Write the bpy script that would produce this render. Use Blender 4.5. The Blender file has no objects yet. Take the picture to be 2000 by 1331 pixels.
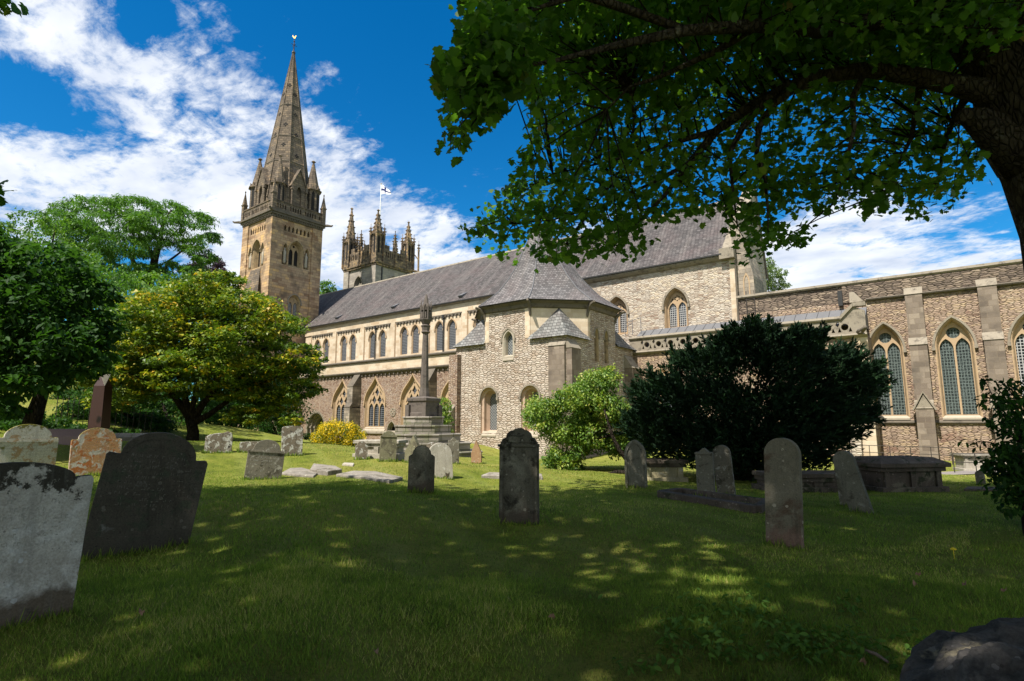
import bpy, math, random
import numpy as np
from mathutils import Vector, Matrix
from mathutils.geometry import tessellate_polygon
random.seed(7); rng = np.random.default_rng(11)
SC = bpy.context.scene
COL = SC.collection
R = math.radians

# ------------------------------------------------------------------ camera
F, PITCH, YAW, CH = 1111.0, R(8.25), R(37.75), 1.6
cam = bpy.data.cameras.new('camera'); cam.lens = 20.0; cam.sensor_width = 36.0
cam.clip_start = 0.05; cam.clip_end = 3000
camo = bpy.data.objects.new('camera', cam); COL.objects.link(camo)
camo.location = (0, 0, CH); camo.rotation_euler = (R(90) + PITCH, 0, YAW)
SC.camera = camo
SUN_AZ, SUN_EL = 182.5, 57.0
SC.view_settings.view_transform = 'Standard'; SC.view_settings.look = 'None'
SC.view_settings.gamma = 1.0; SC.view_settings.exposure = 1.0
SC.view_settings.use_curve_mapping = False
SC.cycles.max_bounces = 6; SC.cycles.diffuse_bounces = 4; SC.cycles.transparent_max_bounces = 6
SC.cycles.caustics_reflective = False; SC.cycles.caustics_refractive = False

cp, sp_ = math.cos(PITCH), math.sin(PITCH)
FW = (-math.sin(YAW), math.cos(YAW)); RT = (math.cos(YAW), math.sin(YAW))
def ray(px, py):
    a = px - 1000; u = 665.5 - py
    d = F*cp - u*sp_; z = F*sp_ + u*cp
    return (a*RT[0] + d*FW[0], a*RT[1] + d*FW[1], z)
def atd(px, py, d):
    r = ray(px, py); f = r[0]*FW[0] + r[1]*FW[1]; t = d/f
    return Vector((r[0]*t, r[1]*t, CH + r[2]*t))
def rd(r, d):
    return (r*RT[0] + d*FW[0], r*RT[1] + d*FW[1])
def proj(P):
    P = np.atleast_2d(P)
    d = P[:, 0]*FW[0] + P[:, 1]*FW[1]; r = P[:, 0]*RT[0] + P[:, 1]*RT[1]; h = P[:, 2] - CH
    dd = d*cp + h*sp_; u = -d*sp_ + h*cp
    ok = dd > 0.05; dd2 = np.where(ok, dd, 1)
    return np.where(ok, 1000 + F*r/dd2, -1e5), np.where(ok, 665.5 - F*u/dd2, -1e5), dd

# ------------------------------------------------------------------ node helper
class NT:
    def __init__(s, nt): s.nt = nt; s.n = nt.nodes; s.l = nt.links
    def new(s, t, **kw):
        n = s.n.new(t)
        for k, v in kw.items(): setattr(n, k, v)
        return n
    def link(s, a, b): s.l.new(a, b)
    def val(s, sock, v):
        if hasattr(v, 'is_linked'): s.link(v, sock)
        elif isinstance(v, (tuple, list)) and sock.type == 'RGBA' and len(v) == 3: sock.default_value = (*v, 1)
        else: sock.default_value = v
    def math(s, op, a, b=0.0, c=None, clamp=False):
        n = s.new('ShaderNodeMath', operation=op, use_clamp=clamp)
        s.val(n.inputs[0], a); s.val(n.inputs[1], b)
        if c is not None: s.val(n.inputs[2], c)
        return n.outputs[0]
    def vmath(s, op, a, b=(0, 0, 0)):
        n = s.new('ShaderNodeVectorMath', operation=op)
        s.val(n.inputs[0], a); s.val(n.inputs[1], b)
        return n
    def mix(s, f, a, b, mode='MIX'):
        n = s.new('ShaderNodeMix', data_type='RGBA', blend_type=mode)
        s.val(n.inputs[0], f); s.val(n.inputs[6], a); s.val(n.inputs[7], b)
        return n.outputs[2]
    def noise(s, vec, scale, detail=3, rough=0.55, dist=0.0):
        n = s.new('ShaderNodeTexNoise'); 
        if vec is not None: s.link(vec, n.inputs['Vector'])
        n.inputs['Scale'].default_value = scale; n.inputs['Detail'].default_value = detail
        n.inputs['Roughness'].default_value = rough; n.inputs['Distortion'].default_value = dist
        return n
    def ramp(s, fac, stops, interp='LINEAR'):
        n = s.new('ShaderNodeValToRGB'); cr = n.color_ramp; cr.interpolation = interp
        while len(cr.elements) < len(stops): cr.elements.new(0.5)
        for e, (p, c) in zip(cr.elements, stops):
            e.position = p; e.color = (*c, 1) if len(c) == 3 else c
        s.link(fac, n.inputs[0]); return n.outputs[0]
    def maprange(s, v, a, b, c=0.0, d=1.0, smooth=False):
        n = s.new('ShaderNodeMapRange'); n.clamp = True
        if smooth: n.interpolation_type = 'SMOOTHSTEP'
        s.val(n.inputs[0], v)
        for i, x in zip((1, 2, 3, 4), (a, b, c, d)): n.inputs[i].default_value = x
        return n.outputs[0]

# ------------------------------------------------------------------ world: nishita sky with cirrus and cumulus
W = bpy.data.worlds.new('World'); SC.world = W; W.use_nodes = True
g = NT(W.node_tree); g.n.clear()
sky = g.new('ShaderNodeTexSky', sky_type='NISHITA'); sky.sun_disc = False
sky.sun_elevation = R(SUN_EL); sky.sun_rotation = R(SUN_AZ)
sky.air_density = 1.0; sky.dust_density = 0.35; sky.ozone_density = 3.0; sky.altitude = 50
tc = g.new('ShaderNodeTexCoord'); dirv = tc.outputs['Generated']
hs = g.new('ShaderNodeHueSaturation'); hs.inputs['Saturation'].default_value = 1.42
hs.inputs['Hue'].default_value = 0.492
g.link(sky.outputs[0], hs.inputs['Color'])
skyc = g.mix(1.0, hs.outputs[0], (0.42, 0.88, 1.02), 'MULTIPLY')
sep = g.new('ShaderNodeSeparateXYZ'); g.link(dirv, sep.inputs[0])
zc = g.math('MAXIMUM', sep.outputs[2], 0.0)
zz = g.math('ADD', zc, 0.16)
pu = g.math('DIVIDE', sep.outputs[0], zz); pv = g.math('DIVIDE', sep.outputs[1], zz)
cmb = g.new('ShaderNodeCombineXYZ'); g.link(pu, cmb.inputs[0]); g.link(pv, cmb.inputs[1])
mp = g.new('ShaderNodeMapping'); g.link(cmb.outputs[0], mp.inputs[0])
mp.inputs['Rotation'].default_value = (0, 0, R(-22)); mp.inputs['Scale'].default_value = (1.3, 1.75, 1)
n1 = g.noise(mp.outputs[0], 2.3, 8, 0.66, 0.3).outputs[0]
n2 = g.noise(mp.outputs[0], 11.0, 6, 0.66, 0.4).outputs[0]
nn = g.math('ADD', g.math('MULTIPLY', n1, 0.68), g.math('MULTIPLY', n2, 0.32))
# cloud masses: (pixel x, y on the photo's sky, angular radius deg, weight); fixed directions in the sky
CL = [(20, 60, 6, .24), (110, 60, 6.5, .27), (180, 130, 6, .28), (250, 190, 5.5, .28), (300, 250, 4.5, .24), (400, 90, 4.5, .2), (470, 130, 4, .18), (350, 180, 5, .22), (430, 250, 5, .24), (480, 200, 4, .22), (500, 320, 5, .20), (600, 230, 4, .22), (630, 160, 2.8, .24), (640, 320, 5, .25), (700, 200, 2.6, .2), (720, 290, 4, .22), (560, 280, 4, .22),
      (20, 330, 6, .24), (110, 350, 6, .28), (210, 370, 6, .30), (320, 380, 6, .32), (420, 400, 6, .32), (60, 400, 5, .22), (470, 480, 6, .32), (640, 440, 6, .28), (640, 520, 5, .3), (760, 380, 5, .26), (830, 430, 4.5, .22), (690, 400, 5, .26),
      (860, 500, 6, .26), (920, 470, 4, .2), (960, 330, 4.5, .16), (1000, 260, 4, .16), (540, 40, 2, .16), (1560, 540, 7, .34), (1680, 490, 6, .30), (1880, 520, 7, .30), (1640, 440, 3.5, .18), (1800, 540, 7, .32), (1780, 470, 3, .2),
      (1200, 560, 9, .2), (740, 180, 2.2, .12), (790, 290, 3, .12)]
tot = None
for (x, y, rad, wt) in CL:
    v = Vector(ray(x, y)).normalized()
    dt = g.vmath('DOT_PRODUCT', dirv, tuple(v)).outputs['Value']
    m = g.maprange(dt, math.cos(R(rad*1.25)), 1.0, 0.0, wt, True)
    tot = m if tot is None else g.math('MAXIMUM', tot, m)
for (vx, vy, vz, rad, wt) in ((0.1, -.2, 1, 34, .34), (.8, -.6, .5, 38, .34), (.1, -1, .45, 40, .32), (-.9, -.7, .5, 34, .30), (1, .3, .5, 34, .30)):   # unseen clouds added overhead and behind the viewer to whiten and lift ambient light
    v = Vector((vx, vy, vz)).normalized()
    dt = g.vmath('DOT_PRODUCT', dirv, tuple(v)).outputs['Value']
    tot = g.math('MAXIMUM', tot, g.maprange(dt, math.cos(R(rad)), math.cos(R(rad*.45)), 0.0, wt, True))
CL2 = [(880, 200, 10, .16), (740, 70, 9, .18), (60, 215, 4, .16), (170, 260, 3.5, .14), (260, 30, 3, .12), (560, 60, 4, .1), (90, 170, 2.5, .1), (1900, 420, 5, .12)]
sub = None
for (x, y, rad, wt) in CL2:
    v = Vector(ray(x, y)).normalized()
    dt = g.vmath('DOT_PRODUCT', dirv, tuple(v)).outputs['Value']
    m = g.maprange(dt, math.cos(R(rad*1.2)), 1.0, 0.0, wt, True)
    sub = m if sub is None else g.math('MAXIMUM', sub, m)
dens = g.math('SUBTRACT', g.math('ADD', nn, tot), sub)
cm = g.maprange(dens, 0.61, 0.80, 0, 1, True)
shade = g.noise(mp.outputs[0], 2.6, 4, 0.5).outputs[0]
cloudc = g.mix(g.maprange(shade, 0.42, 0.66), (6.9, 7.1, 7.4), (4.4, 4.9, 5.9))
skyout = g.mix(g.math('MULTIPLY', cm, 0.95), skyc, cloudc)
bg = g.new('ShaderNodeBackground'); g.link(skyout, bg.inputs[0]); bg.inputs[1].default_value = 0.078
wo = g.new('ShaderNodeOutputWorld'); g.link(bg.outputs[0], wo.inputs[0])

# ------------------------------------------------------------------ sun
sl = bpy.data.lights.new('sun', 'SUN'); sl.energy = 4.3; sl.angle = R(0.53); sl.color = (1.0, 0.945, 0.86)
so = bpy.data.objects.new('sun', sl); COL.objects.link(so)
sd = Vector((math.sin(R(SUN_AZ))*math.cos(R(SUN_EL)), math.cos(R(SUN_AZ))*math.cos(R(SUN_EL)), math.sin(R(SUN_EL))))
so.rotation_euler = sd.to_track_quat('Z', 'Y').to_euler(); so.location = (0, 0, 80)

# ------------------------------------------------------------------ ground heights
GP = [(-4, 3, .02), (0, 3, 0), (4, 3, 0), (-5, 6, .05), (0, 7, 0), (5, 8, 0), (9, 8, .02), (-6, 13.5, .28), (-10.5, 12.5, .5), (0, 14, 0), (7, 13, 0), (12, 14, -.02),
      (-12.5, 24, .8), (-15, 20, 1.0), (-20, 24, 1.7), (-25, 34, 3.0), (0, 24, -.15), (7, 20, -.15), (14, 20, -.2), (-9, 33, -.05), (-6, 33, -.28), (0, 33, -.4), (3, 38, -.95), (10, 35, -.85),
      (20, 28, -.8), (13, 24, -.45), (30, 32, -.8), (-12, 41, -.2), (-20, 50, -.3), (-30, 72, -.55), (-42, 62, 1.2), (-33, 40, 5.0), (-45, 50, 9), (-60, 60, 13), (-20, 66, -.5),
      (-18, 34, 1.6), (-14, 33, .6), (-20, 42, .5), (-50, 30, 8), (-30, 20, 2.4), (-20, 5, .8), (-8, -5, .1), (10, -8, .1), (30, 5, 0), (60, 40, -.8), (0, 70, -.9), (-60, 100, 5), (60, 100, 0), (-100, 60, 20),
      (-28, 60, -.3), (-24, 46, .3), (-38, 50, 4), (-16, 60, -.4)]
GPa = np.array(GP)
def gz_rd(r, d):
    r = np.asarray(r, float)[..., None]; d = np.asarray(d, float)[..., None]
    q = (r - GPa[:, 0])**2 + (d - GPa[:, 1])**2
    s = 0.16*(np.abs(GPa[:, 1]) + np.abs(GPa[:, 0])) + 1.2
    w = 1.0/(q/s**2 + 0.12)**2
    return (w*GPa[:, 2]).sum(-1)/w.sum(-1)
def gz(x, y):
    x = np.asarray(x, float); y = np.asarray(y, float)
    return gz_rd(x*RT[0] + y*RT[1], x*FW[0] + y*FW[1])
def ground_hit(px, py, dmax=120):
    dd = 1.5
    for _ in range(4000):
        P = atd(px, py, dd)
        if P.z <= float(gz(P.x, P.y)): return P, dd
        dd += 0.03
        if dd > dmax: break
    return P, dd

# ------------------------------------------------------------------ mesh helpers
class MB:
    def __init__(s): s.v = []; s.f = []; s.mi = []
    def add(s, vs, fs, m=0):
        o = len(s.v); s.v += [tuple(v) for v in vs]
        for f in fs: s.f.append([i + o for i in f]); s.mi.append(m)
    def box(s, x0, y0, z0, x1, y1, z1, m=0):
        vs = [(x, y, z) for z in (z0, z1) for y in (y0, y1) for x in (x0, x1)]
        s.add(vs, [(0, 2, 3, 1), (4, 5, 7, 6), (0, 1, 5, 4), (2, 6, 7, 3), (0, 4, 6, 2), (1, 3, 7, 5)], m)
    def fbox(s, fr, u0, u1, v0, v1, w0, w1, m=0):
        vs = [fr(u, v, w) for v in (v0, v1) for w in (w0, w1) for u in (u0, u1)]
        s.add(vs, [(0, 2, 3, 1), (4, 5, 7, 6), (0, 1, 5, 4), (2, 6, 7, 3), (0, 4, 6, 2), (1, 3, 7, 5)], m)
    def prism(s, pts_bot, pts_top, m=0, cap=True):
        n = len(pts_bot); vs = list(pts_bot) + list(pts_top)
        fs = [(i, (i+1) % n, n+(i+1) % n, n+i) for i in range(n)]
        if cap: fs += [tuple(range(n-1, -1, -1)), tuple(range(n, 2*n))]
        s.add(vs, fs, m)
    def cone(s, pts, apex, m=0):
        n = len(pts); s.add(list(pts)+[apex], [(i, (i+1) % n, n) for i in range(n)] + [tuple(range(n-1, -1, -1))], m)
    def lathe(s, c, prof, n=8, rot=None, m=0, cap=True):
        rot = math.pi/n if rot is None else rot
        rings = []
        for (r, z) in prof:
            rings.append([(c[0]+r*math.cos(rot+2*math.pi*i/n), c[1]+r*math.sin(rot+2*math.pi*i/n), z) for i in range(n)])
        vs = [p for q in rings for p in q]; fs = []
        for k in range(len(rings)-1):
            for i in range(n):
                fs.append((k*n+i, k*n+(i+1) % n, (k+1)*n+(i+1) % n, (k+1)*n+i))
        if cap: fs += [tuple(range(n-1, -1, -1)), tuple((len(rings)-1)*n+i for i in range(n))]
        s.add(vs, fs, m)
    def tube(s, pts, rad, n=7, m=0):
        pts = [Vector(p) for p in pts]; prev = None; rings = []
        for i, p in enumerate(pts):
            t = (pts[min(i+1, len(pts)-1)] - pts[max(i-1, 0)]).normalized()
            if prev is None:
                a = t.orthogonal().normalized()
            else:
                a = (prev - t*prev.dot(t)); a = a.normalized() if a.length > 1e-6 else t.orthogonal().normalized()
            prev = a; b = t.cross(a); r = rad[i] if hasattr(rad, '__len__') else rad
            rings.append([p + (a*math.cos(2*math.pi*k/n) + b*math.sin(2*math.pi*k/n))*r for k in range(n)])
        vs = [q for r_ in rings for q in r_]; fs = []
        for k in range(len(rings)-1):
            for i in range(n): fs.append((k*n+i, k*n+(i+1) % n, (k+1)*n+(i+1) % n, (k+1)*n+i))
        fs += [tuple(range(n-1, -1, -1)), tuple((len(rings)-1)*n+i for i in range(n))]
        s.add(vs, fs, m)
    def plate(s, fr, outer, holes, w0, w1, m=0, hole_sides=True, back=True):
        loops = [outer] + list(holes)
        tris = tessellate_polygon([[Vector((u, v, 0)) for (u, v) in lp] for lp in loops])
        flat = [p for lp in loops for p in lp]; n = len(flat)
        vs = [fr(u, v, w0) for (u, v) in flat] + [fr(u, v, w1) for (u, v) in flat]
        fs = [tuple(t) for t in tris]
        if back: fs += [(a+n, c+n, b+n) for (a, b, c) in tris]
        o = 0
        for k, lp in enumerate(loops):
            L = len(lp)
            if k == 0 or hole_sides:
                fs += [(o+i, o+(i+1) % L, n+o+(i+1) % L, n+o+i) for i in range(L)]
            o += L
        s.add(vs, fs, m)
    def splay(s, fr, A, wA, B, wB, m=0, closed=True):
        n = len(A); vs = [fr(u, v, wA) for u, v in A] + [fr(u, v, wB) for u, v in B]
        s.add(vs, [(i, (i+1) % n, n+(i+1) % n, n+i) for i in range(n if closed else n-1)], m)

LOC = {}
def empty(name, loc, label, cat, group=None, kind=None):
    o = bpy.data.objects.new(name, None); COL.objects.link(o); o.location = loc
    o.empty_display_size = 0.3
    o['label'] = label; o['category'] = cat
    if group: o['group'] = group
    if kind: o['kind'] = kind
    LOC[o] = Vector(loc); return o
def bevelmod(o, w, seg=2):
    md = o.modifiers.new('bevel', 'BEVEL'); md.width = w; md.segments = seg; md.limit_method = 'ANGLE'; md.angle_limit = R(40)
def finish_mesh(me, mats, smooth=False):
    for m in (mats if isinstance(mats, (list, tuple)) else [mats]): me.materials.append(m)
    if smooth: me.polygons.foreach_set('use_smooth', [True]*len(me.polygons))
def part(name, mb, mats, parent, label=None, smooth=False, bevel=0):
    L = LOC[parent]; me = bpy.data.meshes.new(name)
    me.from_pydata([(v[0]-L[0], v[1]-L[1], v[2]-L[2]) for v in mb.v], [], mb.f)
    finish_mesh(me, mats, smooth)
    if len(me.materials) > 1: me.polygons.foreach_set('material_index', mb.mi)
    import bmesh
    bm = bmesh.new(); bm.from_mesh(me); bmesh.ops.recalc_face_normals(bm, faces=bm.faces); bm.to_mesh(me); bm.free()
    o = bpy.data.objects.new(name, me); COL.objects.link(o); o.parent = parent; LOC[o] = L
    if label: o['label'] = label
    if bevel: bevelmod(o, bevel)
    return o
def single(name, mb, mats, loc, label=None, cat=None, group=None, kind=None, smooth=False, bevel=0):
    me = bpy.data.meshes.new(name)
    me.from_pydata([(v[0]-loc[0], v[1]-loc[1], v[2]-loc[2]) for v in mb.v], [], mb.f)
    finish_mesh(me, mats, smooth)
    if len(me.materials) > 1: me.polygons.foreach_set('material_index', mb.mi)
    import bmesh
    bm = bmesh.new(); bm.from_mesh(me); bmesh.ops.recalc_face_normals(bm, faces=bm.faces); bm.to_mesh(me); bm.free()
    o = bpy.data.objects.new(name, me); COL.objects.link(o); o.location = loc; LOC[o] = Vector(loc)
    if label: o['label'] = label
    if cat: o['category'] = cat
    if group: o['group'] = group
    if kind: o['kind'] = kind
    if bevel: bevelmod(o, bevel)
    return o
def fast_mesh(name, V, nper, mats, val=None, faces_per=None):
    """V: (N,k,3) array of polygons with own vertices"""
    N, k = V.shape[:2]
    me = bpy.data.meshes.new(name)
    me.vertices.add(N*k); me.vertices.foreach_set('co', V.reshape(-1).astype(np.float32))
    if faces_per is None:
        me.loops.add(N*k); me.loops.foreach_set('vertex_index', np.arange(N*k, dtype=np.int32))
        me.polygons.add(N); me.polygons.foreach_set('loop_start', np.arange(0, N*k, k, dtype=np.int32))
    else:
        idx = np.array(faces_per, dtype=np.int32)  # (nf, m) local
        nf, m_ = idx.shape
        allv = (np.arange(N)[:, None, None]*k + idx[None]).reshape(-1)
        me.loops.add(len(allv)); me.loops.foreach_set('vertex_index', allv.astype(np.int32))
        me.polygons.add(N*nf); me.polygons.foreach_set('loop_start', np.arange(0, N*nf*m_, m_, dtype=np.int32))
    if val is not None:
        a = me.attributes.new('v', 'FLOAT', 'POINT')
        a.data.foreach_set('value', np.repeat(val, k).astype(np.float32))
    finish_mesh(me, mats); me.update(calc_edges=True); me.validate(); return me
def link_mesh(name, me, parent=None, loc=(0, 0, 0)):
    o = bpy.data.objects.new(name, me); COL.objects.link(o)
    if parent is not None: o.parent = parent; LOC[o] = LOC[parent]
    else: o.location = loc; LOC[o] = Vector(loc)
    return o
def leaves_dir(name, P, D, size, kind, mat, parent, val, szvar=.3):
    n = len(P); T, fc = LEAF[kind]; S = size*rng.uniform(1-szvar, 1+szvar, n); X = D/np.linalg.norm(D, axis=1)[:, None]
    Y = np.cross(X, rng.normal(size=(n, 3))); Y /= np.linalg.norm(Y, axis=1)[:, None]; Z = np.cross(X, Y); Mx = np.stack([X, Y, Z], -1)
    V = np.einsum('nij,kj->nki', Mx, T)*S[:, None, None] + P[:, None, :]; L = np.array(LOC[parent])
    return link_mesh(name, fast_mesh(name, V - L, None, mat, val, fc), parent)
def rotmats(n, tilt_mean=35, tilt_sd=25, droop=0):
    yaw = rng.uniform(0, 2*np.pi, n); tilt = np.radians(np.abs(rng.normal(tilt_mean, tilt_sd, n))); roll = np.radians(rng.normal(0, 25, n))
    cy, sy = np.cos(yaw), np.sin(yaw); ct, st = np.cos(tilt), np.sin(tilt); cr, sr = np.cos(roll), np.sin(roll)
    Z = np.zeros(n); O = np.ones(n)
    Rz = np.stack([cy, -sy, Z, sy, cy, Z, Z, Z, O], -1).reshape(n, 3, 3)
    Ry = np.stack([ct, Z, st, Z, O, Z, -st, Z, ct], -1).reshape(n, 3, 3)
    Rx = np.stack([O, Z, Z, Z, cr, -sr, Z, sr, cr], -1).reshape(n, 3, 3)
    return Rz @ Ry @ Rx
LEAF = {
 'blade': (np.array([(0, 0, 0), (.5, .16, 0), (1, 0, -.05), (.5, -.16, 0)]), None),
 'rhomb': (np.array([(0, 0, 0), (.45, .28, .03), (1, 0, -.06), (.45, -.28, .03)]), None),
 'oval': (np.array([(0, 0, 0), (.3, .24, .04), (.7, .2, .02), (1, 0, -.1), (.7, -.2, .02), (.3, -.24, .04)]), [(0, 1, 2, 3), (0, 3, 4, 5)]),
 'needle': (np.array([(0, 0, 0), (.5, .10, 0), (1, 0, -.05), (.5, -.10, 0)]), None),
 'star': (np.array([(0, 0, 0), (.1, .42, 0), (.38, .2, .03), (1, 0, -.08), (.38, -.2, .03), (.1, -.42, 0)]), None),
 'syc': (np.array([(0, 0, 0), (-.08, .22, 0), (.10, .52, -.03), (.26, .36, .02), (.46, .62, -.06), (.56, .36, 0), (.78, .30, 0), (1.0, 0, -.10),
                   (.78, -.30, 0), (.56, -.36, 0), (.46, -.62, -.06), (.26, -.36, .02), (.10, -.52, -.03), (-.08, -.22, 0)]) - np.array([.35, 0, 0]), None),
}
def leaves_at(name, P, size, kind, mat, parent, tilt=(35, 25), val=None, szvar=.3):
    n = len(P); T, fc = LEAF[kind]
    S = size*rng.uniform(1-szvar, 1+szvar, n)
    M = rotmats(n, *tilt)
    V = np.einsum('nij,kj->nki', M, T)*S[:, None, None] + P[:, None, :]
    if val is None: val = rng.uniform(0, 1, n)
    L = np.array(LOC[parent]); me = fast_mesh(name, V - L, None, mat, val, fc)
    return link_mesh(name, me, parent)

# ------------------------------------------------------------------ materials
def newmat(name, rough=0.9, spec=0.25):
    m = bpy.data.materials.new(name); m.use_nodes = True; g = NT(m.node_tree)
    b = g.n['Principled BSDF']; b.inputs['Roughness'].default_value = rough
    b.inputs['Specular IOR Level'].default_value = spec
    return m, g, b
def bump(g, b, h, strength=0.5, dist=0.02):
    n = g.new('ShaderNodeBump'); n.inputs['Strength'].default_value = strength; n.inputs['Distance'].default_value = dist
    g.link(h, n.inputs['Height']); g.link(n.outputs[0], b.inputs['Normal'])
def objco(g):
    return g.new('ShaderNodeTexCoord').outputs['Object']
def wallco(g, co, warp, wscale):
    """(x+y, z) so one masonry pattern runs round south, east and south-east faces"""
    nz = g.noise(co, wscale, 2)
    off = g.vmath('SCALE', g.vmath('SUBTRACT', nz.outputs['Color'], (.5, .5, .5)).outputs[0]); off.inputs['Scale'].default_value = warp
    v = g.vmath('ADD', co, off.outputs[0]).outputs[0]
    s = g.new('ShaderNodeSeparateXYZ'); g.link(v, s.inputs[0])
    c = g.new('ShaderNodeCombineXYZ'); g.link(g.math('ADD', s.outputs[0], s.outputs[1]), c.inputs[0]); g.link(s.outputs[2], c.inputs[1])
    return c.outputs[0]
def brick(g, vec, bw, bh, mortar, off=0.5, bias=0.0, smooth=0.2, sq=1.0, sf=2):
    n = g.new('ShaderNodeTexBrick'); g.link(vec, n.inputs['Vector'])
    n.inputs['Scale'].default_value = 1.0; n.inputs['Brick Width'].default_value = bw; n.inputs['Row Height'].default_value = bh
    n.inputs['Mortar Size'].default_value = mortar; n.inputs['Mortar Smooth'].default_value = smooth; n.inputs['Bias'].default_value = bias
    n.inputs['Color1'].default_value = (0, 0, 0, 1); n.inputs['Color2'].default_value = (1, 1, 1, 1); n.inputs['Mortar'].default_value = (.5, .5, .5, 1)
    n.offset = off; n.squash = sq; n.squash_frequency = sf
    return n
def rubble(name, pal, cw, ch_, mcol, joint=.06, warp=.10, dirt=(.10, .085, .07), dirt_amt=.35, b_str=.9, rand=.75, patch=None):
    m, g, b = newmat(name, .93, .15); co = objco(g)
    v = wallco(g, co, warp, 1.3)
    mp = g.new('ShaderNodeMapping'); g.link(v, mp.inputs[0]); mp.inputs['Scale'].default_value = (1/cw, 1/ch_, 1)
    a = g.new('ShaderNodeTexVoronoi', feature='F1', voronoi_dimensions='2D'); e = g.new('ShaderNodeTexVoronoi', feature='DISTANCE_TO_EDGE', voronoi_dimensions='2D')
    for n_ in (a, e):
        g.link(mp.outputs[0], n_.inputs['Vector']); n_.inputs['Scale'].default_value = 1.0; n_.inputs['Randomness'].default_value = rand
    sc_ = g.new('ShaderNodeSeparateColor'); g.link(a.outputs['Color'], sc_.inputs[0])
    big = g.noise(co, .5, 5, .65).outputs[0]
    rnd = g.math('ADD', g.math('MULTIPLY', sc_.outputs[0], .7), g.math('MULTIPLY', g.maprange(big, .3, .7), .3))
    col = g.ramp(rnd, pal)
    if patch: col = g.mix(g.maprange(g.noise(co, .8, 4, .6).outputs[0], .56, .64, 0, .55), col, patch)
    fine = g.noise(co, 13, 5, .72).outputs[0]
    col = g.mix(.45, col, g.ramp(fine, [(.3, (.45, .43, .4)), (.65, (1.1, 1.1, 1.1))]), 'MULTIPLY')
    col = g.mix(g.math('MULTIPLY', g.maprange(g.noise(co, .9, 5, .7).outputs[0], .52, .7), dirt_amt), col, dirt)
    jf = g.maprange(g.math('ADD', e.outputs['Distance'], g.math('MULTIPLY', g.math('SUBTRACT', fine, .5), .12)), joint*.35, joint*1.5, 1, 0)
    col = g.mix(g.math('MULTIPLY', jf, .6), col, mcol)
    g.link(col, b.inputs['Base Color'])
    h = g.math('ADD', g.maprange(e.outputs['Distance'], 0, .22), g.math('ADD', g.math('MULTIPLY', sc_.outputs[1], .7), g.math('MULTIPLY', fine, .6)))
    bump(g, b, h, b_str, .07); return m
def masonry(name, pal, bw, bh, mortar, mcol, warp=.12, wscale=1.6, dirt=(.10, .085, .07), dirt_amt=.35, stain=None, b_str=.8, off=.5, grain=.25):
    m, g, b = newmat(name, .93, .15); co = objco(g)
    v = wallco(g, co, warp, wscale)
    b1 = brick(g, v, bw, bh, mortar, off, sq=.7, sf=3)
    b2 = brick(g, v, bw*2.37, bh*3.0, mortar, .37)      # larger irregular patches
    rnd = g.math('ADD', g.math('MULTIPLY', b1.outputs['Color'], .72), g.math('MULTIPLY', b2.outputs['Color'], .28))
    col = g.ramp(rnd, pal)
    fine = g.noise(co, 14, 4, .7).outputs[0]
    col = g.mix(grain, col, g.ramp(fine, [(.3, (.35, .35, .35)), (.7, (1.0, 1.0, 1.0))]), 'MULTIPLY')
    big = g.noise(co, .55, 4, .6).outputs[0]
    col = g.mix(g.math('MULTIPLY', g.maprange(big, .48, .68), dirt_amt), col, dirt)
    if stain:
        sn = g.noise(co, 1.1, 5, .65).outputs[0]
        col = g.mix(g.maprange(sn, .52, .62, 0, .7), col, stain)
    col = g.mix(b1.outputs['Fac'], col, mcol)
    g.link(col, b.inputs['Base Color'])
    h = g.math('ADD', g.math('MULTIPLY', g.math('SUBTRACT', 1.0, b1.outputs['Fac']), .8), g.math('MULTIPLY', fine, .5))
    h = g.math('ADD', h, g.math('MULTIPLY', rnd, .5))
    bump(g, b, h, b_str, .05); return m
M = {}
# purplish pink rubble of the nave aisle, cream rubble of the chapter house, mixed rubble of the choir aisle
M['rub_aisle'] = rubble('aisle_rubble', [(0, (.17, .10, .075)), (.3, (.32, .22, .16)), (.55, (.43, .32, .235)), (.78, (.37, .285, .235)), (1, (.54, .44, .33))],
    .27, .115, (.23, .165, .12), .08, .12, (.19, .135, .105), .6)
M['rub_chap'] = rubble('chapter_house_rubble', [(0, (.20, .13, .09)), (.2, (.38, .30, .23)), (.5, (.58, .50, .41)), (.75, (.43, .36, .295)), (1, (.73, .66, .57))],
    .38, .145, (.25, .19, .14), .06, .2, (.25, .195, .15), .65, 1.0, rand=.7, patch=(.42, .32, .235))
M['rub_choir'] = rubble('choir_rubble', [(0, (.25, .165, .115)), (.3, (.40, .33, .26)), (.6, (.54, .48, .40)), (.85, (.56, .46, .33)), (1, (.72, .67, .58))],
    .40, .13, (.33, .27, .21), .06, .14, (.27, .24, .205), .7, .7)
M['rub_lady'] = rubble('lady_chapel_rubble', [(0, (.19, .115, .085)), (.25, (.32, .235, .175)), (.5, (.45, .335, .25)), (.8, (.47, .35, .22)), (1, (.60, .52, .42))],
    .33, .10, (.20, .145, .105), .08, .14, (.21, .155, .125), .65, 1.0, patch=(.28, .16, .12))
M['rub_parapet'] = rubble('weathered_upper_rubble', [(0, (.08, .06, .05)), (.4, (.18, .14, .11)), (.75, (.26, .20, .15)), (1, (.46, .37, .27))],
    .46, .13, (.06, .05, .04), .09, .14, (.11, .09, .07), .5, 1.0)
M['ash_tower'] = masonry('tower_ashlar', [(0, (.26, .15, .085)), (.35, (.40, .27, .165)), (.65, (.48, .335, .20)), (1, (.64, .40, .17))],
    .9, .38, .016, (.17, .12, .08), .02, .6, (.10, .08, .06), .75, b_str=.35)
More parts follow.
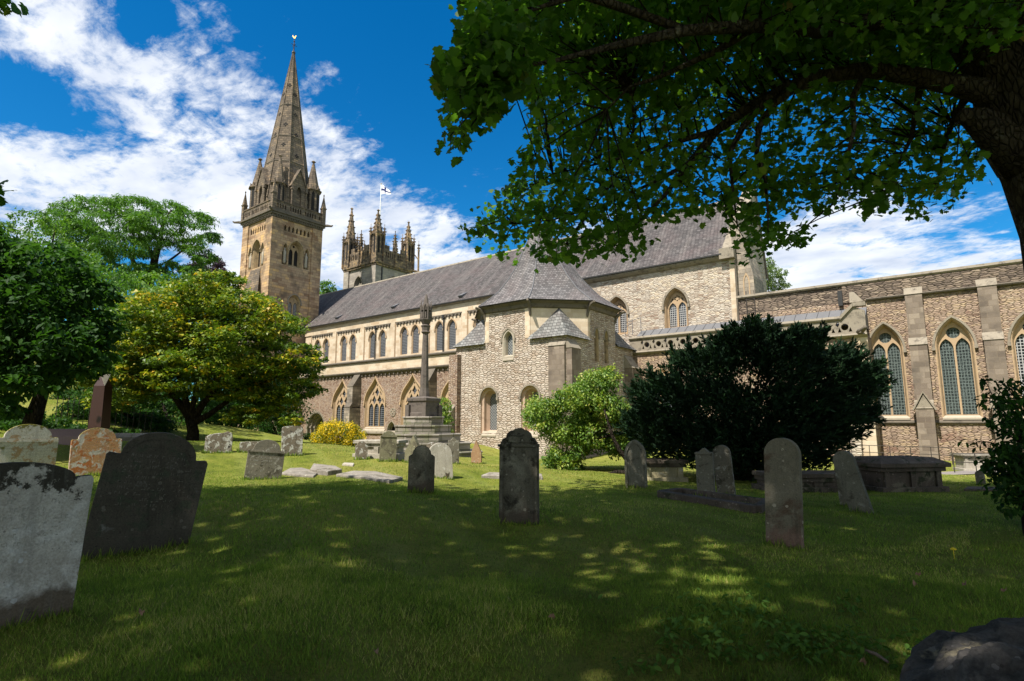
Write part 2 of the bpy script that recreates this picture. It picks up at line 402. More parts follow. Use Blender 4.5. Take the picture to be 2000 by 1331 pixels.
M['ash_spire'] = masonry('spire_ashlar', [(0, (.10, .08, .06)), (.4, (.17, .135, .10)), (.75, (.22, .17, .12)), (1, (.31, .22, .13))],
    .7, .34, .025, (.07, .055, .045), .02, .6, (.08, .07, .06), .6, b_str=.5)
M['ash_jasper'] = masonry('north_tower_ashlar', [(0, (.27, .24, .20)), (.5, (.36, .32, .27)), (1, (.46, .40, .31))],
    .9, .4, .014, (.22, .19, .16), .02, .6, (.14, .12, .10), .5, b_str=.3)
M['carved_dark'] = masonry('dark_carved_stone', [(0, (.09, .07, .055)), (.4, (.19, .145, .10)), (.7, (.30, .22, .14)), (1, (.50, .33, .15))],
    .5, .3, .01, (.06, .05, .04), .1, 2, (.05, .045, .04), .6, b_str=.5)
M['ash_cream'] = masonry('cream_ashlar', [(0, (.46, .34, .22)), (.4, (.57, .46, .33)), (.75, (.62, .52, .39)), (1, (.66, .55, .41))],
    .8, .34, .008, (.50, .40, .27), .01, .5, (.33, .26, .18), .5, b_str=.2)
M['ash_grey'] = masonry('grey_ashlar', [(0, (.17, .15, .12)), (.4, (.29, .25, .20)), (.8, (.38, .32, .25)), (1, (.46, .38, .28))],
    .6, .3, .014, (.16, .13, .10), .03, .8, (.08, .07, .06), .7, b_str=.4)
M['ash_butt'] = masonry('stained_buttress_ashlar', [(0, (.13, .10, .078)), (.4, (.20, .16, .125)), (.8, (.26, .21, .165)), (1, (.33, .27, .205))],
    .62, .36, .012, (.19, .15, .11), .04, .8, (.09, .075, .062), .95, b_str=.4)
M['step_stone'] = masonry('weathered_step_stone', [(0, (.17, .15, .12)), (.4, (.28, .25, .21)), (.8, (.36, .32, .27)), (1, (.42, .38, .31))],
    .95, .48, .018, (.08, .09, .05), .04, .8, (.12, .11, .08), .7, (.20, .20, .12))
def plainstone(name, c1, c2, stain=(.08, .07, .055), amt=.5, sc=1.4):
    m, g, b = newmat(name, .9, .2); co = objco(g)
    col = g.mix(g.noise(co, sc, 5, .65).outputs[0], c1, c2)
    st = g.noise(co, sc*1.7, 5, .7).outputs[0]
    col = g.mix(g.maprange(st, .52, .66, 0, amt), col, stain)
    g.link(col, b.inputs['Base Color']); bump(g, b, g.noise(co, 18, 4, .7).outputs[0], .4, .02); return m
M['dress_gold'] = plainstone('golden_dressed_stone', (.46, .32, .18), (.35, .26, .175), (.22, .165, .11), .65)
M['dress_grey'] = plainstone('grey_coping_stone', (.30, .26, .20), (.20, .17, .13), (.07, .06, .05), .7)
M['dress_dark'] = plainstone('blackened_string_stone', (.16, .135, .10), (.10, .085, .07), (.04, .036, .03), .6)
M['dress_pale'] = plainstone('pale_sill_stone', (.42, .36, .28), (.32, .28, .215), (.24, .25, .19), .6)
M['dress_pink'] = plainstone('pinkish_jamb_stone', (.40, .26, .19), (.50, .39, .28), (.20, .14, .10), .5)
M['dress_tower'] = plainstone('tower_dressing', (.42, .30, .16), (.26, .20, .13), (.08, .065, .05), .7)
M['cross_stone'] = plainstone('cross_shaft_stone', (0.149, 0.124, 0.105), (0.087, 0.074, 0.062), (0.037, 0.031, 0.028), .7, 2.2)
def slate(name, c, scale=1.0, streak=.5, rowh=.2):
    m, g, b = newmat(name, .8, .22); co = objco(g)
    v = wallco(g, co, .01, 1)
    k = brick(g, v, .34*scale, rowh*scale, .022*scale, .5)
    col = g.ramp(k.outputs['Color'], [(0, [x*.62 for x in c]), (.5, c), (1, [min(1, x*1.45) for x in c])])
    mp = g.new('ShaderNodeMapping'); g.link(co, mp.inputs[0]); mp.inputs['Scale'].default_value = (1.3, .12, .12)
    st = g.noise(mp.outputs[0], .9, 5, .7).outputs[0]
    col = g.mix(g.maprange(st, .48, .74, 0, streak), col, (.30, .265, .24))
    col = g.mix(g.maprange(g.noise(co, .45, 4).outputs[0], .45, .7, 0, .4), col, (.13, .09, .085))
    col = g.mix(k.outputs['Fac'], col, [x*.35 for x in c])
    g.link(col, b.inputs['Base Color']); bump(g, b, g.math('SUBTRACT', k.outputs['Color'], g.math('MULTIPLY', k.outputs['Fac'], 1.5)), .6, .03); return m
M['slate'] = slate('purple_grey_slate', (.082, .074, .071), .95, .42)
M['slate_green'] = slate('green_grey_slate', (.16, .16, .15), 1.0, .35, .24)
M['slate_chap'] = slate('chapter_house_slate', (.13, .122, .12), .85, .5, .2)
def simple(name, c, rough=.6, metal=0, spec=.4):
    m, g, b = newmat(name, rough, spec); b.inputs['Base Color'].default_value = (*c, 1); b.inputs['Metallic'].default_value = metal
    return m
def mottled(name, c1, c2, rough=.6, sc=6, metal=0, bs=.2):
    m, g, b = newmat(name, rough, .4); b.inputs['Metallic'].default_value = metal; co = objco(g)
    g.link(g.mix(g.noise(co, sc, 4, .6).outputs[0], c1, c2), b.inputs['Base Color']); bump(g, b, g.noise(co, sc*3, 3).outputs[0], bs, .01); return m
M['lead'] = mottled('lead_sheet', (.15, .15, .155), (.09, .09, .095), .75, 1.5)
M['iron'] = mottled('black_iron', (.02, .02, .02), (.06, .045, .035), .6, 12)
M['gutter'] = mottled('black_gutter', (.015, .015, .015), (.035, .033, .03), .5, 6)
M['gold'] = simple('gilded_metal', (.9, .62, .2), .3, .9)
M['white_paint'] = simple('white_paint', (.8, .8, .8), .5)
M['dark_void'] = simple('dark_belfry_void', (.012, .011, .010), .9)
M['louvre'] = mottled('grey_louvre', (.10, .10, .10), (.05, .05, .05), .8, 4)
def glass(name, base, line, bw, bh, lw=.012, diamond=False, art=0):
    m, g, b = newmat(name, .18, .6); co = objco(g)
    s = g.new('ShaderNodeSeparateXYZ'); g.link(co, s.inputs[0]); c = g.new('ShaderNodeCombineXYZ')
    u = g.math('ADD', s.outputs[0], s.outputs[1])
    if diamond:
        g.link(g.math('ADD', u, s.outputs[2]), c.inputs[0]); g.link(g.math('SUBTRACT', u, s.outputs[2]), c.inputs[1])
    else:
        g.link(u, c.inputs[0]); g.link(s.outputs[2], c.inputs[1])
    k = brick(g, c.outputs[0], bw, bh, lw, 0.0, smooth=.1)
    n = g.noise(co, 5, 3, .7).outputs[0]
    col = g.mix(n, base, [x*.35 for x in base])
    fac = k.outputs['Fac']
    if art:
        vo = g.new('ShaderNodeTexVoronoi', feature='DISTANCE_TO_EDGE'); g.link(co, vo.inputs['Vector']); vo.inputs['Scale'].default_value = 7
        fac = g.math('MAXIMUM', fac, g.math('MULTIPLY', g.math('LESS_THAN', vo.outputs['Distance'], .045), .6))
    col = g.mix(fac, col, line)
    g.link(col, b.inputs['Base Color']); g.link(g.maprange(fac, 0, 1, .15, .7), b.inputs['Roughness'])
    bump(g, b, g.math('ADD', g.math('MULTIPLY', k.outputs['Color'], .6), n), .15, .02); return m
M['gl_cler'] = glass('leaded_glass_with_bars', (.032, .036, .045), (.20, .20, .205), .17, .19, .017)
M['gl_aisle'] = glass('aisle_leaded_glass', (.032, .038, .05), (.17, .18, .20), .6, .22, .022)
M['gl_choir'] = glass('square_leaded_glass', (.014, .015, .018), (.34, .34, .33), .17, .19, .024)
M['gl_stain'] = glass('stained_glass_behind_mesh', (.028, .036, .036), (.11, .14, .13), .16, .2, .016, art=1)
M['gl_diam'] = glass('diamond_leaded_glass', (.06, .07, .08), (.33, .33, .31), .22, .22, .02, True)
def leafmat(name, stops, trans=.35, rough=.5, dark=1.0, spec=.35):
    m = bpy.data.materials.new(name); m.use_nodes = True; g = NT(m.node_tree); g.n.clear()
    at = g.new('ShaderNodeAttribute', attribute_name='v')
    col = g.ramp(at.outputs['Fac'], [(p, tuple(x*dark for x in c)) for p, c in stops])
    p = g.new('ShaderNodeBsdfPrincipled'); g.link(col, p.inputs['Base Color']); p.inputs['Roughness'].default_value = rough
    p.inputs['Specular IOR Level'].default_value = spec
    t = g.new('ShaderNodeBsdfTranslucent'); g.link(g.mix(1.0, col, (1.5, 1.65, .7), 'MULTIPLY'), t.inputs[0])
    mx = g.new('ShaderNodeMixShader'); mx.inputs[0].default_value = trans
    g.link(p.outputs[0], mx.inputs[1]); g.link(t.outputs[0], mx.inputs[2])
    o = g.new('ShaderNodeOutputMaterial'); g.link(mx.outputs[0], o.inputs[0]); return m
M['lf_syc'] = leafmat('sycamore_leaf', [(0, (.042, .092, .012)), (.5, (.075, .16, .018)), (.85, (.14, .25, .027)), (.93, (.17, .27, .035)), (.97, (.26, .22, .06)), (1, (.20, .14, .05))], .56, .5, spec=.3)
M['lf_dark'] = leafmat('broad_dark_leaf', [(0, (.013, .036, .008)), (.5, (.024, .066, .011)), (1, (.055, .13, .02))], .35, .6, spec=.15)
M['lf_maple'] = leafmat('yellow_maple_leaf', [(0, (.04, .08, .012)), (.5, (.095, .16, .016)), (.74, (.24, .27, .02)), (.88, (.46, .36, .025)), (1, (.55, .25, .03))], .28)
M['lf_acacia'] = leafmat('feathery_leaf', [(0, (.035, .09, .015)), (.6, (.075, .17, .025)), (1, (.13, .24, .035))], .35)
M['lf_mid'] = leafmat('mid_green_leaf', [(0, (.03, .08, .012)), (.5, (.07, .16, .02)), (1, (.17, .27, .03))], .35)
M['lf_beech'] = leafmat('copper_beech_leaf', [(0, (.012, .008, .014)), (.6, (.035, .016, .03)), (1, (.06, .03, .04))], .2)
M['lf_yew'] = leafmat('yew_needle', [(0, (.006, .014, .007)), (.6, (.011, .027, .012)), (1, (.022, .055, .018))], .1, .7, spec=.1)
M['lf_shrub'] = leafmat('fresh_shrub_leaf', [(0, (.05, .11, .02)), (.45, (.12, .21, .035)), (.75, (.26, .33, .05)), (1, (.40, .32, .10))], .3)
M['lf_birch'] = leafmat('birch_leaf', [(0, (.06, .11, .03)), (1, (.17, .23, .07))], .3)
M['lf_yellow'] = leafmat('yellow_flower_shrub_leaf', [(0, (.05, .09, .01)), (.5, (.13, .17, .012)), (.56, (.60, .42, .006)), (1, (.80, .56, .008))], .25)
M['lf_ground'] = leafmat('ground_plant_leaf', [(0, (.05, .11, .02)), (1, (.12, .22, .04))], .3, .8, spec=.08)
M['lf_rose'] = leafmat('rose_bed_leaf', [(0, (.04, .10, .015)), (.86, (.12, .24, .04)), (.88, (.65, .10, .18)), (.95, (.8, .3, .4)), (1, (.75, .08, .05))], .25)
M['grass'] = leafmat('grass_blade', [(0, (.08, .085, .028)), (.2, (.08, .14, .02)), (.55, (.17, .25, .036)), (.85, (.30, .36, .06)), (1, (.46, .39, .16))], .4, .6, spec=.15)
def barkmat(name, c1, c2, sc=6, patch=None):
    m, g, b = newmat(name, .95, .1); co = objco(g)
    mp = g.new('ShaderNodeMapping'); g.link(co, mp.inputs[0]); mp.inputs['Scale'].default_value = (1, 1, .35)
    vo = g.new('ShaderNodeTexVoronoi', feature='DISTANCE_TO_EDGE'); g.link(mp.outputs[0], vo.inputs[0]); vo.inputs['Scale'].default_value = sc*1.6
    n = g.noise(mp.outputs[0], sc, 6, .7, .5).outputs[0]
    col = g.mix(g.maprange(n, .35, .65), c1, c2)
    if patch: col = g.mix(g.maprange(g.noise(co, 3.5, 4, .6).outputs[0], .62, .68, 0, .8), col, patch)
    col = g.mix(g.maprange(g.math('ADD', vo.outputs['Distance'], g.math('MULTIPLY', n, .25)), .08, .2, .6, 0), col, [x*.3 for x in c1])
    g.link(col, b.inputs['Base Color']); bump(g, b, g.math('ADD', g.math('MULTIPLY', n, 1.0), g.maprange(vo.outputs['Distance'], 0, .15)), 1.0, .05); return m
M['bark'] = barkmat('sycamore_bark', (.045, .034, .025), (.09, .07, .052), 9, (.17, .15, .12))
M['bark_dark'] = barkmat('dark_bark', (.018, .014, .011), (.05, .04, .03), 9)
def turf():
    m, g, b = newmat('lawn_turf', .95, .1); co = objco(g)
    big = g.noise(co, .35, 5, .6).outputs[0]; mid = g.noise(co, 2.2, 4, .65).outputs[0]; fine = g.noise(co, 38, 5, .75).outputs[0]
    col = g.ramp(mid, [(.3, (.10, .13, .022)), (.5, (.18, .21, .032)), (.7, (.26, .265, .05))])
    col = g.mix(g.maprange(big, .42, .66, 0, .8), col, (.30, .27, .07))
    col = g.mix(.75, col, g.ramp(fine, [(.28, (.3, .33, .25)), (.7, (1.25, 1.25, 1.1))]), 'MULTIPLY')
    # faint mowing stripes running across the churchyard
    s = g.new('ShaderNodeSeparateXYZ'); g.link(co, s.inputs[0])
    w = g.math('SINE', g.math('ADD', g.math('MULTIPLY', g.math('ADD', g.math('MULTIPLY', s.outputs[0], .45), s.outputs[1]), 5.2), g.math('MULTIPLY', mid, 5)))
    col = g.mix(g.maprange(w, .2, .9, 0, .35), col, (.25, .27, .07))
    g.link(col, b.inputs['Base Color']); bump(g, b, g.math('ADD', fine, g.math('MULTIPLY', mid, 2)), .9, .06); return m
M['turf'] = turf()
M['path'] = mottled('tarmac_path', (.16, .14, .13), (.24, .21, .19), .9, 9)
def lichen(name, base1, base2, l1=None, a1=(.5, .56), s1=3, l2=None, a2=(.55, .6), s2=6, moss=None, mossz=.1, carve=0, foot=None, rough=.92):
    m, g, b = newmat(name, rough, .15); co = objco(g)
    col = g.mix(g.maprange(g.noise(co, 2.2, 5, .65).outputs[0], .35, .65), base1, base2)
    f = g.noise(co, 60, 3, .7).outputs[0]
    if l1: col = g.mix(g.maprange(g.noise(g.vmath('ADD', co, (3.1, 0, 7)).outputs[0], s1, 6, .68, .4).outputs[0], *a1), col, l1)
    if l2: col = g.mix(g.maprange(g.noise(g.vmath('ADD', co, (9.1, 4, 1)).outputs[0], s2, 5, .62, .3).outputs[0], *a2), col, l2)
    s = g.new('ShaderNodeSeparateXYZ'); g.link(co, s.inputs[0])
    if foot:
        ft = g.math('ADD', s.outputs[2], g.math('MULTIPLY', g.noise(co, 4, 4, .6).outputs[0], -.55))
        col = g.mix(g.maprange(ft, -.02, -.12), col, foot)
    if moss:
        geo = g.new('ShaderNodeNewGeometry'); sn = g.new('ShaderNodeSeparateXYZ'); g.link(geo.outputs['Normal'], sn.inputs[0])
        mv = g.math('ADD', g.math('MULTIPLY', sn.outputs[2], .5), g.noise(co, 7, 4).outputs[0])
        col = g.mix(g.maprange(mv, .62, .72), col, moss)
        tz = g.math('ADD', g.math('SUBTRACT', s.outputs[2], mossz), g.math('MULTIPLY', g.math('SUBTRACT', g.noise(co, 4.5, 6, .75).outputs[0], .5), 1.7))
        col = g.mix(g.maprange(tz, 0, .08), col, moss)
    # vertical weather streaks, pale lichen rosettes and dark pits
    mv = g.new('ShaderNodeMapping'); g.link(co, mv.inputs[0]); mv.inputs['Scale'].default_value = (9, 9, .9)
    stv = g.noise(mv.outputs[0], 1.0, 5, .7).outputs[0]
    col = g.mix(g.maprange(stv, .5, .72, 0, .5), col, [x*.38 for x in base1])
    for (sc_, c_, th_, am_) in ((13, [min(.62, x*2.1+.05) for x in base1], .30, .55), (27, [x*.3 for x in base1], .24, .6)):
        vo = g.new('ShaderNodeTexVoronoi', feature='F1'); g.link(co, vo.inputs['Vector']); vo.inputs['Scale'].default_value = sc_
        cs = g.new('ShaderNodeSeparateColor'); g.link(vo.outputs['Color'], cs.inputs[0])
        rad = g.math('MULTIPLY', g.maprange(cs.outputs[0], .55, 1.0), th_)
        dd_ = g.math('ADD', vo.outputs['Distance'], g.math('MULTIPLY', g.math('SUBTRACT', g.noise(co, sc_*3, 3).outputs[0], .5), .25))
        col = g.mix(g.math('MULTIPLY', g.math('LESS_THAN', dd_, rad), am_), col, c_)
    col = g.mix(.6, col, g.ramp(f, [(.3, (.45, .45, .44)), (.7, (1.2, 1.2, 1.2))]), 'MULTIPLY')
    h = g.math('ADD', g.math('MULTIPLY', f, .4), g.noise(co, 9, 5, .7).outputs[0])
    if carve:
        # shallow worn lines of lettering
        row = g.math('FRACT', g.math('MULTIPLY', s.outputs[2], 15.0))
        inrow = g.math('MULTIPLY', g.math('GREATER_THAN', row, .3), g.math('LESS_THAN', row, .68))
        c3 = g.new('ShaderNodeCombineXYZ'); g.link(g.math('MULTIPLY', g.math('ADD', s.outputs[0], s.outputs[1]), 42), c3.inputs[0])
        g.link(g.math('MULTIPLY', s.outputs[2], 30), c3.inputs[1])
        let = g.math('GREATER_THAN', g.noise(c3.outputs[0], 1.0, 2).outputs[0], .56)
        let = g.math('MULTIPLY', g.math('MULTIPLY', let, inrow), g.math('GREATER_THAN', s.outputs[2], .42))
        h = g.math('SUBTRACT', h, g.math('MULTIPLY', let, carve))
        col = g.mix(g.math('MULTIPLY', let, .4), col, [x*.45 for x in base1])
    g.link(col, b.inputs['Base Color']); bump(g, b, h, .7, .015); return m
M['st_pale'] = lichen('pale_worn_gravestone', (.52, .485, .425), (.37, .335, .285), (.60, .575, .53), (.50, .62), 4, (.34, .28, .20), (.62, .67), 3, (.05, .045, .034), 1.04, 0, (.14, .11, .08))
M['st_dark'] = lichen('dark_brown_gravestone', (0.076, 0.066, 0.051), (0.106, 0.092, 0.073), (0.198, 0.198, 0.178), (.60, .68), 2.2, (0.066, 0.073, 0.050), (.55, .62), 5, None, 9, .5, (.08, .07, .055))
M['st_orange'] = lichen('orange_lichened_gravestone', (.58, .53, .46), (.48, .42, .36), (.46, .25, .12), (.47, .52), 5, (.42, .15, .05), (.54, .58), 8, (.16, .14, .03), .98, .4)
M['st_cream'] = lichen('cream_lichened_gravestone', (.60, .56, .49), (.50, .45, .38), (.42, .28, .16), (.54, .58), 4, (.58, .55, .50), (.55, .6), 9, (.18, .16, .03), .98, .4)
M['st_grey'] = lichen('grey_lichened_gravestone', (0.204, 0.183, 0.140), (0.145, 0.132, 0.102), (0.357, 0.340, 0.289), (.56, .62), 6, (0.076, 0.068, 0.047), (.56, .62), 4, None, 9, .4)
M['st_green'] = lichen('greenish_gravestone', (0.230, 0.212, 0.136), (0.170, 0.162, 0.098), (0.119, 0.106, 0.072), (.52, .6), 4, (0.323, 0.315, 0.230), (.62, .66), 6, None, 9, .3)
M['st_white'] = lichen('whitish_gravestone', (.46, .42, .35), (.37, .34, .28), (.08, .065, .045), (.62, .65), 2.6, (.62, .59, .53), (.6, .66), 6)
M['st_brown'] = lichen('brown_gravestone', (.36, .22, .12), (.27, .165, .095), (.36, .33, .26), (.6, .66), 5)
M['st_mottle'] = lichen('white_spotted_gravestone', (.18, .145, .11), (.24, .20, .15), (.60, .58, .53), (.50, .56), 6, (.08, .07, .06), (.60, .64), 9)
M['st_mid'] = lichen('tall_weathered_gravestone', (0.163, 0.146, 0.109), (0.105, 0.095, 0.071), (0.258, 0.241, 0.184), (.50, .66), 2.2, (0.041, 0.037, 0.027), (.54, .64), 4, (.05, .045, .035), 1.38, 0, (.10, .08, .06))
M['st_round'] = lichen('tall_round_gravestone', (0.232, 0.204, 0.152), (0.152, 0.136, 0.096), (0.320, 0.288, 0.216), (.56, .66), 3, (0.128, 0.088, 0.060), (.50, .60), 2, None, 9, 0, (.22, .14, .105))
M['st_dim'] = lichen('dull_gravestone', (0.158, 0.145, 0.109), (0.211, 0.198, 0.155), (0.086, 0.076, 0.056), (.55, .62), 3, (0.277, 0.271, 0.224), (.6, .68), 5)  # muted grey-brown base with darker and paler lichen
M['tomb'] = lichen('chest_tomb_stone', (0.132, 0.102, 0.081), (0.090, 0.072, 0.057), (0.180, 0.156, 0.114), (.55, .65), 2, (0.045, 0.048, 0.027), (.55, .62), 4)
M['tomb_yellow'] = lichen('yellowish_tomb_stone', (.42, .36, .22), (.33, .29, .18), (.46, .43, .35), (.55, .65), 3, (.18, .17, .09), (.6, .66), 5)  # yellow-buff base colour
M['tomb_pale'] = lichen('pale_tomb_stone', (.45, .41, .34), (.36, .32, .26), (.2, .18, .14), (.58, .66), 3)
M['slab'] = lichen('ledger_stone', (.30, .265, .22), (.22, .195, .165), (.36, .33, .28), (.55, .65), 4, (.14, .125, .09), (.58, .64), 3)
M['granite'] = mottled('red_granite', (.055, .022, .016), (.03, .015, .012), .35, 30)
M['granite_pink'] = mottled('pink_grey_granite', (.30, .19, .19), (.20, .13, .13), .5, 25)
M['rock'] = lichen('dark_boulder', (.06, .055, .052), (.10, .093, .088), (.19, .165, .115), (.56, .62), 4, (.04, .038, .038), (.50, .60), 9)

# ------------------------------------------------------------------ ground
def make_ground():
    t = np.linspace(-1, 1, 321); rr = np.sinh(t*5.2)/np.sinh(5.2)*1500
    t2 = np.linspace(0, 1, 420); dd = -60 + (np.sinh((t2-.22)*6.0)-np.sinh(-.22*6))/(np.sinh(.78*6)-np.sinh(-.22*6))*1560
    RR, DD = np.meshgrid(rr, dd)
    Z = gz_rd(RR, DD)
    X = RR*RT[0] + DD*FW[0]; Y = RR*RT[1] + DD*FW[1]
    V = np.stack([X, Y, Z], -1).reshape(-1, 3); n, m = X.shape
    idx = np.arange(n*m).reshape(n, m)
    Fc = np.stack([idx[:-1, :-1], idx[:-1, 1:], idx[1:, 1:], idx[1:, :-1]], -1).reshape(-1, 4)
    me = bpy.data.meshes.new('ground'); me.from_pydata(V.tolist(), [], Fc.tolist()); finish_mesh(me, M['turf'], True)
    o = bpy.data.objects.new('ground', me); COL.objects.link(o); o['kind'] = 'structure'
make_ground()
def ribbon(name, pts, width, mat, dz=.02):
    mb = MB(); P = []
    for i, (r, d) in enumerate(pts):
        a = Vector(pts[max(i-1, 0)]); c = Vector(pts[min(i+1, len(pts)-1)]); t = (c-a).normalized(); nrm = Vector((-t.y, t.x))*width/2
        row = []
        for k in range(5):
            q = Vector((r, d)) + nrm*(k-2)/2; x, y = rd(q.x, q.y); row.append((x, y, float(gz(x, y))+dz+.015))
        P.append(row)
    vs = [p for r_ in P for p in r_]
    mb.add(vs, [(i*5+k, i*5+k+1, (i+1)*5+k+1, (i+1)*5+k) for i in range(len(P)-1) for k in range(4)])
    o = single(name, mb, mat, (0, 0, 0), kind='structure'); return o
ribbon('path', [(19+i*1.0, 27.0+i*.35) for i in range(0, 24)], 1.3, M['path'])

# ------------------------------------------------------------------ architecture helpers
def frS(Y): return lambda u, v, w: (u, Y+w, v)
def frE(X): return lambda u, v, w: (X-w, u, v)
q2 = math.sqrt(.5)
def frD(cx, cy): return lambda u, v, w: (cx+(u-w)*q2, cy+(u+w)*q2, v)
def rect(u0, u1, v0, v1): return [(u0, v0), (u1, v0), (u1, v1), (u0, v1)]
def arch(cx, w, zb, zs, zt, n=7):
    """pointed arch outline, counter-clockwise"""
    h = zt-zs; hw = w/2; Rr = (h*h+hw*hw)/w
    a1 = math.atan2(h, Rr-hw) if Rr > hw else math.pi/2
    rt = []
    for i in range(n+1):
        a = a1*i/n; rt.append((cx + (hw-Rr) + Rr*math.cos(a), zs + Rr*math.sin(a)))
    lf = [(2*cx-x, z) for (x, z) in reversed(rt[:-1])]
    return [(cx-hw, zb), (cx+hw, zb)] + rt + lf
def rarch(cx, w, zb, zs, n=12):
    hw = w/2
    return [(cx-hw, zb), (cx+hw, zb)] + [(cx+hw*math.cos(math.pi*i/n), zs+hw*math.sin(math.pi*i/n)) for i in range(n+1)]
def ogee(cx, w, zb, zs, zt, n=6):
    h = zt-zs; hw = w/2; rt = []
    P = [(hw, 0), (hw, h*.52), (hw*.36, h*.60), (0, h)]
    for i in range(2*n+1):
        t = i/(2*n); a = [(1-t)**3, 3*t*(1-t)**2, 3*t*t*(1-t), t**3]
        rt.append((cx+sum(a[k]*P[k][0] for k in range(4)), zs+sum(a[k]*P[k][1] for k in range(4))))
    lf = [(2*cx-x, z) for (x, z) in reversed(rt[:-1])]
    return [(cx-hw, zb), (cx+hw, zb)] + rt + lf
def circ(cx, cz, r, n=14): return [(cx+r*math.cos(2*math.pi*i/n), cz+r*math.sin(2*math.pi*i/n)) for i in range(n)]
def diamond(cx, cz, a, b_): return [(cx, cz-b_), (cx+a*.55, cz-b_*.35), (cx+a, cz), (cx+a*.55, cz+b_*.35), (cx, cz+b_), (cx-a*.55, cz+b_*.35), (cx-a, cz), (cx-a*.55, cz-b_*.35)]

def window(parent, name, fr, gen, steps, holes, frame_mat, glass_mat, hood=.12, hood_out=.07, hood_mat=None, band=0, band_mat=None, spring=None, sill=None):
    """gen(i) -> outline inset by i; steps [(inset, depth)...]; the last carries tracery and glass. Returns the hole outline for the wall."""
    mb = MB(); A = gen(0); a_w = 0
    if band:      # dressed stone surround laid 2 cm proud of the rubble
        mb.plate(fr, gen(-band), [gen(0)], -.02, .04)
    for (i, w) in steps:
        B = gen(i); mb.splay(fr, A, a_w, B, w); A, a_w = B, w
    if holes is not None:
        mb.plate(fr, gen(steps[-1][0]-.01), holes, a_w-.12, a_w-.01)
    f = part(name, mb, frame_mat, parent)
    mg = MB(); G = gen(steps[-1][0]-.02)
    tr = tessellate_polygon([[Vector((u, v, 0)) for u, v in G]]); mg.add([fr(u, v, a_w+.02) for u, v in G], [tuple(t) for t in tr])
    part('glass', mg, glass_mat, f)
    if hood:
        mh = MB(); o1 = gen(-hood-band); o0 = gen(-band if band else 0)
        k = [i for i, (u, v) in enumerate(o0) if v >= spring-1e-6]
        up_o = [o1[i] for i in k]; up_i = [o0[i] for i in k]
        n = len(k); vs = [fr(u, v, -hood_out) for u, v in up_o] + [fr(u, v, -hood_out) for u, v in up_i] + [fr(u, v, .02) for u, v in up_o] + [fr(u, v, .0) for u, v in up_i]
        fs = []
        for i in range(n-1):
            fs += [(i, i+1, n+i+1, n+i), (i, i+1, 2*n+i+1, 2*n+i), (n+i, n+i+1, 3*n+i+1, 3*n+i)]
        fs += [(0, n, 3*n, 2*n), (n-1, 2*n-1, 4*n-1, 3*n-1)]
        mh.add(vs, fs)
        for s_ in (k[0], k[-1]):
            u, v = o1[s_]; u2, v2 = o0[s_]; uc = (u+u2)/2
            mh.fbox(fr, uc-hood*.7, uc+hood*.7, v-hood*1.6, v+.02, -hood_out*1.5, 0)
        part('hood_mould', mh, hood_mat or frame_mat, f)
    if sill:
        ms = MB(); u0, u1, z0, z1, out = sill
        ms.add([fr(u0, z0, -out), fr(u1, z0, -out), fr(u1, z1, .15), fr(u0, z1, .15), fr(u0, z0-.12, -out), fr(u1, z0-.12, -out), fr(u0, z0-.12, .02), fr(u1, z0-.12, .02)],
               [(0, 1, 2, 3), (0, 1, 5, 4), (4, 5, 7, 6), (0, 3, 6, 4), (1, 2, 7, 5)])
        part('sill', ms, M['dress_pale'], f)
    return gen(0)

# ------------------------------------------------------------------ the cathedral
CA = empty('cathedral', (-30, 45, -.9), 'long medieval stone cathedral with slate roofs, tall spire and pinnacled tower', 'cathedral')
YC, YR, YA, YN = 46.2, 54.0, 41.0, 56.2
ZE = 15.0
XG = -13.1            # east gable
# --- clerestory wall, with paired lancets in 6 m bays
fr = frS(YC); holes = []
bays = [-69.5 + 6.02*i for i in range(8)]
for k, bx in enumerate(bays):
    if bx > -30: continue
    for s in (-1, 1):
        cx = bx + s*1.0
        gen = lambda i, cx=cx: arch(cx, 1.3-2*i, 9.8+i*.5, 12.35, 13.3-i*1.15, 6)
        holes.append(window(CA, 'clerestory_window', fr, gen, [(.10, .10), (.13, .18)], None, M['dress_gold'], M['gl_cler'], .12, .08, M['dress_gold'], spring=12.35))
mb = MB()
mb.plate(fr, rect(-73.6, -27.5, 7.0, ZE), holes, 0, .5, hole_sides=False)
part('clerestory_wall', mb, M['ash_cream'], CA)
for k, bx in enumerate(bays):
    if bx > -30: continue
    e = bx + 3.01; mb = MB()
    mb.fbox(fr, e-.42, e+.42, 8.6, 13.95, -.14, 0); part('clerestory_pilaster', mb, M['ash_cream'], CA, bevel=.02)
mb = MB(); mb.fbox(fr, -73.6, -27.5, 13.96, ZE-.02, -.13, 0)
part('eaves_band', mb, M['ash_cream'], CA)
for k, bx in enumerate(bays):       # frieze of little corbels under the upper band
    if bx > -30: continue
    mb = MB()
    for j in range(9):
        u = bx-2.35+j*.56; mb.fbox(fr, u, u+.26, 13.60, 13.94, -.17, 0); mb.fbox(fr, u+.26, u+.56, 13.80, 13.94, -.15, 0)
    part('corbel_frieze', mb, M['dress_dark'], CA)
for k, bx in enumerate(bays):
    if bx > -30: continue
    for s in (-1, 1): mb = MB(); mb.fbox(fr, bx+s*2.56-.06, bx+s*2.56+.06, 9.3, 13.9, -.07, 0); part('bay_shaft', mb, M['dress_gold'], CA)
for x in (-57.7, -45.6):
    mb = MB(); mb.tube([(x, YC-.16, 8.8), (x, YC-.16, 13.8)], .07, 6); mb.box(x-.16, YC-.3, 13.5, x+.16, YC-.02, 13.9)
    part('downpipe', mb, M['gutter'], CA)
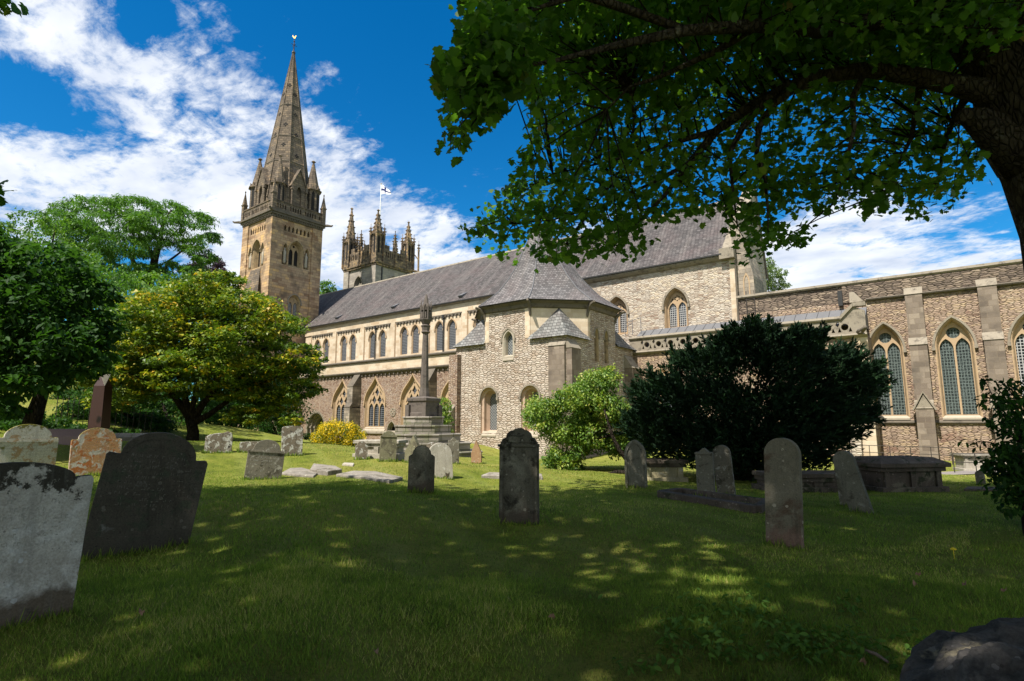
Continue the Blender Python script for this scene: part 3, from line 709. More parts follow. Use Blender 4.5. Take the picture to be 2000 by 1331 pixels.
# --- choir wall with the two traceried windows
holes = []
for cx, w in ((-23.65, 2.1), (-18.1, 2.1)):
    zt = 13.05
    gen = lambda i, cx=cx, w=w: arch(cx, w-2*i, 9.5+i*.5, 11.5, zt-i*1.15, 8)
    H = []
    for s in (-1, 1): H.append(arch(cx+s*.42, .68, 9.75, 11.3, 11.85, 5))
    for k in range(6):       # six-petal star
        a = R(90+60*k); H.append(diamond(cx+.20*math.cos(a), 12.22+.20*math.sin(a), .085, .085))
    H.append([(cx-.62, 11.95), (cx-.50, 11.9), (cx-.36, 12.1), (cx-.42, 12.28)]); H.append([(2*cx-u, v) for u, v in reversed(H[-1])])
    holes.append(window(CA, 'choir_window', fr, gen, [(.10, .18), (.12, .3), (.22, .5)], H, M['dress_gold'], M['gl_choir'], .16, .12, M['dress_grey'], spring=11.5))
mb = MB(); mb.plate(fr, rect(-27.5, XG, 5.0, ZE), holes, 0, .6, hole_sides=False)
part('choir_wall', mb, M['rub_choir'], CA)
mb = MB(); mb.fbox(fr, XG-.38, XG+.012, 5.0, ZE-.1, -.02, .3)
part('quoins', mb, M['ash_cream'], CA)
# --- eaves course and gutter
mb = MB()
def sweepS(mb, u0, u1, prof, Y, m=0):     # profile (y offset outward, z)
    n = len(prof); vs = [(u0, Y-a, z) for a, z in prof] + [(u1, Y-a, z) for a, z in prof]
    mb.add(vs, [(i, (i+1) % n, n+(i+1) % n, n+i) for i in range(n)] + [tuple(range(n)), tuple(range(2*n-1, n-1, -1))], m)
sweepS(mb, -73.7, -27.5, [(0, ZE-.18), (.22, ZE-.05), (.42, ZE+.05), (.42, ZE+.2), (0, ZE+.25)], YC)
sweepS(mb, -27.5, XG+.1, [(0, ZE-.3), (.2, ZE-.22), (.42, ZE-.02), (.42, ZE+.2), (0, ZE+.25)], YC)
part('eaves_cornice', mb, M['dress_grey'], CA)
mb = MB(); sweepS(mb, -73.7, XG-.8, [(.43, ZE+.08), (.56, ZE+.1), (.56, ZE+.22), (.43, ZE+.2)], YC)
part('gutter', mb, M['gutter'], CA)
# --- long roof
ZR = 22.75
mb = MB()
mb.add([(-84, YC-.5, ZE+.15), (XG-.8, YC-.5, ZE+.15), (XG-.8, YR, ZR), (-84, YR, ZR), (-84, YN+.5, ZE+.15), (XG-.8, YN+.5, ZE+.15)], [(0, 1, 2, 3), (3, 2, 5, 4), (0, 3, 4), (1, 5, 2), (0, 4, 5, 1)])
part('main_roof', mb, M['slate'], CA)
mb = MB()
for i in range(95):
    x = -84+i*.74; mb.add([(x, YR-.18, ZR-.12), (x+.71, YR-.18, ZR-.12), (x+.71, YR, ZR+.12), (x, YR, ZR+.12), (x, YR+.18, ZR-.12), (x+.71, YR+.18, ZR-.12)], [(0, 1, 2, 3), (3, 2, 5, 4), (0, 3, 4), (1, 2, 5)])
part('ridge_tiles', mb, M['dress_grey'], CA)
def roofpt(x, t): return Vector((x, YC-.5+(YR-YC+.5)*t, ZE+.15+(ZR-ZE-.15)*t))
for (px, py) in ((658, 624), (768, 603), (900, 582)):
    r = ray(px, py); n = Vector((0, -(ZR-ZE-.15), (YR-YC+.5))).normalized(); P0 = roofpt(0, 0)
    t = (P0-Vector((0, 0, CH))).dot(n)/Vector(r).dot(n); P = Vector(r)*t+Vector((0, 0, CH))
    mb = MB(); up = (roofpt(0, 1)-roofpt(0, 0)).normalized(); a = P; 
    vs = [a+Vector((-.28, 0, 0))+n*.02, a+Vector((.28, 0, 0))+n*.02, a+Vector((.28, 0, 0))+n*.32, a+Vector((-.28, 0, 0))+n*.32, a+up*1.1+Vector((-.28, 0, 0))+n*.02, a+up*1.1+Vector((.28, 0, 0))+n*.02]
    mb.add(vs, [(0, 1, 2, 3), (3, 2, 5, 4), (0, 3, 4), (1, 5, 2), (0, 1, 5, 4)])
    part('roof_vent', mb, M['lead'], CA)
# --- east gable wall with raised coping, buttress pier and lancet
mb = MB(); ge = frE(XG)
G = [(YC+.03, 0), (YN, 0), (YN, ZE), (YR, ZR+.5), (YC+.03, ZE)]
mb.plate(ge, G, [], 0, .8)
part('gable_wall', mb, M['rub_choir'], CA)
mb = MB()
for s in (0, 1):
    a = Vector((0, YC-.25, ZE+.15)) if s == 0 else Vector((0, YN+.25, ZE+.15)); b_ = Vector((0, YR, ZR+.62))
    vs = [Vector((x, q.y, q.z+h)) for h in (0, .3) for q in (a, b_) for x in (XG-.95, XG+.14)]
    mb.add(vs, [(0, 2, 3, 1), (4, 5, 7, 6), (0, 1, 5, 4), (2, 6, 7, 3), (0, 4, 6, 2), (1, 3, 7, 5)])
mb.box(XG-1.0, YC-.55, ZE-.25, XG+.16, YC-.05, ZE+.62)
part('gable_coping', mb, M['dress_grey'], CA)
mb = MB(); g0 = [(XG-.2, YC+.25), (XG+1.6, YC+.25), (XG+1.6, YC+3.2), (XG-.2, YC+3.2)]
mb.prism([(x, y, 0) for x, y in g0], [(x - (.25 if i in (1, 2) else 0), y, 13.2) for i, (x, y) in enumerate(g0)])
mb.prism([(x - (.25 if i in (1, 2) else 0), y, 13.2) for i, (x, y) in enumerate(g0)], [(x - (1.5 if i in (1, 2) else 0), y+(.2 if i in (0, 1) else -.2), 19.0) for i, (x, y) in enumerate(g0)])
pier = part('gable_buttress', mb, M['ash_grey'], CA)
mb = MB(); mb.plate(frS(YC+.25), arch(XG+.8, .5, 11.4, 12.7, 13.5), [arch(XG+.8, .34, 11.5, 12.65, 13.3)], -.05, .02)
part('blind_lancet', mb, M['dress_gold'], pier)
mb = MB(); mb.tube([(XG+.12, YC-.12, 6), (XG+.12, YC-.12, ZE-.4)], .06, 6)
part('downpipe', mb, M['dress_dark'], CA)

# --- aisle wall
fr = frS(YA); holes = []
def aisle_window(cx):
    gen = lambda i: ogee(cx, 3.5-2*i, 1.0+i*.5, 3.75, 6.65-i*1.15)
    H = []
    for s in (-1, 0, 1): H.append(arch(cx+s*.93, .82, 1.25, 3.1, 3.78, 4))
    for s in (-1, 1): H.append(diamond(cx+s*.465, 4.12, .41, .56))
    H.append(diamond(cx, 5.0, .38, .56))
    H.append(diamond(cx, 5.80, .12, .2))
    for s in (-1, 1): H.append([(cx+s*1.32, 3.72), (cx+s*1.16, 4.1), (cx+s*.98, 4.38), (cx+s*.92, 4.1), (cx+s*1.12, 3.80)][::s])
    for s in (-1, 1): H.append([(cx+s*.86, 4.70), (cx+s*.55, 5.15), (cx+s*.48, 5.0), (cx+s*.62, 4.72)][::s])
    f = window(CA, 'aisle_window', fr, gen, [(.06, .08), (.10, .2), (.18, .26), (.22, .38)], H, M['dress_gold'], M['gl_aisle'], .14, .1, M['dress_gold'], spring=3.75,
               sill=(cx-1.85, cx+1.85, .78, 1.15, .12))
    return f
AW = [-57.1, -51.05, -44.95, -38.9]
for cx in AW: holes.append(aisle_window(cx))
# norman doorway: recessed round arch orders
def door():
    cx = -62.2; mbd = MB(); ords = [(4.0, 0), (3.3, .35), (2.7, .7), (2.1, 1.05)]
    for k, (w, dep) in enumerate(ords[:-1]):
        w2 = ords[k+1][0]; d2 = ords[k+1][1]
        mbd.plate(fr, rarch(cx, w, -1, 1.1), [rarch(cx, w2+.12, -.99, 1.1)], dep+.0, dep+.16)
        mbd.splay(fr, rarch(cx, w2+.12, -1, 1.1), dep+.1, rarch(cx, w2+.12, -1, 1.1), d2+.0)
        for s in (-1, 1): x, y = cx+s*(w2/2+.16), YA+dep+.12-.1; mbd.tube([(x, y, -.8), (x, y, 1.0)], .09, 8); mbd.box(x-.14, y-.14, .98, x+.14, y+.14, 1.2)
        for i in range(17):
            a = math.pi*(i+.5)/17; rr_ = w2/2+.2; mbd.fbox(fr, cx+rr_*math.cos(a)-.07, cx+rr_*math.cos(a)+.07, 1.1+rr_*math.sin(a)-.07, 1.1+rr_*math.sin(a)+.07, dep-.06, dep+.02)
    d = part('doorway', mbd, M['dress_grey'], CA)
    mv = MB(); mv.plate(fr, rarch(cx, 2.1, -1, 1.1), [], 1.06, 1.2); part('door', mv, mottled('dark_oak_door', (.035, .022, .015), (.02, .013, .01), .7, 5), d)
    return rarch(cx, 4.0, -1, 1.1)
holes.append(door())
# small blocked doorway and quatrefoil opening
gen = lambda i: arch(-48.1, 1.35-2*i, -.6+i, .75, 1.75-i, 5)
holes.append(window(CA, 'blocked_doorway', fr, gen, [(.12, .2), (.2, .45)], None, M['dress_grey'], M['dark_void'], .1, .07, spring=.75))
gen = lambda i: circ(-47.95, 2.75, .42-i)
mbq = MB(); mbq.plate(fr, circ(-47.95, 2.75, .46), [circ(-47.95, 2.98, .13, 8), circ(-47.95, 2.52, .13, 8), circ(-48.18, 2.75, .11, 8), circ(-47.72, 2.75, .11, 8)], -.05, .1)
part('quatrefoil', mbq, M['dress_grey'], CA)
mb = MB()
outer = [(-73.9, -1.5), (-30.0, -1.5), (-30.0, 7.05), (-73.9, 7.05)]
# door hole starts at the bottom edge: keep it inside
holes = [[(u, max(v, -1.4)) for u, v in h] for h in holes]
mb.plate(fr, outer, holes, 0, .8, hole_sides=False)
part('aisle_wall', mb, M['rub_aisle'], CA)
mb = MB(); mb.fbox(fr, -74.5, -30, 7.36, 8.5, -.02, .5)
part('aisle_parapet', mb, M['ash_cream'], CA)
mb = MB()
sweepS(mb, -74.5, -30, [(0.02, 8.42), (.2, 8.5), (.24, 8.62), (.1, 8.74), (-.55, 8.78), (-.55, 8.42)], YA)
part('parapet_coping', mb, M['dress_dark'], CA)
mb = MB(); sweepS(mb, -74.5, -30, [(0, 6.98), (.12, 7.02), (.30, 7.2), (.34, 7.32), (.1, 7.42), (0, 7.42)], YA)
for i in range(64): mb.fbox(fr, -73.8+i*.68, -73.8+i*.68+.16, 6.83, 7.06, -.16, 0)
part('string_course', mb, M['dress_dark'], CA)
mb = MB(); sweepS(mb, -59.5, -46.9, [(0, .42), (.16, .45), (.16, .6), (0, .78)], YA); part('sill_string', mb, M['dress_grey'], CA)
mb = MB(); mb.add([(-84, YA+.5, 8.3), (-28, YA+.5, 8.3), (-28, YC-.01, 9.3), (-84, YC-.01, 9.3)], [(0, 1, 2, 3)]); part('aisle_roof', mb, M['lead'], CA)
def buttress(name, fr, u0, u1, stages, mat, capmat, parent=CA, cap=.0):
    """stages [(zbottom, ztop_front, projection)] each closed by a sloping weathering"""
    mb = MB(); caps = []
    for i, (z0, z1, p) in enumerate(stages):
        mc = MB(); caps.append(mc)
        nx = stages[i+1][2] if i+1 < len(stages) else 0.0
        sl = (p-nx)*1.5
        mb.fbox(fr, u0, u1, z0, z1, -p, 0)
        vs = [fr(u0-.04, z1-.02, -p-.05), fr(u1+.04, z1-.02, -p-.05), fr(u1+.04, z1+sl, -nx), fr(u0-.04, z1+sl, -nx), fr(u0-.04, z1-.02, 0), fr(u1+.04, z1-.02, 0)]
        mc.add(vs, [(0, 1, 2, 3), (0, 3, 4), (1, 5, 2), (0, 4, 5, 1), (3, 2, 5, 4)])
    b_ = part(name, mb, mat, parent)
    for mc in caps: part('weathering', mc, capmat, b_)
    return b_
for x in (-54.1, -41.95):
    buttress('aisle_buttress', fr, x-.5, x+.5, [(-3, .2, 1.75), (.2, 3.4, 1.45), (3.3, 5.7, 1.15)], M['ash_grey'], M['dress_dark'])
buttress('aisle_buttress', fr, -67.4, -66.4, [(-3, 3.4, 1.45), (3.3, 5.7, 1.15)], M['ash_grey'], M['dress_dark'])

# --- chapter house: square below, octagon above, bell-cast roof
CX0, CX1, CY0 = -31.2, -20.85, 33.0; CW = CX1-CX0; CY1 = CY0+CW; oo = CW*.2929; ZS, ZO = 7.7, 10.35
fr = frS(CY0); holes = []
gen = lambda i: arch(-25.9, .86-2*i, 6.5+i, 7.75, 8.4-i*1.1, 5)
holes.append(window(CA, 'chapter_house_window', fr, gen, [(.08, .1), (.14, .35)], None, M['dress_pale'], M['gl_diam'], .1, .07, M['dress_grey'], band=.14, spring=7.75, sill=(-26.4, -25.4, 6.3, 6.5, .06)))
for cx, wz in ((-27.75, 0), (-23.9, 0)):
    gen = lambda i, cx=cx: rarch(cx, 1.62-2*i, .85+i*.6, 3.45-i*.2, 10)
    holes.append(window(CA, 'chapter_house_window', fr, gen, [(.0, .12), (.18, .2), (.2, .45), (.36, .7)], None, M['dress_pink'], M['gl_diam'], .12, .09, M['dress_grey'], band=0, spring=3.45, sill=(cx-.7, cx+.7, .72, 1.0, .05)))
mb = MB()
out = [(CX0, -3), (CX1, -3), (CX1, ZS), (CX1-oo, ZS), (CX1-oo, ZO), (CX0+oo, ZO), (CX0+oo, ZS), (CX0, ZS)]
mb.plate(fr, out, holes, 0, .9, hole_sides=False)
fe = frE(CX1); eh = []
for cy in (CY0+oo+1.25, CY0+oo+2.75):
    gen = lambda i, cy=cy: arch(cy, .62-2*i, 6.1+i, 8.0, 8.7-i, 5)
    eh.append(window(CA, 'chapter_house_window', fe, gen, [(.06, .12), (.1, .4)], None, M['dress_tower'], M['dark_void'], .08, .06, M['dress_grey'], spring=8.0))
gen = lambda i: rarch(CY0+5.6, 1.5-2*i, .9+i, 3.3, 8)
eh.append(window(CA, 'chapter_house_window', fe, gen, [(.1, .2), (.25, .6)], None, M['dress_tower'], M['gl_diam'], .1, .07, M['dress_grey'], spring=3.3))
mb.plate(fe, [(CY0+.03, -3), (CY1, -3), (CY1, ZS), (CY1-oo, ZS), (CY1-oo, ZO), (CY0+oo, ZO), (CY0+oo, ZS), (CY0+.03, ZS)], eh, .002, .9, hole_sides=False)
mb.plate(frE(CX0+.9), rect(CY0+.1, CY1, -1.6, ZS), [], 0, .85)
part('chapter_house_wall', mb, M['rub_chap'], CA)
mb = MB()
mb.plate(frD(CX1-oo, CY0), rect(0, oo/q2, ZS-.4, ZO), [], .01, .4)
part('octagon_angle_wall', mb, M['ash_cream'], CA)
mb = MB()   # ashlar corners of the octagon and of the square
mb.fbox(fr, CX1-oo-.45, CX1-oo, ZS+.02, ZO-.02, -.025, .3); part('octagon_quoin', mb, M['ash_cream'], CA)
mb = MB(); mb.fbox(fr, CX0+oo, CX0+oo+.4, ZS-.02, ZO-.02, -.025, .3); part('octagon_quoin', mb, M['ash_cream'], CA)
mb = MB(); mb.fbox(fe, CY0+oo, CY0+oo+.3, ZS-.02, ZO-.02, -.02, .3); part('octagon_quoin', mb, M['ash_cream'], CA)

ccx, ccy = (CX0+CX1)/2, (CY0+CY1)/2; k8 = 1/math.cos(math.pi/8)
mb = MB(); a0 = CW/2
mb.lathe((ccx, ccy), [((a0+.02)*k8, ZO-.42), ((a0+.12)*k8, ZO-.36), ((a0+.18)*k8, ZO-.1), ((a0+.4)*k8, ZO+.05), ((a0+.4)*k8, ZO+.12), (a0*k8*.9, ZO+.14)], 8)
part('octagon_cornice', mb, M['dress_dark'], CA)
mb = MB()
prof = [(a0+.55, ZO+.13), (a0, ZO+.52), (a0-1.1, ZO+1.4), (a0-2.1, ZO+2.6), (a0-2.95, ZO+3.9), (a0-3.6, ZO+5.2), (a0-4.25, ZO+6.4), (.42, ZO+7.2), (.12, ZO+7.5)]
mb.lathe((ccx, ccy), [(r*k8, z) for r, z in prof], 8)
lean = lambda vs: [(x, y-.9*max(0, z-ZO-.5)/7.5, z) for x, y, z in vs]
mb.v = lean(mb.v)
part('chapter_house_roof', mb, M['slate_chap'], CA)
mb = MB()
for i in range(8):
    a = math.pi/8+2*math.pi*i/8
    mb.tube([(ccx+r*k8*math.cos(a), ccy+r*k8*math.sin(a), z+.02) for r, z in prof], .05, 5)
mb.lathe((ccx, ccy), [(.2, ZO+7.2), (.3, ZO+7.6), (.12, ZO+7.8), (.22, ZO+8.0), (.05, ZO+8.5)], 8)
mb.v = lean(mb.v)
part('roof_hips', mb, M['lead'], CA)
for i in range(8):      # gargoyle brackets below each eaves corner
    a = math.pi/8+2*math.pi*i/8; c, s = math.cos(a), math.sin(a); r0 = a0*k8
    mb = MB(); mb.tube([(ccx+(r0-.05)*c, ccy+(r0-.05)*s, ZO-1.0), (ccx+(r0+.12)*c, ccy+(r0+.12)*s, ZO-.45), (ccx+(r0+.45)*c, ccy+(r0+.45)*s, ZO-.1), (ccx+(r0+.85)*c, ccy+(r0+.85)*s, ZO+.02)], [.09, .12, .13, .09], 6)
    part('eaves_bracket', mb, M['dress_dark'], CA)
for (kx, ky) in ((1, 0), (0, 0), (1, 1)):      # squinch roofs over the corners of the square
    X = CX1+.28 if kx else CX0-.28; Y = CY0-.28 if not ky else CY1+.28; sx = -1 if kx else 1; sy = 1 if not ky else -1
    L = oo+.35; zb = ZS-.05
    A = (X, Y, zb-.06); B = (X+sx*L, Y, zb-.06); C = (X, Y+sy*L, zb-.06)
    m1 = (X+sx*(L*.5), Y+sy*.55, zb+.55)
    ap = (X+sx*(oo*.5+.3), Y+sy*(oo*.5+.3), zb+2.35)
    A2 = (X+sx*.62, Y+sy*.62, zb+.55); B2 = (X+sx*(L-.12), Y+sy*.58, zb+.55); C2 = (X+sx*.58, Y+sy*(L-.12), zb+.55)
    mb = MB(); mb.add([A, B, C, A2, B2, C2, ap], [(0, 1, 4, 3), (3, 4, 6), (0, 3, 5, 2), (3, 6, 5), (1, 2, 5, 6, 4), (0, 2, 1)])
    part('corner_roof', mb, M['slate_green'], CA)
mb = MB()      # plinth mouldings
for (o_, z0, z1) in ((.32, -3, -.95), (.23, -.95, -.62), (.12, -.62, -.5)):
    mb.box(CX0-.02, CY0-o_, z0, CX1+o_, CY0+.3, z1)
    mb.box(CX1-.3, CY0+.31, z0, CX1+o_-.003, CY1, z1-.003)
part('plinth', mb, M['ash_grey'], CA)
bt = [(-1.4, ZS-.55, .16)]
buttress('corner_buttress', frS(CY0), CX1-1.35, CX1-.02, [(-3, ZS-.75, .2)], M['ash_butt'], M['dress_grey'])
buttress('corner_buttress', frE(CX1), CY0+.02, CY0+1.2, [(-3, ZS-.95, .45)], M['ash_butt'], M['dress_grey'])
buttress('corner_buttress', frE(CX1), CY1-1.6, CY1-.3, [(-3, 6.0, .7)], M['ash_butt'], M['dress_grey'])
# west corner: slim clasping buttress with a long stepped raking foot
mb = MB(); mb.fbox(frS(CY0), CX0-.35, CX0+.55, -1.2, ZS-.75, -.45, .6); cb = part('corner_buttress', mb, M['rub_aisle'], CA)
mb = MB(); x0, x1 = CX0-.62, CX0+.42
NS = 8
for i in range(NS):
    z0 = -1.0+.0*i; ya = CY0-.45-2.1*(1-i/NS); yb = CY0-.45-2.1*(1-(i+1)/NS); z1 = .55+(3.0-.55)*i/NS; z2 = .55+(3.0-.55)*(i+1)/NS
    mb.add([(x0, ya-.04, z1), (x1, ya-.04, z1), (x1, yb, z2-.06), (x0, yb, z2-.06), (x0, ya-.04, z1-.14), (x1, ya-.04, z1-.14), (x0, yb, z1-.14), (x1, yb, z1-.14)], [(0, 1, 2, 3), (0, 4, 5, 1), (0, 3, 6, 4), (1, 5, 7, 2), (4, 6, 7, 5), (3, 2, 7, 6)])
part('weathering', mb, M['dress_grey'], cb)
mb = MB(); mb.add([(x0+.05, CY0-.45, -1.3), (x1-.05, CY0-.45, -1.3), (x0+.05, CY0-2.5, -1.3), (x1-.05, CY0-2.5, -1.3), (x0+.05, CY0-2.5, .4), (x1-.05, CY0-2.5, .4), (x0+.05, CY0-.45, 2.85), (x1-.05, CY0-.45, 2.85)],
       [(0, 1, 3, 2), (2, 3, 5, 4), (4, 5, 7, 6), (0, 2, 4, 6), (1, 7, 5, 3), (0, 6, 7, 1)])
part('buttress_foot', mb, M['ash_grey'], cb)

# --- low choir aisle with pierced parapet
YM = 43.6; fr = frS(YM)
mb = MB(); mb.plate(fr, rect(CX1-.6, -4.2, -3, 7.4), [], 0, 2.6)
part('choir_aisle_wall', mb, M['rub_lady'], CA)
gen = lambda i: arch(-18.6, 2.8-2*i, 1.3+i, 4.1, 5.9-i, 6)
mbw = MB(); 
window(CA, 'choir_aisle_window', frS(YM-.06), gen, [(.15, .03)], [arch(-18.6+s*.6, .95, 1.6, 3.9, 4.6, 5) for s in (-1, 1)], M['dress_gold'], M['gl_aisle'], .15, .1, M['dress_gold'], spring=4.1)
mb = MB(); H = []; x = CX1+.7; 
while x < -5.6:
    H.append(circ(x+.45, 8.0, .23, 10)); H.append([(x+.02, 7.66), (x+.24, 7.66), (x+.13, 7.98)]); H.append([(x+.66, 7.66), (x+.88, 7.66), (x+.77, 7.98)])
    H.append([(x+.0, 8.36), (x-.1, 8.18), (x+.03, 8.02), (x+.14, 8.18), (x+.12, 8.36)])
    x += 1.02
mb.plate(fr, [(CX1-.4, 7.45), (-4.2, 7.45), (-4.2, 9.0), (-4.85, 9.35), (-5.7, 8.5), (CX1-.4, 8.5)], H, .02, .3)
part('pierced_parapet', mb, M['dress_grey'], CA)
mb = MB(); sweepS(mb, CX1-.4, -5.6, [(-.32, 8.5), (.08, 8.5), (.14, 8.6), (.06, 8.76), (-.32, 8.8)], YM)
for (a, b_) in (((-5.65, 8.5), (-4.85, 9.32)), ((-4.87, 9.32), (-4.12, 9.32))):
    vs = [(q[0], YM+w, q[1]+h) for h in (0, .26) for w in (-.12, .36) for q in (a, b_)]
    mb.add(vs, [(0, 1, 3, 2), (4, 6, 7, 5), (0, 4, 5, 1), (2, 3, 7, 6), (0, 2, 6, 4), (1, 5, 7, 3)])
sweepS(mb, CX1-.4, -4.15, [(0, 7.2), (.12, 7.25), (.26, 7.38), (.2, 7.5), (0, 7.52)], YM)
part('parapet_coping', mb, M['dress_grey'], CA)
mb = MB(); mb.add([(-5.0, YM-.1, 9.6), (-4.2, YM-.1, 9.6), (-4.2, YM+.4, 9.6), (-5.0, YM+.4, 9.6), (-5.0, YM+.1, 10.35), (-4.75, YM+.1, 10.35), (-4.75, YM+.3, 10.35), (-5.0, YM+.3, 10.35)], [(0, 1, 2, 3), (4, 7, 6, 5), (0, 4, 5, 1), (1, 5, 6, 2), (2, 6, 7, 3), (3, 7, 4, 0)])
part('kneeler_finial', mb, M['dress_grey'], CA)
mb = MB(); mb.tube([(-4.6, YM-.1, 7.55), (-4.4, YM-.5, 7.6), (-4.25, YM-.95, 7.62), (-4.1, YM-1.25, 7.72)], [.2, .17, .15, .1], 7)
mb.tube([(-4.25, YM-.9, 7.6), (-4.2, YM-1.0, 7.85)], [.08, .03], 5); mb.tube([(-4.35, YM-.6, 7.5), (-4.5, YM-.95, 7.4)], [.08, .04], 5)
part('gargoyle', mb, M['dress_dark'], CA, smooth=True)
mb = MB(); mb.add([(CX1-.5, YM+.3, 8.15), (-4.3, YM+.3, 8.15), (-4.3, YC-.01, 9.65), (CX1-.5, YC-.01, 9.65), (-4.3, YC-.01, 8.0), (-4.3, YM+.3, 8.0)], [(0, 1, 2, 3), (1, 5, 4, 2)])
x = CX1
while x < -4.5: mb.add([(x, YM+.3, 8.15), (x+.05, YM+.3, 8.15), (x+.05, YC-.01, 9.65), (x, YC-.01, 9.65), (x+.025, YM+.3, 8.22), (x+.025, YC-.01, 9.72)], [(0, 4, 5, 3), (4, 1, 2, 5)]); x += .75
part('lead_roof', mb, M['lead'], CA)
mb = MB()      # hopper head and pipe on the aisle corner, quoins
mb.box(-7.15, YM-.25, 6.4, -6.75, YM-.0, 6.95); mb.box(-7.08, YM-.16, 1, -6.86, YM-.01, 6.4)
part('hopper_head', mb, M['dress_pale'], CA)
mb = MB(); mb.fbox(fr, -4.95, -4.18, -1.4, 7.38, -.03, .3); part('quoins', mb, M['ash_cream'], CA)
buttress('aisle_buttress', fr, -5.9, -5.0, [(-3, 4.6, .5)], M['rub_choir'], M['dress_grey'])
mb = MB()
for (p, q) in (((-22.3, 45.0, 9.2), (-22.3, 45.0, 10.3)), ((-21.6, 45.0, 9.2), (-21.6, 45.0, 10.6)), ((-20.8, 45.0, 9.2), (-20.8, 45.0, 10.6)), ((-22.3, 45.0, 10.3), (-20.8, 45, 10.6)), ((-22.3, 45.0, 9.9), (-21.6, 45, 10.2))): mb.tube([p, q], .03, 5)
part('access_ladder_rail', mb, M['lead'], CA)

# --- lady chapel and presbytery wall on the right
YL = 46.2; fr = frS(YL); XL0 = XG+.05; XL1 = 15
holes = []
def lady_window(cx, gl):
    gen = lambda i: arch(cx, 1.9-2*i, 1.95+i*.25, 6.5, 8.3-i*1.12, 8)
    H = [arch(cx+s*.42, .73, 2.15, 6.4, 7.05, 6) for s in (-1, 1)] + [circ(cx, 7.42, .36, 16)]
    return window(CA, 'lady_chapel_window', fr, gen, [(.04, .05), (.09, .2), (.12, .3), (.13, .45)], H, M['dress_gold'], gl, .13, .12, M['dress_grey'], band=.07, band_mat=M['dress_gold'], spring=6.5,
                  sill=(cx-1.0, cx+1.0, 1.93, 2.08, .08))
for cx, gl in ((-3.42, M['gl_stain']), (.3, M['gl_stain']), (4.05, M['gl_choir']), (7.8, M['gl_choir']), (11.5, M['gl_stain'])): holes.append(lady_window(cx, gl))
mb = MB(); mb.plate(fr, rect(XL0, XL1, -3, 10.1), holes, 0, .7, hole_sides=False); part('lady_chapel_wall', mb, M['rub_lady'], CA)
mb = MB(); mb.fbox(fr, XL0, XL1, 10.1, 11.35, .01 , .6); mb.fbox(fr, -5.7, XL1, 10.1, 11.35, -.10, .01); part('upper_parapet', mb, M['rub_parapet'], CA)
mb = MB(); sweepS(mb, XL0, XL1, [(-.7, 11.35), (.12, 11.35), (.2, 11.45), (.16, 11.62), (-.25, 11.7), (-.7, 11.66)], YL); part('parapet_coping', mb, M['dress_grey'], CA)
mb = MB(); sweepS(mb, -4.3, XL1, [(0, 10.02), (.2, 10.1), (.24, 10.18), (0.1, 10.26), (0, 10.26)], YL)
sweepS(mb, -4.3, XL1, [(0, 1.55), (.14, 1.6), (.14, 1.68), (0, 1.78)], YL); part('string_course', mb, M['dress_dark'], CA)
for x in (-1.57, 2.22, 5.95, 9.7):
    b_ = buttress('lady_chapel_buttress', fr, x-.47, x+.47, [(-3, 2.55, 1.1), (2.5, 6.7, .75), (6.6, 10.15, .42)], M['ash_butt'], M['dress_grey'])
    mg = MB(); f2 = frS(YL-1.1)
    mg.plate(f2, [(x-.47, 2.5), (x+.47, 2.5), (x, 3.4)], [], -.01, 1.0)
    for s in (-1, 1):
        vs = [f2(x+s*.56, 2.42, -.1), f2(x, 3.52, -.1), f2(x, 3.64, -.1), f2(x+s*.66, 2.42, -.1), f2(x+s*.56, 2.42, .9), f2(x, 3.52, .9), f2(x, 3.64, .9), f2(x+s*.66, 2.42, .9)]
        mg.add(vs, [(0, 1, 2, 3), (4, 7, 6, 5), (0, 4, 5, 1), (3, 2, 6, 7), (0, 3, 7, 4)])
    part('gablet', mg, M['dress_grey'], b_)
mb = MB(); mb.box(-5.98, YL-.3, 9.9, -5.7, YL-.02, 11.0); part('flue_pipe', mb, M['gutter'], CA)
for x in (-12.3, -11.7): 
    mb = MB(); mb.tube([(x, YL-.1, 9.5), (x, YL-.1, 11.9)], .03, 5)
    if x < -12:
        for i in range(6): mb.tube([(-12.3, YL-.1, 9.8+i*.36), (-11.7, YL-.1, 9.8+i*.36)], .018, 4)
    part('wall_ladder', mb, M['iron'], CA)

# --- south-west tower with the spire
TX0, TX1, TY0, TY1 = -82.0, -74.0, 40.3, 48.1; TZ = 31.0; tcx, tcy = (TX0+TX1)/2, (TY0+TY1)/2
fs, fe = frS(TY0), frE(TX1)
def belfry(fr, c, main_z0, main_zt, kindE):
    hs = []
    z0 = main_z0; zs = main_zt-1.5
    gen = lambda i: arch(c, 2.3-2*i, z0+i, zs, main_zt-i*1.1, 7)
    H = [arch(c+s*.42, .6, z0+.45, zs-.3, zs+.35, 4) for s in (-1, 1)] + [circ(c, zs+.75, .2, 8)]
    hs.append(window(CA, 'belfry_opening', fr, gen, [(.14, .2), (.26, .5), (.36, .8)], H, M['dress_tower'], M['dark_void'], .13, .12, M['dress_tower'], spring=zs))
    for s in (-1, 1):
        cc = c+s*1.72
        gn = lambda i, cc=cc: arch(cc, .86-2*i, z0+.1+i, zs-.4, zs+.75-i, 5)
        hs.append(window(CA, 'statue_niche', fr, gn, [(.08, .15), (.14, .45)], None, M['dress_tower'], M['ash_tower'], .1, .1, M['dress_tower'], spring=zs-.4))
        mb = MB(); P = fr(cc, 0, .12)
        mb.lathe(P[:2], [(.16, z0+.3), (.22, z0+.5), (.2, z0+1.4), (.24, z0+2.0), (.1, z0+2.3), (.12, z0+2.5), (.05, z0+2.65)], 8)
        part('niche_statue', mb, M['dress_pale'], CA, smooth=True)
    return hs
hE = belfry(fe, 44.15, 23.9, 27.9, 1)
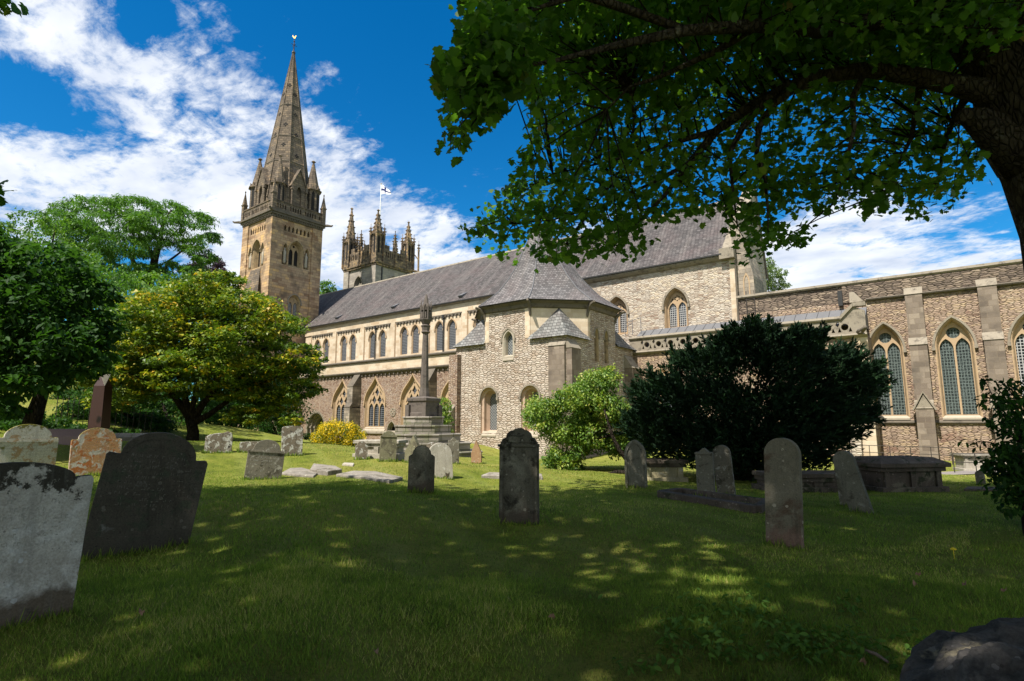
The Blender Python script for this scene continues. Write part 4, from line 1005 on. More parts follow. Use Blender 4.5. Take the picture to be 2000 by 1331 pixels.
hS = belfry(fs, -77.9, 23.6, 27.9, 1)
gen = lambda i: arch(44.3, 2.0-2*i, 16.3+i, 18.7, 19.9-i, 6)
hE.append(window(CA, 'tower_window', fe, gen, [(.15, .2), (.25, .5)], [arch(44.3+s*.4, .62, 16.7, 18.2, 18.9, 4) for s in (-1, 1)], M['dress_tower'], M['gl_choir'], .14, .12, M['dress_grey'], spring=18.7))
gen = lambda i: arch(42.9, 1.5-2*i, 9.5+i, 11.5, 12.6-i, 6)
hE.append(window(CA, 'tower_window', fe, gen, [(.15, .2), (.25, .5)], None, M['dress_tower'], M['gl_choir'], .14, .12, M['dress_grey'], spring=11.5))
def arcade(fr, c, n, z):       # blind arcading under the cornice: little pointed recesses
    hs = []
    for i in range(n):
        cc = c+(i-(n-1)/2)*.62; hs.append(arch(cc, .34, z, z+.55, z+.85, 4))
    return hs
mb = MB()
def cut(fr, u0, u1, hs, c, mb):     # panel recessed behind clasping corners
    ar = arcade(fr, c, 7, 29.0)
    mb.plate(fr, rect(u0, u1, -1.5, TZ), hs + ar, 0, .9, hole_sides=True)
for h_ in (hE, hS): pass
cut(fe, TY0+.002, TY1, hE, 44.15, mb); cut(fs, TX0, TX1, hS, -77.9, mb)
mb.fbox(lambda u, v, w: (u, w, v), TX0, TX0+.8, -1.5, TZ, TY0+.92, TY1); mb.fbox(lambda u, v, w: (u, w, v), TX0+.82, TX1-.92, -1.5, TZ, TY1-.9, TY1)
part('tower_wall', mb, M['ash_tower'], CA)
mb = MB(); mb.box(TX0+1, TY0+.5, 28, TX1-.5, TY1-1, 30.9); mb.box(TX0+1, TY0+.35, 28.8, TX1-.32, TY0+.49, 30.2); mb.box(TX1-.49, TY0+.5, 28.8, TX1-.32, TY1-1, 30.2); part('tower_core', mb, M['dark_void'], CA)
for (x, y, wx, wy) in ((TX1, TY0, 1.55, 1.55), (TX0, TY0, 1.5, 1.4), (TX1, TY1, 1.5, 1.5)):
    mb = MB(); ax = x-wx if x == TX1 else x-.16; bx_ = x+.16 if x == TX1 else x+wx; ay = y-.16 if y == TY0 else y-wy; by = y+wy if y == TY0 else y+.16
    mb.box(ax, ay, -1.5, bx_, by, 30.55); part('clasping_buttress', mb, M['ash_tower'], CA, bevel=.03)
mb = MB()      # weathered slope below the south belfry opening
mb.add([fs(-79.9, 20.6, -.5), fs(-75.9, 20.6, -.5), fs(-76.6, 23.5, 0), fs(-79.2, 23.5, 0), fs(-79.9, -1, -.5), fs(-75.9, -1, -.5), fs(-79.9, -1, .1), fs(-75.9, -1, .1)], [(0, 1, 2, 3), (0, 4, 5, 1), (0, 3, 6, 4), (1, 5, 7, 2)])
part('weathering_slope', mb, M['ash_spire'], CA)
def ring(mb, x0, y0, x1, y1, o, z0, z1, th=.5):
    mb.box(x0-o, y0-o, z0, x1+o, y0+th, z1); mb.box(x0-o, y1-th, z0, x1+o, y1+o, z1)
    mb.box(x0-o, y0+th, z0, x0+th, y1-th, z1); mb.box(x1-th, y0+th, z0, x1+o, y1-th, z1)
mb = MB(); ring(mb, TX0, TY0, TX1, TY1, .22, 30.6, 30.95); ring(mb, TX0, TY0, TX1, TY1, .42, 30.95, 31.25); ring(mb, TX0, TY0, TX1, TY1, .6, 31.25, 31.5); ring(mb, TX0, TY0, TX1, TY1, .3, 31.5, 31.75)
for i in range(20):
    u = .35+i*.39; mb.box(TX0+u, TY0-.35, 30.72, TX0+u+.16, TY0, 30.94); mb.box(TX1, TY0+u, 30.72, TX1+.35, TY0+u+.16, 30.94)
part('tower_cornice', mb, M['dress_dark'], CA)
for (x, y, sx, sy) in ((TX1, TY0, 1, -1), (TX0, TY0, -1, -1), (TX1, TY1, 1, 1), (TX0, TY1, -1, 1)):
    mb = MB(); mb.tube([(x, y, 31.3), (x+sx*.6, y+sy*.6, 31.4), (x+sx*1.05, y+sy*1.05, 31.35), (x+sx*1.2, y+sy*1.2, 31.5)], [.22, .22, .16, .1], 6)
    part('gargoyle', mb, M['dress_dark'], CA)
def balustrade(fr, u0, u1, z0, z1, n, mat, name='balustrade'):
    mb = MB(); st = (u1-u0)/n; H = [arch(u0+(i+.5)*st, st*.56, z0+.25, z1-.55, z1-.28, 4) for i in range(n) if i % 6 != 5]
    mb.plate(fr, rect(u0, u1, z0, z1), H, -.1, .2)
    mb.fbox(fr, u0, u1, z1, z1+.16, -.2, .3); return part(name, mb, mat, CA)
balustrade(frE(TX1+.15), TY0-.1, TY1+.1, 31.75, 33.0, 20, M['ash_spire']); balustrade(frS(TY0-.15), TX0-.1, TX1+.1, 31.75, 33.0, 20, M['ash_spire'])
balustrade(frS(TY1+.05), TX0-.1, TX1+.1, 31.75, 33.0, 20, M['ash_spire']); balustrade(frE(TX0+.1), TY0-.1, TY1+.1, 31.75, 33.0, 20, M['ash_spire'])
def pinnacle(name, x, y, z0, zs, zt, r, mat, n=4, crockets=0, niche=False, parent=CA):
    mb = MB(); rot = math.pi/n if n == 4 else 0
    mb.lathe((x, y), [(r, z0), (r, zs), (r*1.25, zs+.05), (r*1.25, zs+.2), (r*.95, zs+.25), (r*.12, zt), (r*.3, zt+.12), (r*.1, zt+.35)], n, rot)
    if niche:
        for i in range(n):
            a = rot+2*math.pi*(i+.5)/n; c, s = math.cos(a), math.sin(a); ra = r*math.cos(math.pi/n); hw = r*math.sin(math.pi/n)*.8
            zb = zs-.2; t = (-s, c)
            mb.add([(x+c*(ra+.1)+t[0]*q*hw, y+s*(ra+.1)+t[1]*q*hw, z) for q, z in ((-1, zb), (1, zb), (0, zb+hw*3.2))] + [(x+c*ra*.5, y+s*ra*.5, zb+hw*2.0)], [(0, 1, 2), (0, 2, 3), (1, 3, 2), (0, 3, 1)])
    if crockets:
        for k in range(crockets):
            t = (k+.6)/(crockets+.6); rr = r*.95*(1-t)+r*.12*t; z = zs+.25+(zt-zs-.25)*t
            for i in range(n):
                a = rot+2*math.pi*i/n; cr = rr+.08; q = .075*(1.2-t*.4)
                mb.box(x+cr*math.cos(a)-q, y+cr*math.sin(a)-q, z-q, x+cr*math.cos(a)+q, y+cr*math.sin(a)+q, z+q*1.3)
    p = part(name, mb, mat, parent)
    if niche:
        mv = MB()
        for i in range(n):
            a = rot+2*math.pi*(i+.5)/n; c, s = math.cos(a), math.sin(a); ra = r*math.cos(math.pi/n)+.012; hw = r*math.sin(math.pi/n)*.52; t = (-s, c); zb = z0+(zs-z0)*.35
            mv.add([(x+c*ra+t[0]*u*hw, y+s*ra+t[1]*u*hw, z) for u, z in ((-1, zb), (1, zb), (1, zs-.5), (0, zs-.15), (-1, zs-.5))], [(0, 1, 2, 3, 4)])
        part('opening', mv, M['dark_void'], p)
    return p
for (x, y, t) in ((TX1, TY0, 0), (TX0, TY0, 0), (TX1, TY1, 0), (TX0, TY1, 0)):
    sx = 1 if x == TX1 else -1; sy = 1 if y == TY1 else -1
    pinnacle('corner_pinnacle', x+sx*.12, y+sy*.12, 31.5, 33.9, 36.0, .42, M['ash_spire'])
    if not (x == TX1 and y == TY0): pinnacle('spirelet', x-sx*1.15, y-sy*1.15, 31.7, 36.6, 41.4, 1.15, M['ash_spire'], 8, 0, True)
    else: pinnacle('spirelet', x-sx*1.3, y-sy*1.3, 31.7, 36.0, 40.4, .95, M['ash_spire'], 8, 0, True)
mb = MB(); RS = 3.75*k8
prof = [(RS, 31.6), (RS*.965, 34.2), (.16, 59.5)]
mb.lathe((tcx, tcy), prof, 8)
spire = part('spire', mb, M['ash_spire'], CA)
for i in range(8):
    a = math.pi/8+2*math.pi*i/8; mb = MB(); mb.tube([(tcx+r*math.cos(a), tcy+r*math.sin(a), z) for r, z in prof[1:]], [.13, .06], 5); part('spire_rib', mb, M['ash_spire'], spire)
def spr(z): return (.16 + (RS*.965-.16)*(59.5-z)/(59.5-34.2))*math.cos(math.pi/8)
for i, ai in enumerate((0, 5, 6, 7)):       # quatrefoil lights pierced up the spire faces
    for j, z in enumerate((41.5, 45, 48.5, 52)):
        zz_ = z + (0 if ai % 2 == 0 else 1.5); a = ai*math.pi/4; c, s = math.cos(a), math.sin(a); t = (-s, c); ra = spr(zz_)+.02; mb = MB()
        for du, dz in ((0, .2), (0, -.2), (.2, 0), (-.2, 0)):
            rr = ra - dz*.14; q = .12
            mb.add([(tcx+c*(spr(zz_+dz+e)+.025)+t[0]*(du+h), tcy+s*(spr(zz_+dz+e)+.025)+t[1]*(du+h), zz_+dz+e) for h, e in ((-q, -q), (q, -q), (q, q), (-q, q))], [(0, 1, 2, 3)])
        part('spire_light', mb, M['dark_void'], spire)
for z in (40.2, 44.5, 50.0):
    mb = MB(); r_ = spr(z)/math.cos(math.pi/8); mb.lathe((tcx, tcy), [(r_+.05, z), (r_+.07, z+.14), (r_+.0, z+.2)], 8)
    part('spire_band', mb, M['dress_dark'], spire)
for i in range(4):      # gabled lucarnes at the foot of the spire
    a = i*math.pi/2; c, s = math.cos(a), math.sin(a)
    def fl(u, v, w, c=c, s=s): ra = 3.85; return (tcx+c*(ra-w)-s*u, tcy+s*(ra-w)+c*u, v)
    mb = MB(); mb.plate(fl, [(-1.05, 31.7), (1.05, 31.7), (1.05, 36.3), (0, 38.7), (-1.05, 36.3)], [arch(0, .8, 33.3, 35.4, 36.3, 4)], 0, 1.8)
    for q in (-1, 1):
        mb.add([fl(q*1.25, 36.0, -.15), fl(0, 38.85, -.15), fl(0, 39.1, -.15), fl(q*1.45, 36.05, -.15), fl(q*1.25, 36.0, 2.2), fl(0, 38.85, 3.0), fl(0, 39.1, 3.0), fl(q*1.45, 36.05, 2.2)], [(0, 1, 2, 3), (0, 4, 5, 1), (3, 2, 6, 7), (0, 3, 7, 4)])
        mb.tube([fl(q*1.15, 31.7, -.05), fl(q*1.15, 35.6, -.05)], .14, 6)
        mb.cone([fl(q*1.15-.2, 35.6, -.25), fl(q*1.15+.2, 35.6, -.25), fl(q*1.15+.2, 35.6, .15), fl(q*1.15-.2, 35.6, .15)], fl(q*1.15, 37.2, -.05))
    lu = part('lucarne', mb, M['ash_spire'], CA)
    mv = MB(); mv.fbox(fl, -.6, .6, 33.0, 36.5, .5, .55); part('opening', mv, M['dark_void'], lu)
mb = MB(); mb.lathe((tcx, tcy), [(.16, 59.4), (.3, 59.6), (.26, 59.85), (.1, 60.0), (.05, 62.2)], 8, 0); part('finial', mb, M['iron'], spire)
mb = MB(); mb.tube([(tcx-.5, tcy, 61.0), (tcx+.5, tcy, 61.0)], .04, 5); mb.tube([(tcx, tcy-.5, 61.0), (tcx, tcy+.5, 61.0)], .04, 5); mb.lathe((tcx, tcy), [(.05, 61.5), (.14, 61.6), (.05, 61.75)], 8); part('compass_arms', mb, M['iron'], spire)
mb = MB(); f_ = lambda u, v, w: (tcx+u*.5-w, tcy+u*.4+w, 62.05+(v-62.05)*.7)
mb.plate(f_, [(-.45, 62.6), (-.2, 62.3), (0, 62.05), (.25, 62.3), (.32, 62.7), (.5, 62.75), (.33, 62.95), (.2, 62.85), (.05, 62.55), (-.15, 62.6), (-.45, 63.0), (-.55, 62.85)], [], -.03, .03)
part('weathercock', mb, M['gold'], spire)

# --- north-west tower with its crown of pinnacles
JX0, JX1, JY0, JY1 = -83.4, -75.0, 59.5, 67.2
mb = MB(); fr = frS(JY0); fe = frE(JX1)
gen = lambda i: arch(-79.6, 2.2-2*i, 21+i, 25.0, 26.7-i*1.1, 6)
js = [window(CA, 'belfry_opening', fr, gen, [(.15, .2), (.3, .6)], [arch(-79.6+s*.38, .55, 21.5, 24.6, 25.3, 4) for s in (-1, 1)]+[circ(-79.6, 25.75, .28, 8)], M['dress_grey'], M['louvre'], .16, .12, M['dress_grey'], spring=25)]
gen = lambda i: arch(63.3, 2.2-2*i, 21+i, 25.0, 26.7-i*1.1, 6)
je = [window(CA, 'belfry_opening', fe, gen, [(.15, .2), (.3, .6)], [arch(63.3+s*.38, .55, 21.5, 24.6, 25.3, 4) for s in (-1, 1)], M['dress_grey'], M['louvre'], .16, .12, M['dress_grey'], spring=25)]
mb.plate(fr, rect(JX0, JX1, 0, 28.2), js, 0, .8, hole_sides=False); mb.plate(fe, rect(JY0+.003, JY1, 0, 28.2), je, 0, .8, hole_sides=False)
mb.box(JX0, JY0+.85, 0, JX0+.8, JY1, 28.2); mb.box(JX0+.82, JY1-.8, 0, JX1-.85, JY1, 28.2)
part('north_tower_wall', mb, M['ash_jasper'], CA)
mb = MB(); mb.box(JX0+.85, JY0+.85, 26.9, JX1-.85, JY1-.85, 27.6); part('tower_roof', mb, M['lead'], CA)
for (x0, y0, x1, y1) in ((JX1-1.0, JY0-.25, JX1+.2, JY0+.9), (JX0-.2, JY0-.25, JX0+1.2, JY0+.9), (JX1-.9, JY1-1, JX1+.25, JY1+.2)):
    mb = MB(); mb.box(x0, y0, 0, x1, y1, 27.9); part('clasping_buttress', mb, M['ash_jasper'], CA)
mb = MB(); mb.tube([(JX1+.12, JY0+1.2, 18), (JX1+.12, JY0+1.2, 27.8)], .1, 6); part('downpipe', mb, M['gutter'], CA)
mb = MB(); ring(mb, JX0, JY0, JX1, JY1, .3, 28.0, 28.35); ring(mb, JX0, JY0, JX1, JY1, .45, 28.35, 28.6); ring(mb, JX0, JY0, JX1, JY1, .3, 28.6, 29.4); part('tower_cornice', mb, M['carved_dark'], CA)
def battlement(fr, u0, u1, n):
    mb = MB(); st = (u1-u0)/n; out = [(u0, 29.4)]; out.append((u1, 29.4)); top = []
    for i in range(n):
        a = u0+i*st; b_ = a+st
        if i % 2 == 0: top += [(a, 31.8), (b_, 31.8)]
        else: top += [(a, 31.0), (b_, 31.0)]
    out += top[::-1]
    H = [arch(u0+(i+.5)*st/2, st*.28, 29.65, 30.35, 30.7, 4) for i in range(2*n)]
    mb.plate(fr, out, H, -.15, .15); return part('battlement', mb, M['carved_dark'], CA)
battlement(frS(JY0-.15), JX0-.1, JX1+.1, 9); battlement(frE(JX1+.15), JY0-.1, JY1+.1, 9); battlement(frS(JY1+.1), JX0-.1, JX1+.1, 9); battlement(frE(JX0-.1), JY0-.1, JY1+.1, 9)
for (x, y, zt, r) in ((JX0+.45, JY0+.45, 39.7, 1.0), (JX1-.4, JY0+.4, 37.6, .95), (JX1-.4, JY1-.4, 37.4, .85), (JX0+.5, JY1-.5, 37.6, .85)):
    pinnacle('crown_pinnacle', x, y, 28.4, 33.2, zt, r, M['carved_dark'], 8, 5, True)
    pn = 0
    for i in range(4):
        a = math.pi/4+i*math.pi/2; pinnacle('attached_pinnacle', x+1.15*r*math.cos(a)*1.05, y+1.15*r*math.sin(a)*1.05, 28.6, 33.4, 35.0, .2, M['carved_dark'], 4, 2)
for (x, y) in (((JX0+JX1)/2, JY0-.1), (JX1+.1, (JY0+JY1)/2), ((JX0+JX1)/2, JY1), (JX0, (JY0+JY1)/2)):
    pinnacle('middle_pinnacle', x, y, 28.5, 32.4, 34.6, .34, M['carved_dark'], 4, 3)
    pinnacle('attached_pinnacle', x+(.0 if y != (JY0+JY1)/2 else .3), y-(.35 if y == JY0-.1 else 0), 28.3, 30.9, 32.6, .24, M['carved_dark'], 4, 2)
pinnacle('flying_pinnacle', JX1+1.0, JY1+.9, 28.2, 32.2, 33.9, .17, M['carved_dark'], 4, 2)
mb = MB(); mb.tube([(JX1, JY1, 31.8), (JX1+.5, JY1+.5, 31.5), (JX1+1.0, JY1+.9, 30.6)], .1, 5); mb.tube([(JX1, JY1, 28.6), (JX1+1.5, JY1+1.3, 28.3)], [.3, .15], 5); part('flying_strut', mb, M['carved_dark'], CA)

# --- flagpole on the tower
FP = empty('flagpole', (-78.8, 63, 27.6), 'white flagpole flying a white flag with blue cross above the pinnacled tower', 'flagpole')
mb = MB(); mb.tube([(-78.8, 63, 27.6), (-78.8, 63, 44.4)], [.13, .08], 8); part('pole', mb, M['white_paint'], FP)
mb = MB(); mb.lathe((-78.8, 63), [(.02, 44.4), (.14, 44.5), (.02, 44.65)], 8); part('truck', mb, M['gold'], FP)
m, g, b = newmat('flag_cloth', .8); co = g.new('ShaderNodeTexCoord').outputs['UV']; s_ = g.new('ShaderNodeSeparateXYZ'); g.link(co, s_.inputs[0])
cr = g.math('MAXIMUM', g.math('LESS_THAN', g.math('ABSOLUTE', g.math('SUBTRACT', s_.outputs[0], .5)), .09), g.math('LESS_THAN', g.math('ABSOLUTE', g.math('SUBTRACT', s_.outputs[1], .5)), .12))
g.link(g.mix(cr, (.85, .85, .86), (.015, .025, .12)), b.inputs['Base Color']); M['flag'] = m
def flag():
    n, k = 14, 8; vs = []; uv = []; fcs = []
    for i in range(n+1):
        for j in range(k+1):
            u = i/n; v = j/k; L = 2.1*u
            x = -78.72 + L*.80 + .12*math.sin(u*7+v*2)*u; y = 63 + L*.30 + .22*math.sin(u*8+v*1.5)*u
            z = 42.5 + v*1.85 - (u**1.3)*1.5*v - .12*u*(1-v) + .06*math.sin(u*6)
            vs.append((x+78.8, y-63, z-27.6)); uv.append((u, v))
    for i in range(n):
        for j in range(k): a = i*(k+1)+j; fcs.append((a, a+k+1, a+k+2, a+1))
    me = bpy.data.meshes.new('flag'); me.from_pydata(vs, [], fcs); finish_mesh(me, M['flag'], True)
    ul = me.uv_layers.new(name='UVMap')
    for p in me.polygons:
        for li in p.loop_indices: ul.data[li].uv = uv[me.loops[li].vertex_index]
    o = bpy.data.objects.new('flag', me); COL.objects.link(o); o.parent = FP
flag()

# ------------------------------------------------------------------ churchyard cross
P = atd(826, 890, 33.0); cx, cy = P.x, P.y; z0 = float(gz(cx, cy))-.1
XC = empty('churchyard_cross', (cx, cy, z0), 'tall grey stone cross shaft with carved lantern head on stepped octagonal base', 'stone cross')
zt = 1.96; n = 5; hh = (zt-(-.42))/n
mbs = []
radii = [3.25, 2.62, 2.08, 1.55, 1.12]
for i, r_ in enumerate(radii):
    zb = -.42+i*hh - (0 if i else .6); mb = MB(); z1 = -.42+(i+1)*hh; sk = R(12)
    mb.lathe((cx, cy), [(r_*k8, zb), (r_*k8, z1-.1), ((r_+.06)*k8, z1-.09), ((r_+.06)*k8, z1-.01), ((r_+.02)*k8, z1)], 8, math.pi/8)
    part('step', mb, M['step_stone'], XC, bevel=.015)
mb = MB(); mb.lathe((cx, cy), [(.92, 1.96), (.92, 2.15), (.88, 2.2), (.88, 2.75), (.97, 2.85), (.97, 3.0), (.55, 3.1)], 4, math.pi/4+R(8))
for i in range(4):
    a = R(8)+i*math.pi/2+math.pi/4; mb.box(cx+.86*math.cos(a)-.15, cy+.86*math.sin(a)-.15, 1.95, cx+.86*math.cos(a)+.15, cy+.86*math.sin(a)+.15, 2.62)
part('pedestal', mb, M['cross_stone'], XC)
mb = MB(); mb.lathe((cx, cy), [(.33, 3.05), (.31, 3.3), (.26, 3.6), (.17, 6.85)], 8); part('shaft', mb, M['cross_stone'], XC)
mb = MB(); mb.lathe((cx, cy), [(.2, 6.8), (.27, 6.88), (.22, 6.95), (.25, 7.15), (.3, 7.25), (.2, 7.32), (.36, 7.6), (.36, 7.68)], 8); part('capital', mb, M['cross_stone'], XC)
mb = MB(); mb.lathe((cx, cy), [(.24, 7.66), (.24, 8.35)], 8)
for i in range(8):
    a = math.pi/8+i*math.pi/4; mb.tube([(cx+.31*math.cos(a), cy+.31*math.sin(a), 7.66), (cx+.31*math.cos(a), cy+.31*math.sin(a), 8.45)], .055, 5)
    mb.cone([(cx+.31*math.cos(a)+q*math.cos(b2), cy+.31*math.sin(a)+q*math.sin(b2), 8.4) for q, b2 in ((.07, 0), (.07, 1.57), (.07, 3.14), (.07, 4.71))], (cx+.31*math.cos(a), cy+.31*math.sin(a), 8.82))
    a2 = i*math.pi/4; mb.cone([(cx+.26*math.cos(a2)+q*math.cos(b2), cy+.26*math.sin(a2)+q*math.sin(b2), 8.15) for q, b2 in ((.1, 0), (.1, 1.57), (.1, 3.14), (.1, 4.71))], (cx+.4*math.cos(a2), cy+.4*math.sin(a2), 8.55))
    mb.box(cx+.27*math.cos(a2)-.06, cy+.27*math.sin(a2)-.06, 7.7, cx+.27*math.cos(a2)+.06, cy+.27*math.sin(a2)+.06, 8.05)
mb.lathe((cx, cy), [(.3, 8.35), (.16, 8.6), (.08, 9.0), (.03, 9.15)], 8)
part('lantern_head', mb, M['cross_stone'], XC)

# ------------------------------------------------------------------ gravestones
def prof_round(w, h, n=16): hw = w/2; return [(-hw, 0), (hw, 0)] + [(hw*math.cos(math.pi*i/n), h-hw+hw*math.sin(math.pi*i/n)) for i in range(n+1)]
def prof_flat(w, h, rise=.1, n=12): hw = w/2; return [(-hw, 0), (hw, 0)] + [(hw*math.cos(math.pi*i/n), h-rise*w+rise*w*math.sin(math.pi*i/n)**.6) for i in range(n+1)]
def prof_shoulder(w, h, sw=.14, rise=.34, notch=.04, n=14):
    hw = w/2; a = hw*(1-sw*2); zs = h-rise*w
    return [(-hw, 0), (hw, 0), (hw, zs), (hw-.02*w, zs+.03*w), (a+.03*w, zs+.02*w), (a, zs+notch*w)] + [(a*math.cos(math.pi*i/n), zs+notch*w+(h-zs-notch*w)*math.sin(math.pi*i/n)) for i in range(1, n)] + [(-a, zs+notch*w), (-a-.03*w, zs+.02*w), (-hw+.02*w, zs+.03*w), (-hw, zs)]
def prof_gothic(w, h, rise=.75): return arch(0, w, 0, h-rise*w, h, 9)
def prof_gable(w, h, rise=.5): hw = w/2; return [(-hw, 0), (hw, 0), (hw, h-rise*w), (0, h), (-hw, h-rise*w)]
def prof_cap(w, h): hw = w/2; return [(-hw, 0), (hw, 0), (hw, h-.25*w), (hw*.55, h-.22*w), (hw*.15, h-.02*w), (0, h), (-hw*.15, h-.02*w), (-hw*.55, h-.22*w), (-hw, h-.25*w)]
def prof_ornate(w, h):
    hw = w/2; r = [(hw, 0), (hw, h-.40*w), (hw*.93, h-.40*w), (hw*.95, h-.36*w), (hw*.86, h-.33*w), (hw*.80, h-.27*w), (hw*.66, h-.24*w), (hw*.60, h-.14*w), (hw*.44, h-.07*w), (hw*.26, h-.05*w), (hw*.18, h-.01*w), (0, h)]
    return [(-hw, 0)] + r + [(-x, z) for x, z in reversed(r[1:-1])]
def prof_ogee(w, h):
    hw = w/2; r = [(hw, 0), (hw, h-.42*w), (hw*.86, h-.36*w), (hw*.72, h-.33*w), (hw*.66, h-.2*w), (hw*.5, h-.08*w), (hw*.28, h-.015*w), (0, h)]
    return [(-hw, 0)] + r + [(-x, z) for x, z in reversed(r[1:-1])]
def prof_broken(w, h): hw = w/2; return [(-hw, 0), (hw, 0), (hw*1.02, h*.7), (hw*.92, h*.93), (hw*.6, h), (hw*.3, h*.93), (-hw*.2, h*.9), (-hw*.7, h*.84), (-hw, h*.72)]
M['worn_light'] = simple('worn_pale_lettering', (.30, .29, .25), .95); M['worn_dark'] = simple('worn_dark_lettering', (.13, .12, .10), .95)
def lettering(o, fr, w, h, v0, v1, mat, seed, lh=.024, keep=.62):
    r_ = random.Random(seed); mb = MB(); v = v1
    while v > v0:
        half = w*.5*r_.uniform(.5, .8); u = -half
        while u < half:
            for _ in range(r_.randint(2, 8)):
                if u > half: break
                a = lh*r_.uniform(.35, .75)
                if r_.random() < keep:
                    k = r_.random()
                    if k < .4: mb.fbox(fr, u, u+a*.3, v, v+lh, -.0025, .001)
                    elif k < .7: mb.fbox(fr, u, u+a, v, v+lh*.28, -.0025, .001)
                    else: mb.fbox(fr, u, u+a*.3, v, v+lh, -.0025, .001); mb.fbox(fr, u+a*.35, u+a, v+lh*.7, v+lh, -.0025, .001)
                u += a+lh*.22
            u += lh*.8
        v -= lh*2.1
    part('inscription', mb, mat, o)
STONES = []
def gravestone(px, py, wpx, hpx, prof, mat, label, yaw=0, lean=0, tip=0, th=.12, kw={}, panel=None, d=None, group=None, name='gravestone', bev=.012, ins=None):
    if d is None: Pg, d = ground_hit(px, py)
    else: Pg = atd(px, py, d); Pg.z = float(gz(Pg.x, Pg.y))
    w = wpx*d/F*.995; h = hpx*d/F*1.0; sink = .35
    pr = [(u, v-(sink if v == 0 else 0)) for u, v in prof(w, h, **kw)]
    # face the camera side, turned by yaw
    to = math.atan2(-Pg.y, -Pg.x) + yaw; f = Vector((math.cos(to), math.sin(to), 0)); rgt = Vector((-f.y, f.x, 0))
    STONES.append((Pg.copy(), rgt.copy(), f.copy(), w, d))
    Rl = Matrix.Rotation(-lean, 3, f) @ Matrix.Rotation(-tip, 3, rgt)
    def fr(u, v, ww): q = Rl @ (rgt*u + Vector((0, 0, v)) - f*ww); return tuple(Pg + q)
    o = empty(name, tuple(Pg), label, 'gravestone', group) if (panel or ins) else None
    mb = MB(); mb.plate(fr, pr, [], 0, th)
    if not (panel or ins):
        return single(name, mb, mat, tuple(Pg), label, 'gravestone', group, bevel=bev)
    part('slab', mb, mat, o, bevel=bev)
    if panel: mb = MB(); panel(mb, fr, w, h); part('carving', mb, mat, o)
    if ins: lettering(o, fr, w, h, h*ins[0], h*ins[1], ins[2], int(px), *ins[3:])
    return o
def pan_ornate(mb, fr, w, h):
    mb.plate(fr, rect(-w*.5-.02, w*.5+.02, h-.47*w, h-.41*w), [], -.035, 0)
    mb.plate(fr, [(-w*.3, h-.36*w), (w*.3, h-.36*w), (w*.26, h-.22*w), (0, h-.12*w), (-w*.26, h-.22*w)], [], -.025, 0)
    for s in (-1, 1):
        mb.tube([fr(s*w*.36+.06*w*math.cos(a), h-.33*w+.06*w*math.sin(a), -.02) for a in [i*.7 for i in range(9)]], .012, 5)
        mb.fbox(fr, s*w*.44-.02, s*w*.44+.02, 0, h-.48*w, -.03, 0)
    mb.tube([fr(.14*w*math.cos(a), h-.16*w+.05*w*math.sin(a), -.025) for a in [math.pi+i*.35 for i in range(10)]], .014, 5)
def pan_border(mb, fr, w, h): mb.plate(fr, arch(0, w*.99, 0, h-.75*w*1.0, h-.01, 9), [arch(0, w*.76, .02, h-.75*w, h-.14*w, 9)], -.03, 0)
def pan_rim(mb, fr, w, h):
    P_ = prof_shoulder(w*.99, h-.01, .13, .30, .02)[2:-1]; Q_ = [(u*.90, v-.045*h) for u, v in P_]; n = len(P_)
    vs = [fr(u, v, -.012) for u, v in P_]+[fr(u, v, -.012) for u, v in Q_]+[fr(u, v, .0) for u, v in Q_]
    mb.add(vs, [(i, i+1, n+i+1, n+i) for i in range(n-1)]+[(n+i, n+i+1, 2*n+i+1, 2*n+i) for i in range(n-1)])
def pan_cap(mb, fr, w, h): mb.plate(fr, rect(-w*.52, w*.52, h-.36*w, h-.27*w), [], -.03, 0)
def pan_line(mb, fr, w, h): mb.plate(fr, rect(-w*.5, w*.5, h-.37*w, h-.33*w), [], -.02, 0)
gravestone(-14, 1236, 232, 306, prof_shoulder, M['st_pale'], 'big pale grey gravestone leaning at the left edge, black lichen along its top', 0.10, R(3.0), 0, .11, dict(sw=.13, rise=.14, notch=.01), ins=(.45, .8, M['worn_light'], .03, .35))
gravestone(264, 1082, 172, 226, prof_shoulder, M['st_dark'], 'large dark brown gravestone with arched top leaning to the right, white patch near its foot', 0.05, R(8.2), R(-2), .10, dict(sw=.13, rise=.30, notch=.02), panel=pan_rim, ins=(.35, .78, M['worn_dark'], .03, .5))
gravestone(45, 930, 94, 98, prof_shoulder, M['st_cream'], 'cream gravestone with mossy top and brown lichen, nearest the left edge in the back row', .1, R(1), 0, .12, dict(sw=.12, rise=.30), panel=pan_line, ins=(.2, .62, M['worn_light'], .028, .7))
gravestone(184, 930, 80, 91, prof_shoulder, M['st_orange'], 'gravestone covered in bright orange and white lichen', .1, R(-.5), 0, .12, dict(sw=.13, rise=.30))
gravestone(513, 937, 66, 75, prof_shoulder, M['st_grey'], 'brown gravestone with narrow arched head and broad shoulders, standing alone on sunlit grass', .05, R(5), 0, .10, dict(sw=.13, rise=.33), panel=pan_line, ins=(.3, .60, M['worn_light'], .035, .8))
gravestone(570, 891, 38, 57, prof_flat, M['st_mottle'], 'brown flat-topped gravestone spotted white left of the yellow bush', .1, R(-1), 0, .12, dict(rise=.12))
gravestone(425, 885, 47, 41, prof_broken, M['st_mottle'], 'squat rough gravestone with slanting top blotched with white lichen', 0, R(2), 0, .16)
gravestone(487, 884, 36, 20, prof_flat, M['st_mottle'], 'low stump of a lichened gravestone peeping up behind a bigger one', 0, 0, 0, .2, dict(rise=.05))
gravestone(706, 898, 23, 35, prof_ogee, M['st_mottle'], 'small dark lichened gravestone just right of the yellow bush', .1, R(-1), 0, .12)
